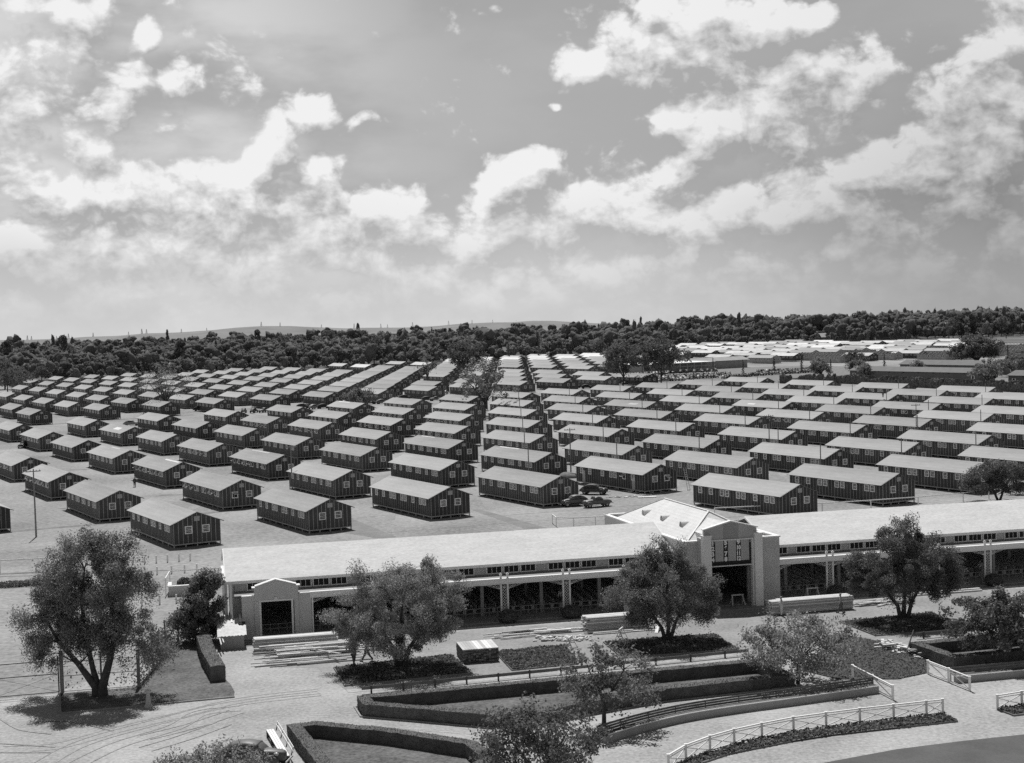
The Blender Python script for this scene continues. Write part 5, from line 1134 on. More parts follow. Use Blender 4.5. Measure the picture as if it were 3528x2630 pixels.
# ------------------------------------------------------------------ trees
def grow(base, lobes, trunks, name, label, cat, leaf='leaf', size=.10, nclu=90, per=260, sig=.42, seed=1, lo=.45, bark='bark', aspect=.42, droop=.0, limb_r=.05, group=None, gap=.0):
    """lobes: (dx,dy,z,rx,ry,rz) crown masses relative to the base; trunks: list of poly-lines (relative) with radii"""
    rng = np.random.default_rng(seed)
    t = empty(name, (base[0], base[1], 0), 0, label, cat, group)
    vol = np.array([l[3] * l[4] * l[5] for l in lobes]); vol = vol ** .75; vol /= vol.sum()
    cs = []
    for i, l in enumerate(lobes):
        cs.append(in_ell(rng, max(3, int(nclu * vol[i])), l[:3], l[3:], lo))
    cs = np.concatenate(cs)
    if gap: cs = cs[np.sin(cs[:, 0] * 2.2 + seed) + np.sin(cs[:, 1] * 2.7) + np.sin(cs[:, 2] * 2.5 + seed * 2) > -3 + gap * 3]
    b = MB(); tips = []
    for pts, rad in trunks:
        b.tube(pts, rad, 8); tips += [(Vector(p), r_) for p, r_ in zip(pts, rad)][len(pts) // 2:]
    # limbs from the trunk points out to the leaf clusters
    for c in cs[rng.permutation(len(cs))[: int(len(cs) * .7)]]:
        c = Vector(c); best = min(tips, key=lambda q: (q[0] - c).length + max(0, q[0].z - c.z) * 1.5 - min(.8, q[1] * 3))
        p = best[0]; mid = p.lerp(c, .5) + Vector((rng.normal(0, .15), rng.normal(0, .15), .18 * (c - p).length))
        r0 = min(best[1] * .75, limb_r)
        b.tube([p, mid, c], [r0, r0 * .6, .012], 5, cap=False)
        if len(tips) < 160: tips.append((mid, r0 * .6))
    b.build('trunk', bark, t, smooth=True)
    C = []; Nn = []
    ctr = np.array([[l[0], l[1], l[2]] for l in lobes]).mean(0); ctr[2] -= .5
    for c in cs:
        n = int(per * rng.uniform(.4, 1.5)); s = sig * rng.uniform(.55, 1.25)
        d = rng.normal(size=(n, 3)); ln_ = np.linalg.norm(d, axis=1)[:, None]; d = d / ln_ * np.minimum(ln_, 1.75) * s * np.array([1, 1, .75]); out = (c - ctr) / (np.linalg.norm(c - ctr) + 1e-6)
        d += out * rng.uniform(0, 1.5, size=(n, 1)) ** 1.3 * s * 1.1                  # sprays reach outwards
        if droop: d[:, 2] -= droop * np.abs(rng.normal(size=n)) * (rng.uniform(size=n) < .5)
        C.append(c + d); Nn.append(d / s * .55 + out * .9 + np.array([0, 0, .35]))
    C = np.concatenate(C); Nn = np.concatenate(Nn); k_ = C[:, 2] > .15; C = C[k_]; Nn = Nn[k_]
    np_quads(leaf_quads(C, size, aspect, rng=rng, N=Nn, nj=.85), 'crown', leaf, t)
    return t
# big pepper tree at the left
grow((-32.33, 111.27), [(-.4, 0, 9.3, 3.8, 3.4, 2.6), (-3.5, 0, 4.9, 2.6, 2.4, 2.0), (1.9, .3, 4.7, 2.6, 2.5, 2.1), (-.9, .6, 6.2, 3.8, 3.2, 2.2), (1.3, 0, 11.0, 1.6, 1.5, 1.2), (-1.0, 0, 11.4, 1.5, 1.4, 1.2), (-2.6, .2, 8.2, 2.0, 2.0, 1.6), (3.4, .2, 8.6, 1.1, 1.2, 1.0), (-4.7, 0, 6.6, 1.1, 1.1, .8), (4.2, 0, 3.6, 1.3, 1.3, 1.3)],
     [([(-.15, 0, -.1), (-.3, 0, .7), (-1.5, .1, 2.4), (-3.0, .2, 4.2), (-4.0, .3, 6.0)], [.46, .32, .23, .17, .08]), ([(.2, 0, -.1), (.3, 0, .8), (.9, -.1, 2.6), (1.4, 0, 4.6), (1.2, 0, 7.0), (.9, 0, 9.2)], [.5, .35, .27, .21, .15, .06]), ([(0, .1, .2), (-.5, .3, 2.0), (-1.0, .5, 4.4), (-1.2, .4, 7.5), (-.8, .3, 9.8)], [.3, .22, .18, .14, .06])],
     'pepper_tree', 'tall spreading pepper tree with two leaning trunks on the left lawn', 'tree', 'leaf', .09, 250, 430, .38, 3, lo=.3, droop=.6, limb_r=.07)
grow((-9.66, 117.71), [(-.1, 0, 4.7, 4.6, 4.0, 2.6), (-3.2, 0, 4.4, 2.3, 2.2, 2.0), (2.9, 0, 4.3, 2.2, 2.2, 2.2), (-.2, 0, 2.6, 4.2, 3.4, 1.3), (-2.5, 0, 7.9, .8, .8, .6), (1.9, 0, 8.0, 1.2, 1.1, .7), (4.3, 0, 6.9, .9, .9, 1.0), (0, 0, 6.7, 3.4, 3.0, 1.3)],
     [([(-.25, 0, -.1), (-.6, 0, 1.6), (-1.6, 0, 3.2), (-2.4, 0, 5)], [.22, .16, .12, .06]), ([(0, 0, -.1), (.05, 0, 1.8), (.1, 0, 3.5), (.3, 0, 6)], [.24, .18, .14, .07]), ([(.2, 0, -.1), (.7, 0, 1.5), (1.7, .1, 2.9), (2.8, 0, 4.6)], [.22, .16, .12, .06]), ([(-.1, .2, -.1), (-.3, .6, 2), (-.8, 1.2, 4.5)], [.2, .15, .06])],
     'olive_tree', 'dense multi-stemmed olive tree before the left wing, beside two walking men', 'tree', 'leaf_l', .08, 215, 470, .37, 5, lo=.5)
grow((12.66, 124.09), [(-.2, 0, 4.3, 4.2, 3.8, 2.8), (-2.7, 0, 3.8, 2.2, 2.1, 2.0), (2.1, 0, 3.8, 2.3, 2.2, 2.1), (-.9, 0, 7.9, .8, .8, 1.1), (.1, 0, 7.2, 1.6, 1.5, 1.3), (3.7, 0, 4.4, .9, .9, .8), (-1.8, 0, 6.2, 1.4, 1.3, 1.2), (1.8, 0, 6.2, 1.3, 1.3, 1.2)],
     [([(-.15, 0, -.1), (-.5, 0, 1.2), (-1.3, 0, 2.4), (-2.2, 0, 4)], [.2, .15, .11, .05]), ([(0, 0, -.1), (.1, 0, 1.5), (.1, 0, 3.6), (0, 0, 6.4)], [.22, .16, .13, .06]), ([(.15, 0, -.1), (.7, 0, 1.6), (1.5, 0, 3.2), (2.2, 0, 4.6)], [.19, .14, .1, .05])],
     'olive_tree', 'olive tree standing in front of the numbered portal', 'tree', 'leaf', .085, 190, 440, .37, 8, lo=.45, droop=.25)
grow((34.34, 129.82), [(0, 0, 4.6, 4.5, 3.9, 2.7), (-2.7, 0, 4.2, 2.0, 2.0, 1.9), (2.8, 0, 4.0, 2.2, 2.2, 2.0), (-.6, 0, 8.0, .8, .8, .9), (1.2, 0, 8.0, .9, .9, .9), (0, 0, 6.9, 2.6, 2.4, 1.2), (4.0, 0, 3.2, 1.0, 1.0, .9)],
     [([(-.2, 0, -.1), (-.5, 0, 1.3), (-1.4, 0, 2.5), (-2.4, 0, 3.8)], [.24, .17, .13, .05]), ([(0, 0, -.1), (.1, 0, 1.7), (.2, 0, 3.6), (0, 0, 6.4)], [.26, .18, .14, .06]), ([(.3, 0, -.1), (.8, 0, 1.7), (1.6, 0, 3.0), (2.4, 0, 4.2)], [.22, .16, .11, .05])],
     'olive_tree', 'dark three-stemmed olive tree before the right wing', 'tree', 'leaf_d', .085, 190, 440, .37, 12, lo=.45)
grow((37.56, 113.51), [(-1.2, 0, 3.2, 2.9, 3.2, 1.7), (1.6, 0, 3.2, 3.0, 3.2, 1.9), (0, 0, 2.4, 4.2, 3.6, 1.1), (.2, 0, 4.3, 2.6, 2.5, .9)],
     [([(0, 0, -.1), (.05, 0, 1.0), (-.3, 0, 1.9), (-1.2, 0, 3)], [.22, .17, .12, .05]), ([(.03, 0, .9), (.5, 0, 2), (1.4, 0, 3.2)], [.15, .1, .05])],
     'round_tree', 'dark round-headed tree with large leaves at the right edge', 'tree', 'leaf_d', .11, 160, 140, .34, 15, aspect=.6, lo=.6)
grow((20.77, 108.67), [(-1.0, 0, 3.1, 3.1, 3.3, 1.5), (1.4, 0, 3.0, 2.9, 3.2, 1.5), (0, 0, 3.9, 2.6, 2.6, 1.0), (0, 0, 2.2, 3.8, 3.4, .9)],
     [([(0, 0, -.1), (0, 0, 1.3), (-.5, 0, 2.0), (-1.6, 0, 3)], [.17, .13, .09, .04]), ([(0, 0, 1.2), (.5, .2, 2.1), (1.6, .4, 3.1)], [.11, .08, .04]), ([(0, 0, 1.2), (.1, -.5, 2.2), (.2, -1.2, 3.2)], [.1, .07, .04])],
     'sparse_tree', 'pale sparse round-headed tree above the end of the curved bench', 'tree', 'leaf_l', .105, 170, 78, .34, 18, aspect=.6, lo=.5)
grow((5.55, 98.19), [(-.9, 0, 4.0, 1.7, 1.7, 1.2), (1.4, 0, 3.9, 1.9, 1.9, 1.2), (.3, 0, 2.6, 2.8, 2.4, .9), (2.4, 0, 2.6, 1.2, 1.4, .8), (.1, 0, 5.1, 1.0, 1.0, .6), (-1.8, 0, 2.9, 1.0, 1.0, .8)],
     [([(0, 0, -.1), (.05, 0, 1.6), (-.2, 0, 2.6), (-.9, 0, 4)], [.17, .13, .09, .04]), ([(.05, 0, 1.5), (.6, 0, 2.6), (1.5, 0, 4.1)], [.11, .08, .04])],
     'sparse_tree', 'sparse young tree rising at the near end of the curved bench', 'tree', 'leaf', .105, 90, 75, .32, 22, aspect=.6, lo=.5)
grow((.81, 83.35), [(-1.2, 0, 3.8, 2.2, 2.2, 1.2), (1.5, 0, 3.9, 2.3, 2.2, 1.2), (0, .6, 4.6, 2.4, 2.2, .9), (0, 0, 2.6, 3.6, 3.0, 1.1)],
     [([(0, 0, -.1), (.05, 0, 1.4), (-.4, 0, 2.3), (-1.4, 0, 3.6)], [.18, .14, .1, .04]), ([(.05, 0, 1.3), (.6, 0, 2.4), (1.6, 0, 3.8)], [.12, .09, .04])],
     'sparse_tree', 'leafy tree crown cut by the bottom edge, with fine bare twigs', 'tree', 'leaf_d', .105, 130, 80, .34, 25, aspect=.6, lo=.45)
grow((-19.3, 88.0), [(-.9, 0, 1.1, 2.0, 1.6, 1.1), (1.2, .3, 1.35, 2.0, 1.6, 1.15), (2.6, .2, 1.0, 1.2, 1.2, 1.0), (-2.3, 0, .8, 1.2, 1.2, .8)],
     [([(0, 0, -.1), (-.2, 0, .8), (-.8, 0, 1.6)], [.1, .07, .03]), ([(.2, 0, -.1), (.6, 0, .8), (1.2, 0, 1.8)], [.1, .07, .03])],
     'shrub', 'loose leafy shrub at the bottom edge in front of the parked car', 'shrub', 'leaf_l', .09, 130, 80, .3, 28, aspect=.5, lo=.3)
grow((-28.1, 129.2), [(0, 0, 1.4, 1.6, 1.4, 1.4), (-.2, .5, 3.2, 1.55, 1.4, 1.5), (.2, .8, 4.7, 1.15, 1.1, 1.1), (-.6, -.2, 2.4, 1.5, 1.3, 1.3)],
     [([(0, 0, -.1), (0, .2, 2), (0, .5, 4), (.2, 1, 6)], [.16, .12, .08, .03])],
     'tall_shrub', 'tall dense shrub against the left end wall of the pavilion', 'shrub', 'leaf', .10, 130, 260, .32, 31, aspect=.6, lo=.6)
grow((68.32, 206.49), [(-1.6, 0, 3.3, 2.6, 2.2, 1.8), (1.6, 0, 3.2, 2.8, 2.2, 1.9), (-.6, 0, 4.5, 1.8, 1.6, 1.0), (-3.4, 0, 2.6, 1.1, 1.1, .8)],
     [([(0, 0, -.1), (-.6, 0, 1.4), (-1.8, 0, 3)], [.2, .15, .06]), ([(.2, 0, -.1), (.8, 0, 1.5), (1.8, 0, 3.2)], [.2, .14, .06])],
     'olive_tree', 'dark spreading tree behind the right wing roof at the right edge', 'tree', 'leaf_d', .14, 120, 170, .40, 34, lo=.55)
# clipped ball bushes at the column feet
for i, (x, y, lab) in enumerate(((*shp(24.1, -.95)[:2], 'round clipped bush at the foot of the lattice column nearest the olive tree'), (*shp(30.1, -.95)[:2], 'round clipped bush at the lattice column beside the large lumber stack'), (*shp(56.6, -.95)[:2], 'round clipped bush behind the walking man in the cap'), (*shp(73.5, -.95)[:2], 'round clipped bush at the lattice column by the right edge'))):
    t = empty('ball_bush', (x, y, 0), 0, lab, 'bush', 'clipped bushes at the column feet')
    rng = np.random.default_rng(40 + i); C = in_ell(rng, 2600, (0, 0, .5), (.92, .85, .72), .82); C = C[C[:, 2] > 0]
    b = MB(); b.ball((0, 0, .5), (.84, .78, .64), 14, 8); b.build('body', 'hedge', t, smooth=True)
    np_quads(leaf_quads(C, .07, .6, rng=rng), 'foliage', 'leaf_d', t)
for i, x in enumerate((-4.9, -3.6)):
    p = shp(x, 26.2); t = empty('ball_bush', (p.x, p.y, 0), 0, '%s of the two round bushes in the low planter' % ('left' if i == 0 else 'right'), 'bush')
    rng = np.random.default_rng(60 + i); C = in_ell(rng, 1200, (0, 0, .8), (.8, .8, .8), .8); b = MB(); b.ball((0, 0, .8), .72, 12, 7); b.build('body', 'hedge', t, smooth=True)
    np_quads(leaf_quads(C, .09, .6, rng=rng), 'foliage', 'leaf_d', t)
# trees among the barracks
def big(base, rx, h, zb, label, name='oak_tree', seed=1, n=150, per=60, size=.34, leaf='farleaf', lo=.5, sig=.8, flat=1.0, tr=.3):
    rng = random.Random(seed)
    lobes = [(0, 0, zb + (h - zb) * .55, rx * .75, rx * .7, (h - zb) * .42)]
    for k in range(6):
        a = k * math.pi / 3 + rng.uniform(-.3, .3); q = rng.uniform(.5, .68)
        lobes.append((math.cos(a) * rx * q, math.sin(a) * rx * q, zb + (h - zb) * rng.uniform(.3, .68), rx * .42, rx * .42, (h - zb) * .26))
    lobes.append((rng.uniform(-.2, .2) * rx, 0, zb + (h - zb) * .8, rx * .45, rx * .45, (h - zb) * .2))
    trk = [([(0, 0, -.1), (.05 * rx, 0, zb * .8), (-.1 * rx, 0, zb + (h - zb) * .4)], [tr, tr * .75, tr * .35])]
    for k in range(5):
        a = k * 1.26 + rng.uniform(-.3, .3); trk.append(([(.04 * rx, 0, zb * .75), (math.cos(a) * rx * .3, math.sin(a) * rx * .3, zb + (h - zb) * .25), (math.cos(a) * rx * .6, math.sin(a) * rx * .6, zb + (h - zb) * .5)], [tr * .6, tr * .4, tr * .15]))
    return grow(base, lobes, trk, name, label, 'tree', leaf, size, n, per, sig, seed, lo=lo, aspect=.6, limb_r=tr * .3)
big((-113.64, 478.17), 9.8, 15.7, 4.2, 'nearly bare wide-spreading tree among the small barracks at left', 'bare_tree', 3, 120, 16, .22, 'leaf', .3, .9, tr=.42)
big((-47.97, 458.01), 5.0, 6.3, 1.6, 'low round tree beside the parked cars in the middle distance', 'oak_tree', 5, 80, 70, .24, 'leaf', .4, .6)
big((-8.16, 415.63), 8.8, 16.4, 4.6, 'tall dark tree with an open crown among the barracks at centre', 'oak_tree', 8, 75, 42, .30, 'leaf', .5, .62, tr=.42)
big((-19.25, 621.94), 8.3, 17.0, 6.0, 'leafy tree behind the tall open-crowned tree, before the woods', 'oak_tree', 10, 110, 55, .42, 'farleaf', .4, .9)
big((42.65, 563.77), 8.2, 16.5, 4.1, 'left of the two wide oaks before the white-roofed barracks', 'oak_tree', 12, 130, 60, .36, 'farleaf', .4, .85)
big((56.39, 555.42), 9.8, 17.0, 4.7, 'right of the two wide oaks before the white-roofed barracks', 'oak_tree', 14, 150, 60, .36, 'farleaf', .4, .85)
big((205.88, 649.46), 11.3, 13.0, 2.6, 'broad dark live oak at right beyond the long low stables', 'oak_tree', 16, 200, 80, .40, 'leaf_d', .5, .9, tr=.6)
big((-35.33, 611.12), 3.6, 14.0, 4.0, 'thin bare tree before the last barracks at centre', 'bare_tree', 18, 40, 14, .3, 'leaf', .3, .7)
for i, (x, y, r_, h, lab) in enumerate(((155, 660, 5.5, 7.0, 'bushy tree behind the upper stable roof'), (123.3, 585, 4.2, 7.0, 'pale round tree left of the long low stable'), (158, 486, 6.3, 8.6, 'spreading pale tree at the right end of the long stable'), (150.5, 545, 3.6, 6.6, 'small pale tree in front of the middle of the long stable'), (141.3, 600, 3.6, 5.6, 'small round tree between the two stables'), (134.5, 555, 3.2, 5.6, 'small pale tree at the near left end of the long stable'), (187, 545, 7, 8.5, 'pale bushy tree at the right edge behind the stables'), (222, 640, 5, 6.0, 'bushy tree right of the live oak'))):
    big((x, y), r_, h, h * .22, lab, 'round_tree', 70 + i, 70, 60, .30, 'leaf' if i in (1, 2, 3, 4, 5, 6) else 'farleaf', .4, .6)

# ------------------------------------------------------------------ lumber
def lumber_pile(label, p, ang, L_, Wd, H_, nb, nl, name='lumber_stack', jit=.25, m='lumber', seed=1, th=None):
    t = empty(name, (p[0], p[1], 0), ang, label, 'lumber')
    rr = random.Random(seed); b = MB(); bw = Wd / nb; lh = H_ / nl
    for k in range(nl):
        for i in range(nb):
            ll = L_ * rr.uniform(1 - jit * .3, 1.0); o = rr.uniform(-.5, .5) * L_ * jit * .25
            b.box((o, -Wd / 2 + bw * (i + .5), lh * (k + .5) + .06), (ll, bw * .92, lh * .80), rz=rr.uniform(-.006, .006))
    b.build('boards', m, t)
    q = MB()
    for s in (-.36, 0, .36): q.box((s * L_, 0, .03), (.12, Wd * 1.05, .06))
    q.build('bearer', 'lumberdk', t); return t
SANG = SA
lumber_pile('tall squared lumber stack in front of the arched left entrance', (-19.3, 125.4), R(12), 7.2, 1.3, 1.1, 7, 9, jit=.12, seed=2)
def loose(label, pts, n, L_, name='loose_boards', seed=3, spread=.9, ang=SANG, zt=.4, da=.06, cat='lumber'):
    rr = random.Random(seed); (x0, y0), (x1, y1) = pts
    t = empty(name, ((x0 + x1) / 2, (y0 + y1) / 2, 0), 0, label, cat); b = MB()
    for k in range(n):
        s = rr.random(); x = (x1 - x0) * (s - .5) + rr.uniform(-spread, spread) * .6; y = (y1 - y0) * (s - .5) + rr.uniform(-spread, spread)
        b.box((x, y, .05 + zt * rr.random() ** 1.5), (L_ * rr.uniform(.5, 1.0), rr.choice((.10, .15, .2, .25)), .085), rz=ang + rr.uniform(-da, da))
    b.build('boards', 'lumber', t); return t
loose('heap of loose long boards in front of the squared lumber stack', ((-20.2, 122.6), (-16.0, 123.2)), 44, 6.2, seed=4, spread=1.5, zt=.9)
loose('low row of loose boards nearest the camera by the lumber heap', ((-20.4, 119.6), (-15.0, 120.6)), 20, 6.0, seed=6, spread=.7, zt=.3)
b = MB(); b.box((0, 0, .72), (5.4, .14, .05)); o = b.build('loose_board', 'lumber'); o.location = (-17.0, 121.6, 0); o.rotation_euler = (0, R(0), R(-38)); tag(o, 'single long board lying askew across the loose lumber heap', 'board')
t = lumber_pile('square stack of short planks with a bright top beside the olive tree', (-3.5, 119.9), R(102), 3.2, 3.0, 1.0, 14, 8, jit=.22, seed=9, m='lumberdk')
b = MB()
for k in range(12): b.box((0, -1.37 + .249 * k, 1.10), (3.1, .24, .07))
b.build('top_layer', 'lumber', t)
loose('scattered long white boards on the paving right of the plank stack', ((-1.4, 127.4), (4.4, 129.6)), 24, 4.2, seed=11, spread=.9, zt=.3, da=.12)
lumber_pile('long lumber stack beside the clipped bush and the sawhorse', (8.6, 129.6), R(12), 6.0, 1.5, 1.25, 6, 9, jit=.35, seed=12)
loose('few long boards on the ground beside the long lumber stack', ((7.0, 127.6), (11.4, 128.8)), 9, 4.4, seed=13, spread=.5, zt=.1)
lumber_pile('long neat lumber stack beside the man in overalls', (27.0, 134.9), R(13), 8.2, 1.4, 1.2, 6, 9, jit=.05, seed=14)
loose('spilled loose boards under the three-stemmed tree', ((32.2, 137.0), (36.0, 137.6)), 28, 3.4, seed=15, spread=.9, zt=.3, da=.45)
loose('tangled heap of scrap wood beside the right-hand hedge', ((30.2, 119.8), (32.3, 115.4)), 46, 2.0, name='scrap_heap', seed=16, spread=.7, zt=.5, da=1.2, ang=R(-40), cat='scrap wood')
b = MB(); b.bar((0, 0, 0), (.75, .3, 1.9), .1, .06); o = b.build('leaning_board', 'lumberdk'); o.location = (31.1, 117.0, 0); tag(o, 'single stick standing up out of the scrap wood heap', 'board')
loose('scatter of short wood offcuts between the two sawhorses', ((1.6, 126.3), (6.0, 125.9)), 90, .55, name='offcuts', seed=17, spread=.9, zt=.12, da=1.5, cat='scrap wood')
b = MB(); b.bar((0, 0, .03), (.5, 2.2, .9), .28, .05); o = b.build('leaning_board', 'white'); o.location = (12.0, 127.3, 0); tag(o, 'wide pale board propped up behind the tree before the portal', 'board')
for i, (u, w_, lab) in enumerate(((66.5, -2.6, 'long board beam lying at the kerb by the right edge'),)):
    p = shp(u, w_); b = MB(); b.box((0, 0, .15), (9, .3, .2)); b.box((.5, -.4, .08), (8, .2, .14)); o = b.build('timber_beam', 'lumber'); o.location = (p.x, p.y, 0); o.rotation_euler = (0, 0, SANG); tag(o, lab, 'timber')
def sawhorse(loc, rz, label):
    t = empty('sawhorse', (*loc, 0), rz, label, 'sawhorse')
    b = MB(); b.box((0, 0, .95), (1.2, .12, .12)); b.build('beam', 'lumber', t)
    for sx in (-1, 1):
        for sy in (-1, 1): q = MB(); q.bar((sx * .5, 0, .93), (sx * .62, sy * .42, 0), .10, .05); q.build('leg', 'lumber', t)
        q = MB(); q.bar((sx * .57, -.24, .42), (sx * .57, .24, .42), .1, .04, up=(1, 0, 0)); q.build('brace', 'lumber', t)
sawhorse((8.76, 125.2), R(70), 'tall pale sawhorse beside the long lumber stack')
sawhorse((4.26, 122.4), R(70), 'pale sawhorse standing at the edge of the ground-cover bed')
sawhorse((20.9, 138.7), R(10), 'sawhorse inside the shadow under the numbered board')
p = shp(54.5, -.2); sawhorse((p.x, p.y), R(12), 'sawhorse in the first open bay of the right wing')
# bin, shack
b = MB(); b.tube([(0, 0, 0), (0, 0, .8)], [.28, .36], 14); o = b.build('bin', 'cream', smooth=False); o.location = (18.24, 133.98, 0); tag(o, 'pale round bin in the shade before the portal', 'bin')
t = empty('lean_to_shack', (-25.2, 127.4, 0), R(12), 'small lean-to shack with a bright corrugated roof against the left entrance', 'shack')
b = MB(); 
for sx in (-1, 1): b.box((sx * .98, 0, .6), (.06, 3.2, 1.2))
b.box((0, -1.6, .58), (2.0, .06, 1.16)); b.build('wall', 'stuccodk', t)
b = MB(); n = 18
for i in range(n):
    x0 = -1.25 + 2.5 * i / n; x1 = -1.25 + 2.5 * (i + 1) / n; z0 = .04 * (i % 2); z1 = .04 * ((i + 1) % 2); rj = (i * 7 % 5) * .05
    b.quad((x0, -1.85 + rj, 1.18 + z0), (x1, -1.85 + rj, 1.18 + z1), (x1, 1.9 - rj, 2.0 + z1), (x0, 1.9 - rj, 2.0 + z0))
b.build('roof', 'whitewood', t)
for x in (-1.2, -.5, .05, .8): q = MB(); q.bar((x, .9, 1.86), (x, 2.5, 2.22), .14, .06); q.build('rafter', 'white', t)
for k in range(2):
    q = MB(); q.bar((-1.3 + .1 * k, 1.8, 1.5), (-.95 + .22 * k, -3.6 + .8 * k, .9), .1, .07); q.build('pole', 'lumber', t)
b = MB()
b.tube([(-.1, 0, 0), (.1, 0, 0)], [.34, .34], 18); o = b.build('tyre', 'tyre'); o.location = (-24.45, 128.2, 1.72); o.rotation_euler = (R(8), R(78), R(20)); tag(o, 'dark tyre lying on the bright shack roof', 'tyre')
# ------------------------------------------------------------------ people
def skin_obj(name, verts, edges, radii, root, m, parent, sub=1):
    me = bpy.data.meshes.new(name); me.from_pydata([tuple(v) for v in verts], edges, []); o = bpy.data.objects.new(name, me); COL.objects.link(o)
    md = o.modifiers.new('skin', 'SKIN'); md.use_smooth_shade = True
    if not me.skin_vertices: 
        return o
    sv = me.skin_vertices[0].data
    for i, r_ in enumerate(radii): sv[i].radius = r_ if isinstance(r_, tuple) else (r_, r_)
    for i in range(len(verts)): sv[i].use_root = (i == root)
    s = o.modifiers.new('sub', 'SUBSURF'); s.levels = sub; s.render_levels = sub
    bpy.context.view_layer.update(); dg = bpy.context.evaluated_depsgraph_get()
    nm = bpy.data.meshes.new_from_object(o.evaluated_get(dg)); bpy.data.objects.remove(o); nm.name = name
    nm.materials.clear(); nm.materials.append(M[m]); return link(name, nm, parent)
def person(loc, rz, label, stride=.0, arms=((.1, .1), (-.1, .1)), lean=0.0, shirt='shirt', trouser='trouser', hat=None, sit=False, overalls=False, armout=None, z=0.0, group=None, lift=0):
    """local +y is forward. stride: leg swing in radians; arms: (swing, elbow bend) left, right"""
    t = empty('person', (*loc, z), rz, label, 'person', group)
    up = .93; V = []; E = []; Rr = []
    def v(p, r_, par=None):
        V.append(Vector(p)); Rr.append(r_)
        if par is not None: E.append((par, len(V) - 1))
        return len(V) - 1
    def le(y, z): return y + (z - up) * math.tan(lean)
    pel = v((0, 0, up), (.155, .12)); sp_ = v((0, le(.0, 1.12), 1.12), (.14, .11), pel); ch = v((0, le(.0, 1.36), 1.36), (.165, .12), sp_)
    nk = v((0, le(.0, 1.50), 1.50), .062, ch); hb_ = v((0, le(.03, 1.58), 1.58), (.078, .09), nk); hm = v((0, le(.035, 1.66), 1.66), (.082, .10), hb_); ht = v((0, le(.02, 1.74), 1.74), (.055, .065), hm)
    v((0, le(.135, 1.63), 1.63), .018, hm)                                            # nose
    legs = []
    for sg, ph in ((-1, 1), (1, -1)):
        a = stride * ph; hp = v((sg * .10, 0, .88), (.10, .11), pel)
        if sit: kn = (sg * .12, .42, .90); an = (sg * .12, .45, .48); to = (sg * .12, .60, .43)
        else:
            kn = (sg * .10, .44 * math.sin(a) + .02, .88 - .42 * math.cos(a)); b2 = a - (.35 if a < 0 else .05) * min(1, abs(stride) * 3)
            an = (sg * .10, kn[1] + .41 * math.sin(b2), max(.085, kn[2] - .41 * math.cos(b2))); to = (sg * .11, an[1] + .17, .04)
        k_ = v(kn, .068, hp); n_ = v(an, .046, k_); v(to, .038, n_); legs.append((hp, k_, n_))
    arm_i = []
    for sg, (sw, bend) in zip((-1, 1), arms):
        sh = v((sg * .185, le(0, 1.43), 1.43), .062, ch); sx, sy, sz = V[sh]
        out = (armout or {}).get(sg, .10)
        el = (sx + sg * .27 * math.sin(out), sy + .28 * math.sin(sw), sz - .28 * math.cos(sw) * math.cos(out)); e2 = sw + bend
        wr = (el[0] + sg * .22 * math.sin(out * .6), el[1] + .25 * math.sin(e2), el[2] - .25 * math.cos(e2)); d = (Vector(wr) - Vector(el)).normalized()
        e_ = v(el, .046, sh); w_ = v(wr, .032, e_); pa = v(Vector(wr) + d * .07, (.034, .022), w_); arm_i.append((sh, e_, w_))
        for k in range(4):                                                             # four fingers and a thumb
            o = Vector((0, (k - 1.5) * .018, 0)); f1 = v(Vector(wr) + d * .11 + o, .0085, pa); v(Vector(wr) + d * (.15 + .012 * (1.5 - abs(k - 1.4))) + o + Vector((-sg * .015, 0, 0)), .0075, f1)
        th = v(Vector(wr) + d * .06 + Vector((0, .035, 0)), .0095, pa); v(Vector(wr) + d * .095 + Vector((0, .048, 0)), .008, th)
    skin_obj('body', V, E, Rr, 0, 'skin', t)
    # clothes follow the same skeleton, a little wider
    def cloth(name, idx, m, grow_, trim=None):
        mp = {i: k for k, i in enumerate(idx)}; vs = [V[i].copy() for i in idx]; es = [(mp[a], mp[b_]) for a, b_ in E if a in mp and b_ in mp]
        rs = [tuple(q + grow_ for q in (Rr[i] if isinstance(Rr[i], tuple) else (Rr[i], Rr[i]))) for i in idx]
        skin_obj(name, vs, es, rs, 0, m, t)
    cloth('shirt', [pel, sp_, ch] + [q for a in arm_i for q in a], shirt, .016)
    cloth('trousers', [pel] + ([sp_, ch] if overalls else []) + [q for l in legs for q in l], trouser, .022)
    hx = V[ht]
    b = MB()
    if hat: b.tube([(hx.x, hx.y + .01, hx.z - .02), (hx.x, hx.y + .01, hx.z)], [.17 if hat != 'cap' else .12, .16 if hat != 'cap' else .12], 12); b.ball((hx.x, hx.y, hx.z), (.10, .115, .09), 12, 5, half=True); b.build('hat', 'hat', t, smooth=False)
    else: b.ball((hx.x, hx.y - .012, hx.z - .05), (.094, .11, .085), 12, 6, half=True); b.build('hair', 'iron', t, smooth=True)
    for l in legs:
        q = V[l[2]]; b = MB(); b.box((q.x, q.y + .07, .05 if not sit else q.z - .05), (.10, .28, .09)); b.build('shoe', 'iron', t)
    return t
person((-13.57, 118.55), R(-15), 'man in a light shirt walking by the lumber heap, seen from behind', .32, ((.25, .2), (-.35, .1)), shirt='hat', trouser='trouser')
person((-12.6, 119.7), R(70), 'man in dark trousers striding half behind the olive tree branches', .5, ((-.3, .2), (.35, .3)), shirt='shirt', trouser='trouser')
person((24.05, 133.0), R(100), 'workman in white overalls and cap reaching out beside the long lumber stack', .06, ((.9, .5), (.1, .2)), shirt='shirt', trouser='paleshirt', hat='cap', overalls=True)
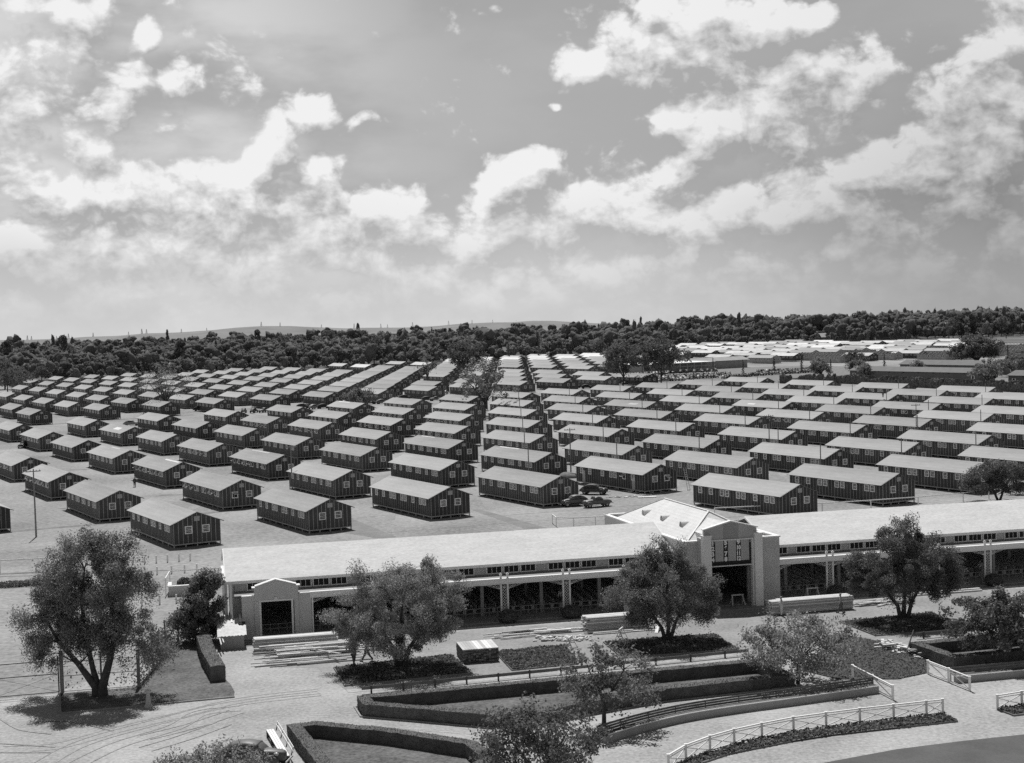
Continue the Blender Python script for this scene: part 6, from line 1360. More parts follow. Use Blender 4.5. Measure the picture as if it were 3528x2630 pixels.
person((29.61, 133.6), R(85), 'man in a cap and dark trousers walking along the long lumber stack', .3, ((.2, .2), (-.25, .1)), shirt='shirt', trouser='trouser', hat='cap')
p = shp(30.6, 4.6); person((p.x, p.y), R(165), 'man in a pale shirt leaning over boards inside the middle bay', .05, ((.5, .3), (.45, .3)), .22, 'paleshirt', 'trouser')
p = shp(74.9, 3.6); person((p.x, p.y), R(110), 'workman in pale clothes leaning in the far right open bay', .25, ((.7, .4), (.6, .5)), .25, 'paleshirt', 'shirt')
person((-66.8, 256.6), R(200), 'man in dark clothes and a pale hat walking between the barracks at left', .22, ((.2, .1), (-.2, .1)), shirt='trouser', trouser='trouser', hat='hat')
person((98.6, 389.5), R(180), 'tiny dark man standing on a barrack roof at right', .05, shirt='trouser', trouser='trouser', z=3.6)
person((-41.6, 529.0), R(150), 'tiny man standing before the barracks at centre, left of a pair', .1, shirt='trouser'); person((-40.6, 529.6), R(200), 'tiny man standing before the barracks at centre, right of a pair', .1, shirt='shirt')
# ------------------------------------------------------------------ motor cars
def loft(b, st, n=14, mi=0, p=3.2):
    rings = []
    for (x, w_, z0, z1) in st:
        r_ = []
        for k in range(n):
            a = 2 * math.pi * (k + .5) / n; c, s = math.cos(a), math.sin(a)
            r_.append((x, w_ * math.copysign(abs(c) ** (2 / p), c), (z0 + z1) / 2 + (z1 - z0) / 2 * math.copysign(abs(s) ** (2 / p), s)))
        rings.append(r_)
    vs = [q for r_ in rings for q in r_]; fs = [(i * n + k, i * n + (k + 1) % n, (i + 1) * n + (k + 1) % n, (i + 1) * n + k) for i in range(len(st) - 1) for k in range(n)]
    fs += [tuple(range(n - 1, -1, -1)), tuple((len(st) - 1) * n + k for k in range(n))]; b.add(vs, fs, mi)
BODY = [(2.2, .24, .48, .95), (2.08, .35, .44, 1.04), (1.2, .50, .42, 1.13), (.78, .64, .40, 1.17), (.2, .73, .38, 1.15), (-.9, .74, .38, 1.13), (-1.6, .68, .40, 1.08), (-2.15, .48, .44, .92), (-2.38, .28, .48, .76)]
CABS = [(.92, .56, 1.02, 1.12), (.62, .60, 1.02, 1.42), (.36, .61, 1.02, 1.60), (-.3, .62, 1.02, 1.67), (-.95, .60, 1.02, 1.61), (-1.45, .54, 1.0, 1.42), (-1.9, .42, .95, 1.14), (-2.12, .28, .85, .96)]
CABC = [(.80, .56, 1.02, 1.12), (.52, .60, 1.02, 1.42), (.28, .60, 1.02, 1.56), (-.2, .60, 1.02, 1.58), (-.62, .56, 1.02, 1.44), (-.95, .46, 1.0, 1.16)]
def car_parts(style):
    b = MB(); loft(b, BODY); cab = CABS if style == 'sedan' else CABC; loft(b, cab)
    for sx in (1.42, -1.38):
        for sy in (-1, 1):
            b.ball((sx, sy * .66, .44), (.56, .17, .40), 14, 6, half=True)
    for sy in (-1, 1):
        b.box((.05, sy * .70, .34), (1.9, .22, .05)); b.tube([(1.6, sy * .60, .78), (1.2, sy * .64, .74), (.8, sy * .66, .5)], [.14, .13, .05], 7)
    gl = []; xs = ((.36, -.22), (-.28, -.90)) if style == 'sedan' else ((.34, -.36),)
    for sy in (-1, 1):
        for x0, x1 in xs: g_ = MB(); g_.box(((x0 + x1) / 2, sy * .595, 1.34), (x0 - x1, .06, .30)); gl.append(g_)
    g_ = MB(); g_.bar((.70, 0, 1.22), (.46, 0, 1.52), 1.0, .06); gl.append(g_); xr = -1.55 if style == 'sedan' else -.82
    g_ = MB(); g_.bar((xr, 0, 1.22), (xr + .16, 0, 1.42), .62, .05); gl.append(g_)
    wh = MB(); wh.tube([(0, -.09, 0), (0, .09, 0)], .35, 16, 0); 
    bu = MB()
    bp = MB(); bp.bar((2.42, -.72, .48), (2.42, .72, .48), .05, .10, up=(0, 0, 1))
    hl = MB(); hl.ball((0, 0, 0), (.17, .11, .11), 10, 6)
    return b, gl, wh, bp, hl
CP = {}
for st in ('sedan', 'coupe'):
    b, gl, wh, bp, hl = car_parts(st)
    CP[st] = (b.build('body', 'carpaint', smooth=True, mesh_only=True), [g_.build('window', 'glass', mesh_only=True) for g_ in gl], wh.build('wheel', 'tyre', mesh_only=True), bp.build('bumper', 'chrome', mesh_only=True), hl.build('headlight', 'chrome', smooth=True, mesh_only=True))
hb_m = MB(); hb_m.tube([(0, -.105, 0), (0, .105, 0)], .17, 12); HUB = hb_m.build('hubcap', 'panel', mesh_only=True)
def car(loc, rz, label, st='sedan', m=None, group=None):
    t = empty('parked_car', (*loc, 0), rz, label, 'car', group); body, gl, wh, bp, hl = CP[st]
    if m: body = body.copy(); body.materials.clear(); body.materials.append(M[m])
    link('body', body, t)
    for g_ in gl: link('window', g_, t)
    for x in (1.42, -1.38):
        for y in (-.66, .66): o = link('wheel', wh, t); o.location = (x, y, .35); link('hubcap', HUB, o)
    o = link('bumper', bp, t); o = link('bumper', bp, t); o.rotation_euler = (0, 0, math.pi)
    for y in (-.46, .46): o = link('headlight', hl, t); o.location = (1.72, y, .92)
    return t
car((8.6, 214.1), R(203), 'rounded sedan parked beside the barrack gable, left of the coupe', 'sedan')
car((11.8, 212.4), R(203), 'rounded coupe parked in front of the sedan beside the barrack', 'coupe')
car((12.3, 227.2), R(-22), 'sedan parked behind the two front cars by the raised barrack', 'sedan', 'cardark')
car((-17.2, 92.2), R(-9), 'dark sedan at the bottom edge, half hidden by the shrub', 'sedan')
car((-117.0, 349.2), R(-95), 'dark car parked at the gable of a barrack far left', 'sedan', 'cardark')
# far cars as single meshes
def far_car_mesh(nm, m, st='sedan'):
    b, gl, wh, bp, hl = car_parts(st); c = MB(); c.v, c.f, c.m = list(b.v), list(b.f), [0] * len(b.f)
    [c.add(g_.v, g_.f, 1) for g_ in gl]
    for x in (1.42, -1.38):
        for y in (-.66, .66): c.add([(p[0] + x, p[1] + y, p[2] + .35) for p in wh.v], wh.f, 2)
    c.add(bp.v, bp.f, 3); return c.build(nm, [m, 'boarddk', 'tyre', 'stuccodk'], smooth=True, mesh_only=True)
FC = [far_car_mesh('parked_car', 'cardark'), far_car_mesh('parked_car', 'carpaint', 'coupe'), far_car_mesh('parked_car', 'carlight')]
MID = [((-84.7, 461), 95, 'dark boxy car, leftmost of the four among the small barracks', 0), ((-81.3, 459.6), 80, 'dark car, second of the four among the small barracks', 0), ((-78.2, 460.2), 60, 'car with bright fenders, third of the four among the small barracks', 1), ((-75.8, 462.0), 70, 'dark car, rightmost of the four among the small barracks', 0),
       ((-68.3, 476.3), 20, 'dark car parked left of a bright car in front of open-windowed barracks', 0), ((-63.9, 470), 60, 'bright-fendered car parked between two dark cars at centre left', 2), ((-61.0, 472), 30, 'dark car parked right of a bright car at centre left', 0), ((-43.6, 489), 30, 'pale car parked behind the low round tree', 2), ((-47.5, 488), 30, 'dark car parked under the low round tree', 0),
       ((-37.6, 513), 10, 'dark truck-like car before the second gap in the barracks', 0), ((-29.0, 498), 20, 'dark car in the row of cars in the central road, left end', 0), ((-26.0, 497.5), 15, 'dark car in the row of cars in the central road, right end', 1), ((-24.6, 539), 85, 'pale van-like car parked upright beside a central barrack', 2), ((-175.6, 531), 10, 'dark car in front of the far left barracks', 0), ((-184.8, 546), 10, 'dark car at the far left edge of the barracks', 0),
       ((2.4, 543.7), 8, 'white car parked in the road right of the tall open tree', 2), ((5.5, 540), 8, 'dark car parked right of the white car in the road', 0), ((24, 556), 10, 'dark car, left end of the row before the right block', 0), ((28, 550), 10, 'dark car, right end of the row before the right block', 0), ((39, 571), 8, 'dark car in the road before the oaks, left one', 0), ((45, 571.5), 8, 'dark car in the road before the oaks, right one', 1), ((-102, 477.5), 10, 'dark car under the eaves beside the nearly bare tree', 0), ((-108.6, 416.3), 8, 'white delivery car between two barracks at left', 2)]
for (p, a, lab, k) in MID:
    o = link('parked_car', FC[k]); o.location = (*p, 0); o.rotation_euler = (0, 0, R(a)); tag(o, lab, 'car', 'cars parked among the barracks')
rr = random.Random(77)
LOTR = [((50, 640), (70, 655), 14), ((53, 600), (86, 606), 22), ((56, 588), (74, 592), 12), ((60, 618), (95, 628), 20), ((86, 598), (100, 610), 12), ((98, 612), (133, 632), 22), ((108, 640), (135, 650), 14), ((70, 660), (95, 668), 8)]
i = 0
for (a, c, n) in LOTR:
    for k in range(n):
        s = (k + rr.uniform(-.2, .2)) / n; o = link('parked_car', FC[rr.choice((0, 0, 0, 0, 1, 1, 2))]); o.location = (a[0] + (c[0] - a[0]) * s, a[1] + (c[1] - a[1]) * s + rr.uniform(-1.2, 1.2), 0); o.rotation_euler = (0, 0, R(rr.choice((90, 100, 280, 80))))
        tag(o, 'car in the crowded dirt car park before the white-roofed barracks', 'car', 'cars crowded in the distant car park')
# flatbed truck with men, among the barracks
t = empty('flatbed_truck', (4.4, 259.6, 0), R(-160), 'flatbed truck loaded with lumber and men beside a barrack', 'truck')
b = MB(); loft(b, [(2.9, .3, .7, 1.2), (2.7, .42, .65, 1.3), (1.6, .55, .65, 1.4)]); loft(b, [(1.7, .75, .7, 1.3), (1.5, .8, .7, 2.0), (.5, .8, .7, 2.05), (.4, .78, .7, 1.9)]); b.build('cab', 'cardark', t, smooth=True)
b = MB(); b.box((-1.6, 0, 1.02), (4.0, 2.1, .12)); b.box((-1.6, -1.02, 1.2), (4.0, .06, .24)); b.box((-1.6, 1.02, 1.2), (4.0, .06, .24)); b.build('bed', 'sill', t)
for x in (2.1, -2.2):
    for y in (-.8, .8): o = link('wheel', CP['sedan'][2], t); o.location = (x, y, .40); o.scale = (1.15, 1.3, 1.15)
b = MB(); q = random.Random(3)
for k in range(14): b.box((-1.7 + q.uniform(-.3, .3), -.8 + .12 * k, 1.18 + .06 * (k % 3)), (3.9, .14, .1), rz=q.uniform(-.06, .06))
o = b.build('lumber_load', 'lumber'); o.location = t.location; o.rotation_euler = t.rotation_euler; tag(o, 'load of boards on the flatbed truck', 'lumber')
for i, (dx, dy, sit, sh, lab) in enumerate(((-1.0, .3, False, 'shirt', 'man in grey standing on the flatbed truck'), (.1, -.2, False, 'paleshirt', 'man in a bright shirt standing on the flatbed truck'), (1.4, .2, True, 'paleshirt', 'man in a pale shirt sitting on the flatbed truck'))):
    person((4.9 + dx, 259.8 + dy), R(200 + 40 * i), lab, .06, shirt=sh, z=1.3 - (.43 if sit else 0), sit=sit, hat='hat' if i == 2 else None)
# ladder and debris by the raised barrack
t = empty('ladder', (26.9, 230.5, 0), R(30), 'wooden ladder leaning on the eave of the raised barrack', 'ladder')
b = MB()
for x in (-.22, .22): b.bar((x, -.9, 0), (x, .1, 3.4), .06, .06)
for k in range(9): z = .3 + .34 * k; b.bar((-.22, -.9 + z / 3.4, z), (.22, -.9 + z / 3.4, z), .04, .04)
b.build('frame', 'lumber', t)
loose('litter of boards and rubbish on the ground before the raised barrack', ((14.5, 222.5), (20.5, 224.0)), 26, 1.2, name='board_litter', seed=31, spread=.9, zt=.12, da=1.2, cat='scrap wood')
b = MB(); b.box((0, 0, .08), (2.8, .8, .1)); o = b.build('loose_board', 'white'); o.location = (20.0, 221.6, 0); o.rotation_euler = (0, 0, R(5)); tag(o, 'bright white sheet lying before the raised barrack', 'board')
b = MB(); b.ball((0, 0, -.1), (2.6, 1.7, 1.1), 14, 6, half=True); o = b.build('dirt_mound', 'dirtdark', smooth=True); o.location = (8.8, 251.5, 0); tag(o, 'low mound of dark dirt beside the telegraph pole', 'mound')
# ------------------------------------------------------------------ poles
def upole(p, h, label, arms=2, rz=0.2):
    t = empty('utility_pole', (*p, 0), rz, label, 'utility pole')
    b = MB(); b.tube([(0, 0, 0), (0, 0, h)], [.13, .08], 8); b.build('pole', 'pole', t)
    for k in range(arms):
        q = MB(); q.box((0, .1, h - .35 - .6 * k), (2.0, .1, .12))
        for s in (-.85, -.4, .4, .85): q.box((s, .1, h - .22 - .6 * k), (.07, .07, .16))
        q.build('crossarm', 'pole', t)
upole((-65.2, 198.0), 9.3, 'utility pole with a crossarm at the left edge by the first barracks', 1, .5); upole((-37.7, 247.0), 7.4, 'utility pole standing in front of open-windowed barracks left of centre', 1)
upole((9.84, 255.2), 8.3, 'utility pole beside the flatbed truck', 1); upole((48.86, 279.5), 7.9, 'utility pole with a dark transformer box among the right barracks', 1); upole((82.9, 300.8), 7.7, 'T-topped utility pole among the right barracks', 1)
b = MB(); b.tube([(0, 0, 0), (0, 0, .9)], .28, 10); o = b.build('transformer', 'iron'); o.location = (48.6, 279.2, 6.2); tag(o, 'dark transformer drum hung on the utility pole at right', 'transformer')
sp_me = MB(); sp_me.tube([(0, 0, 0), (0, 0, 5.6)], [.11, .08], 6); sp_me = sp_me.build('service_post', 'pole', mesh_only=True)
cnt = {}
for (c, r, x, y, k) in BARR:
    if k == 0 and r < 8 and c >= 3 and not (c == 3 and r < 2) and (c, r) not in ((4, 1), (5, 0), (6, 0), (5, 1), (7, 0)):
        cnt.setdefault(r, []).append((c, x, y))
for r in cnt:
    for i, (c, x, y) in enumerate(sorted(cnt[r])):
        o = link('service_post', sp_me); o.location = (x - 1.4, y - 2.6, 0)
        tag(o, 'slim service post beside a right-hand barrack, %s from left in the %s row' % (ordw(i + 1), ordw(vis_rows[r])), 'post', 'slim service posts among the right-hand barracks')

t = empty('farm_cart', (73.6, 212.5, 0), R(8), 'pale two-wheeled cart half hidden under the dark tree behind the right wing', 'cart')
def ring_(r0, n=18): return [(r0 * math.cos(2 * math.pi * k / n), 0, r0 * math.sin(2 * math.pi * k / n)) for k in range(n + 1)]
wm_ = MB(); wm_.tube(ring_(.75), .07, 5, cap=False)
for k in range(5): a = k * math.pi / 5; wm_.bar((-.72 * math.cos(a), 0, -.72 * math.sin(a)), (.72 * math.cos(a), 0, .72 * math.sin(a)), .06, .06, up=(0, 1, 0))
wm_ = wm_.build('wheel', 'cream', mesh_only=True)
for y in (-.9, .9): o = link('wheel', wm_, t); o.location = (0, y, .8)
b = MB(); b.box((0, 0, 1.1), (2.8, 1.5, .6)); b.build('body', 'cardark', t)
b = MB(); b.bar((-1.2, -.5, 1.2), (-3.4, -.5, .15), .12, .12); b.bar((-1.2, .5, 1.2), (-3.4, .5, .15), .12, .12); b.build('shaft', 'cream', t)

# ------------------------------------------------------------------ stables, hedge, field, houses
def stable(p, q, wd, hw, hr, label, awn=False, name='stable'):
    d = Vector((q[0] - p[0], q[1] - p[1], 0)); L_ = d.length; t = empty(name, (*p, 0), math.atan2(d.y, d.x), label, 'stable')
    b = MB(); pr = [(0, 0), (wd, 0), (wd, hw), (wd / 2, hr), (0, hw)]
    b.add([(0, y, z) for y, z in pr] + [(L_, y, z) for y, z in pr], [(0, 4, 3, 2, 1), (5, 6, 7, 8, 9)] + [(i, (i + 1) % 5, 5 + (i + 1) % 5, 5 + i) for i in range(5) if i in (0, 1, 4)]); b.build('wall', 'stable', t)
    b = MB(); e = .5; sl = (hr - hw) / (wd / 2)
    for y0, y1, z0, z1 in ((-e, wd / 2, hw - e * sl + .05, hr + .05), (wd / 2, wd + e, hr + .05, hw - e * sl + .05)): b.quad((-e, y0, z0), (L_ + e, y0, z0), (L_ + e, y1, z1), (-e, y1, z1)); b.quad((-e, y0, z0 - .1), (-e, y1, z1 - .1), (L_ + e, y1, z1 - .1), (L_ + e, y0, z0 - .1))
    b.build('roof', 'stableroof', t)
    wm = MB(); wm.box((0, -.03, 0), (1.5, .06, 1.3), mi=0); wm.box((0, -.07, 0), (.8, .03, 1.1), mi=1); wm = wm.build('window', ['cream', 'glass'], mesh_only=True)
    n = 2 if not awn else 12
    for k in range(n):
        o = link('window', wm, t); o.location = ((2.2 + (L_ - 4.4) * k / (n - 1)), 0, 1.9)
    if not awn:
        for k in range(8): q_ = MB(); q_.box((6 + (L_ - 12) * k / 7, -.03, hw - .5), (.9, .06, .22)); q_.build('vent', 'boarddk', t)
    return t
stable((129.5, 561.0), (162.4, 510.2), 9, 3.6, 5.0, 'long low dark stable with a plain wall, nearer of the pair')
stable((160.7, 606), (192.0, 557.0), 9, 3.6, 5.2, 'long low dark stable with a row of windows behind the nearer one', True)
stable((165.6, 488.5), (200, 436), 9, 3.6, 5.0, 'dark stable end cut by the right edge')
hedge('far_hedge', [(100.2, 546), (119.8, 535), (131, 512), (140.7, 486), (157.4, 452), (176, 425)], 3.0, 2.6, 'long dark hedge bordering the right-hand barracks', dens=7, rough=.35, ls=.34)
sheet('field', [(250, 1000), (300, 985), (520, 980), (520, 1120), (310, 1085), (245, 1075)], 'field', .02)
sheet('woodland_ground', [(-900, 690), (-330, 700), (-262, 742), (-205, 775), (-150, 812), (-100, 826), (-60, 868), (0, 905), (60, 925), (95, 960), (112, 1110), (216, 1098), (246, 1088), (310, 1092), (520, 1130), (900, 1130), (900, 1760), (-900, 1760)], 'field', .03)
sheet('stable_yard', [(118, 575), (165, 655), (225, 700), (300, 640), (300, 480), (176, 428), (150, 476), (130, 530)], 'dirtdark', .012)
sheet('car_park', [(40, 575), (100, 552), (122, 552), (160, 650), (150, 705), (56, 705)], 'dirtdark', .013)
# big framed shed with a flat white deck
t = empty('warehouse', (59, 655, 0), TH - .02, 'large half-built warehouse with a flat white deck and open timber framing', 'building')
b = MB(); b.box((20, 11, 4.4), (40, 22, .25)); b.build('roof_deck', 'white', t)
b = MB()
for x in range(0, 41, 4):
    for y in (0, 22): b.box((x, y, 2.1), (.3, .3, 4.2))
for y in range(0, 23, 4): b.box((40, y, 2.1), (.3, .3, 4.2))
for z in (1.4, 2.8): b.box((20, 0, z), (40, .15, .2)); b.box((40, 11, z), (.15, 22, .2))
for x in range(0, 40, 8): b.bar((x, -.1, .2), (x + 4, -.1, 4.2), .12, .15)
b.build('frame', 'sill', t)
b = MB(); b.box((20, 12, 2), (38, 18, 3.9)); b.build('inner_wall', 'inside', t)
t = empty('warehouse', (84, 690, 0), TH - .02, 'long pale-walled shed behind the car park', 'building')
b = MB(); b.box((17, 5, 1.9), (34, 10, 3.8)); b.build('wall', 'palewall', t)
b = MB(); b.bar((-1, 0 - .8, 3.8), (-1, 5, 5.4), .1, .1); b.quad((-1, -.8, 3.8), (35, -.8, 3.8), (35, 5, 5.4), (-1, 5, 5.4)); b.quad((-1, 5, 5.4), (35, 5, 5.4), (35, 10.8, 3.8), (-1, 10.8, 3.8)); b.build('roof', 'roof', t)
def house(p, rz, wd, dp, h, label, light=False):
    t = empty('house', (*p, 0), rz, label, 'house')
    b = MB(); pr = [(0, 0), (dp, 0), (dp, h), (dp / 2, h + dp * .28), (0, h)]
    b.add([(0, y, z) for y, z in pr] + [(wd, y, z) for y, z in pr], [(0, 4, 3, 2, 1), (5, 6, 7, 8, 9)] + [(i, (i + 1) % 5, 5 + (i + 1) % 5, 5 + i) for i in (0, 1, 4)]); b.build('wall', 'palewall' if light else 'house', t)
    b = MB(); e = .6
    for y0, y1, z0, z1 in ((-e, dp / 2, h - e * .56 + .06, h + dp * .28 + .06), (dp / 2, dp + e, h + dp * .28 + .06, h - e * .56 + .06)): b.quad((-e, y0, z0), (wd + e, y0, z0), (wd + e, y1, z1), (-e, y1, z1))
    b.build('roof', 'roof' if light else 'houseroof', t)
    for k in range(3): q = MB(); q.box((wd * (k + .5) / 3, -.05, h * .55), (1.2, .1, 1.4)); q.build('window', 'glass', t)
    q = MB(); q.box((wd * .7, dp * .35, h + dp * .28), (.9, .9, 2.2)); q.build('chimney', 'palewall' if light else 'house', t)
HS = [((-205, 868), .1, 12, 9, 4, 'pale house with tall chimney at the wood edge, left of the bare tree', True), ((-300, 790), .2, 22, 10, 4, 'long dim house in the trees at far left', False), ((-262, 840), .4, 12, 9, 4, 'grey house among trees behind the far left barracks', False), ((-196, 1000), -.2, 12, 9, 5, 'grey gabled house high in the woods left of the bare tree', False), ((-150, 950), .1, 16, 7, 4, 'low white-roofed house behind the nearly bare tree', True), ((-64, 960), .3, 18, 12, 6, 'pale two-storey house in the woods left of centre', False), ((-22, 950), .2, 20, 10, 5, 'wide grey house behind the white-roofed barracks at centre', False),
      ((240, 1150), 0, 20, 10, 4.5, 'white house by the dark conifers right of centre', True), ((266, 1160), 0, 22, 10, 4.5, 'second white house by the dark conifers at right', True), ((300, 1190), .1, 26, 10, 6, 'white two-storey house above the field at right', True), ((352, 1260), 0, 30, 12, 8, 'large pale house high in the trees at right', True), ((92, 1420), 0, 24, 10, 6, 'pale house far back in the woods at centre', True), ((395, 1280), 0, 26, 12, 7, 'pale house at the right edge of the woods', True)]
for a in HS: house(*a)
# ------------------------------------------------------------------ woods
def far_tree_mesh(kind, seed):
    rng = np.random.default_rng(seed)
    if kind == 'conifer':
        n = 420; z = rng.uniform(.08, 1, n) ** 1.0; r_ = (1 - z) * .24 * (.65 + .35 * np.sin(z * 40)) ; a = rng.uniform(0, 6.283, n); rad = r_ * rng.uniform(.4, 1, n)
        C = np.column_stack([np.cos(a) * rad, np.sin(a) * rad, z]); Q = leaf_quads(C, .03, .6, rng=rng, N=np.column_stack([np.cos(a), np.sin(a), np.full(n, .4)]), nj=.5)
    elif kind == 'palm':
        n = 120; C = in_ell(rng, n, (0, 0, .93), (.07, .07, .07), .2); Q = leaf_quads(C, .035, .3, rng=rng)
    else:
        lob = {'tall': [((0, 0, .62), (.17, .17, .2)), ((.05, 0, .85), (.13, .13, .13)), ((-.08, .02, .45), (.13, .13, .12))], 'round': [((0, 0, .6), (.33, .33, .3)), ((.2, 0, .5), (.24, .24, .2)), ((-.2, .1, .52), (.24, .24, .2)), ((0, -.1, .8), (.22, .22, .18))], 'gum': [((.1, 0, .85), (.16, .16, .12)), ((-.12, 0, .7), (.15, .15, .11)), ((.08, .08, .52), (.12, .12, .08))]}[kind]
        C = np.concatenate([in_ell(rng, 230, c, r_, .6) for c, r_ in lob]); NN = np.concatenate([(C[230 * j:230 * j + 230] - np.array(c)) / np.array(r_) for j, (c, r_) in enumerate(lob)]); Q = leaf_quads(C, .034, .65, rng=rng, N=NN, nj=.5)
    return Q
def far_tree(kind, seed):
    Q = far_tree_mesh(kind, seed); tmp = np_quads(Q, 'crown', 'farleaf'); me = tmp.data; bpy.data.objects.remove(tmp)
    b = MB(); b.tube([(0, 0, 0), (.01, 0, .5), (0, 0, .92)], [.022, .016, .006], 6); return me, b.build('trunk', 'bark', mesh_only=True)
FT = {k: far_tree(k, i + 3) for i, k in enumerate(('conifer', 'palm', 'tall', 'round', 'gum'))}
TREES = [(-224.6,1300,23.2,0.90,'tall'), (-160.2,1300,20.9,1.30,'round'), (-127.3,1250,19.2,1.00,'round'), (-110.3,1250,19.1,0.90,'round'), (-94.6,1250,19.5,0.80,'tall'), (-19.7,1300,14.4,0.90,'tall'), (58.3,1350,21.8,0.80,'tall'), (63.8,1350,19.1,0.90,'tall'), (0.9,1450,20.4,0.50,'palm'), (9.1,1450,20.6,0.50,'palm'), (58.3,1400,20.3,0.70,'tall'), (153.3,1250,23.3,1.30,'gum'), (179.1,1300,21.3,1.00,'gum'), (96.6,1350,20.3,0.90,'tall'), (108.1,1350,22.0,0.80,'tall'), (197.5,1300,19.6,1.00,'tall'), (213.6,1250,18.0,1.20,'round'), (230.8,1280,21.1,1.10,'round'), (249.0,1250,17.4,0.70,'conifer'), (241.2,1250,18.4,1.20,'round'), (262.9,1200,23.2,1.10,'gum'), (283.7,1200,23.0,1.20,'gum'), (295.8,1200,16.9,0.70,'conifer'), (311.0,1200,14.2,1.00,'round'), (326.2,1180,16.1,0.70,'conifer'), (335.5,1180,16.6,0.70,'conifer'), (356.0,1180,17.1,1.00,'round'), (362.7,1180,19.1,1.10,'gum'), (372.0,1180,20.0,0.90,'tall'), (384.6,1180,20.4,1.10,'gum'), (395.1,1180,17.1,1.00,'round'), (400.9,1170,19.1,0.90,'tall'), (379.4,1180,17.5,0.80,'conifer'), (195.3,1112,8.8,0.90,'conifer'), (230.6,1105,9.3,0.90,'conifer'), (241.7,1100,7.6,0.90,'conifer'), (253.8,1100,6.6,0.90,'conifer'), (266.5,1095,9.0,0.90,'conifer'), (283.8,1095,6.5,0.90,'conifer'), (295.8,1095,5.4,0.80,'conifer'), (326.9,1095,7.3,0.90,'conifer'), (339.0,1095,5.6,0.90,'conifer'), (361.3,1100,6.9,0.80,'conifer'), (371.7,1100,5.9,0.80,'conifer'), (338.2,1060,2.6,0.80,'conifer'), (8.7,860,9.2,0.80,'conifer'), (16.5,870,13.4,0.80,'conifer'), (-1.7,880,13.0,0.80,'conifer'), (-71.6,880,4.7,0.45,'conifer'), (-116.0,870,7.1,1.00,'conifer'), (-121.5,860,6.7,0.90,'conifer'), (-98.4,860,6.1,1.00,'conifer'), (-95.4,870,7.6,0.90,'conifer'), (-138.8,850,4.9,0.90,'conifer'), (-149.1,840,4.1,0.80,'conifer'), (-237.8,900,7.5,0.80,'conifer'), (-226.4,900,8.6,0.90,'conifer'), (99.2,628,6.5,0.90,'conifer'), (113.2,632,7.5,0.90,'conifer'), (126.7,640,7.7,0.90,'conifer'), (139.4,640,5.4,0.90,'conifer'), (152.1,645,6.9,0.90,'conifer'), (88.0,640,7.2,0.80,'conifer'), (165.4,650,7.2,0.90,'conifer'), (233.8,690,7.7,1.00,'conifer'), (138.5,1138,11.9,1.00,'round'), (152.4,1176,13.0,0.90,'round'), (166.2,1193,14.3,1.10,'round'), (167.5,1128,9.8,1.10,'tall'), (182.4,1164,14.8,1.10,'tall'), (198.2,1202,13.7,0.90,'round'), (206.6,1185,14.0,1.10,'gum'), (210.7,1125,7.9,1.00,'tall'), (233.3,1190,14.3,0.90,'tall'), (231.7,1145,14.2,0.90,'round'), (247.5,1184,9.0,0.90,'gum'), (268.7,1214,11.6,1.10,'round'), (260.7,1150,9.0,1.00,'round'), (289.6,1220,7.8,1.00,'round'), (283.9,1137,6.3,1.00,'tall'), (309.8,1203,4.4,0.80,'round'), (296.9,1128,14.2,1.00,'tall'), (320.5,1166,13.7,0.90,'round'), (334.3,1177,4.4,1.10,'round'), (332.9,1149,4.4,0.90,'tall'), (342.5,1145,9.9,0.80,'round'), (361.4,1171,4.4,0.90,'tall'), (375.7,1181,1.6,0.90,'round'), (366.9,1132,12.2,0.90,'round'), (401.2,1194,6.0,0.90,'round'), (407.3,1192,8.1,1.10,'round'), (-351.5,1023,22.2,1.00,'tall'), (-333.5,1027,20.0,1.00,'tall'), (-278.7,916,25.0,0.90,'tall'), (-311.9,1113,15.8,0.90,'round'), (-274.6,1061,18.4,1.20,'gum'), (-293.7,1234,14.9,1.10,'round'), (-214.1,947,19.4,1.20,'tall'), (-258.3,1236,15.8,1.20,'round'), (-212.8,1170,18.1,1.10,'round'), (-186.9,1100,11.7,0.80,'round'), (-174.2,1242,16.4,1.00,'tall'), (-128.5,1037,13.6,0.80,'tall'), (-120.1,1137,13.0,1.10,'gum'), (-84.4,901,18.7,0.90,'round'), (-97.9,1294,8.6,1.20,'round'), (-44.3,1003,17.7,1.00,'gum'), (-27.0,1125,17.2,0.80,'round'), (-11.4,1031,13.2,0.90,'round'), (2.2,1167,8.2,0.90,'round'), (31.5,943,11.5,1.00,'tall'), (55.4,1059,14.2,1.10,'gum'), (58.3,958,11.4,1.10,'round'), (-220.5,640,12.0,1.10,'round'), (-219.9,650,10.6,1.10,'round'), (-242.3,700,16.0,1.20,'round'), (-231.2,690,11.6,1.20,'round'), (-243.9,760,9.6,1.30,'round'), (-332.0,1000,16.0,1.10,'round'), (-302.0,1000,15.2,1.20,'round'), (-376.2,1300,18.6,0.90,'gum'), (-368.0,1300,17.5,0.90,'gum'), (-359.0,1300,16.0,0.90,'tall'), (-398.1,1150,19.8,1.10,'tall'), (-186.5,1200,18.8,1.20,'round'), (-173.3,1200,18.4,1.10,'round'), (-40.9,1200,16.1,1.00,'round'), (-59.1,1150,13.6,1.20,'round')]
names_ = {'conifer': 'conifer', 'palm': 'palm_tree', 'tall': 'tall_tree', 'round': 'round_tree', 'gum': 'gum_tree'}
desc = {'conifer': 'dark pointed conifer before the woods', 'palm': 'thin palm rising above the woods', 'tall': 'tall dark tree standing above the woods', 'round': 'round dark tree at the edge of the woods', 'gum': 'gum tree with separate leaf tufts above the woods'}
by = {}
for q in TREES: by.setdefault(q[4], []).append(q)
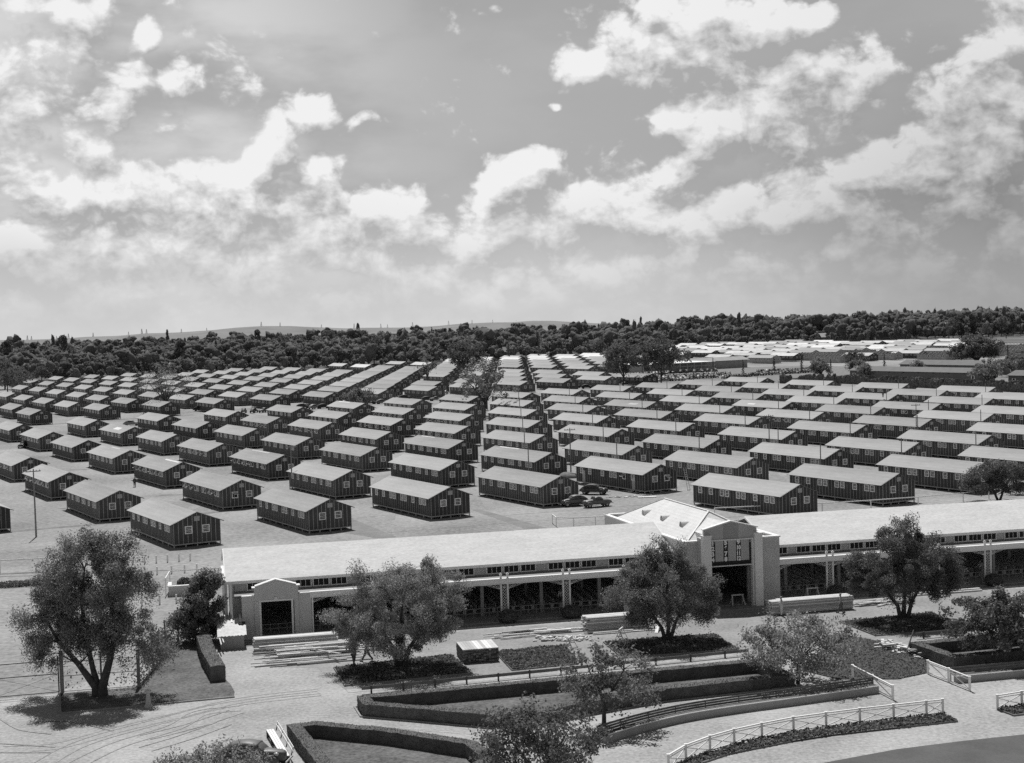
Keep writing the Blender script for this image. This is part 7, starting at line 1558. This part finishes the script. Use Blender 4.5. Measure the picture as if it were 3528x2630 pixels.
for kind, lst in by.items():
    lst.sort(key=lambda q: q[0] / q[1])
    for i, (x, y, h, sc, _) in enumerate(lst):
        t = empty(names_[kind], (x, y, 0), i * 1.3, '%s, %s from the left' % (desc[kind], ordw(i + 1)), 'tree', 'single trees at the woods')
        t.scale = (h * sc, h * sc, h)
        link('crown', FT[kind][0], t); link('trunk', FT[kind][1], t)
def woods():
    rng = np.random.default_rng(99)
    BX = [-700, -330, -262, -205, -150, -100, -60, 0, 60, 95, 112, 216, 246, 310, 520, 800]; BYv = [690, 700, 742, 775, 812, 826, 868, 905, 925, 960, 1112, 1102, 1098, 1150, 1190, 1190]
    sp = 8.8; gx, gy = np.meshgrid(np.arange(-720, 720, sp), np.arange(700, 1720, sp)); P = np.column_stack([gx.ravel(), gy.ravel()]); P += rng.uniform(-4.2, 4.2, P.shape)
    P = P[(np.abs(P[:, 0]) < .40 * P[:, 1] + 10) & (P[:, 1] > np.interp(P[:, 0], BX, BYv) + 5)]
    back = P[:, 1] > 1350; P = P[(~back) | (rng.uniform(size=len(P)) < .75)]
    n = len(P); patch = .5 + .5 * np.sin(P[:, 0] * .021 + 1.3 * np.sin(P[:, 1] * .011)) * np.cos(P[:, 1] * .017)
    right = np.clip((P[:, 0] / P[:, 1] - .05) / .25, 0, 1)
    h = (7.2 + 5.6 * patch + rng.normal(0, 2.4, n)) * (1 + .38 * right); tall = rng.uniform(size=n) < .07; h[tall] *= 1.5; h = np.clip(h, 5, 24)
    front = P[:, 1] < np.interp(P[:, 0], BX, BYv) + 40; h[front] *= .72
    con = rng.uniform(size=n) < .05
    LC = []; LR = []; out = []
    for i in range(n):
        x, y = P[i]; hh = h[i]
        if con[i]:
            for k in range(3):
                LC.append((x, y, hh * (.3 + .28 * k))); q = hh * (.17 - .045 * k); LR.append((q, q, hh * .24))
            r0 = hh * .1
        else:
            r0 = hh * rng.uniform(.25, .40); LC.append((x, y, hh * .58)); LR.append((r0 * .75, r0 * .75, hh * .36))
            for k in range(4):
                a = rng.uniform(0, 6.283); q = r0 * rng.uniform(.34, .62)
                LC.append((x + math.cos(a) * r0 * .62, y + math.sin(a) * r0 * .62, hh * rng.uniform(.42, .82))); LR.append((q, q, q * rng.uniform(.7, 1.1)))
        k0 = len(LC) - (3 if con[i] else 5)
        for j in range(k0, len(LC)):
            m = 22; d_ = rng.normal(size=(m, 3)); d_ /= np.linalg.norm(d_, axis=1)[:, None]
            out.append(np.concatenate([np.array(LC[j]) + d_ * np.array(LR[j]) * rng.uniform(.8, 1.12, (m, 1)), d_ + np.array([0, 0, .25])], axis=1))
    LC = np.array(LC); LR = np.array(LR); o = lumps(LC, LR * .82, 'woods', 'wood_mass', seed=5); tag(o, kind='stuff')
    C = np.concatenate(out); Q = leaf_quads(C[:, :3], .52, .75, rng=rng, N=C[:, 3:], nj=.3)
    # the loose sprays join the same mass
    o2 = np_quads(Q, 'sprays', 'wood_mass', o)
    return n, len(LC)
print('woods', woods())
scene.cycles.max_bounces = 5; scene.cycles.diffuse_bounces = 3; scene.cycles.transparent_max_bounces = 4
scene.cycles.use_denoising = False
scene.render.film_transparent = False
print('objects', len(bpy.data.objects))
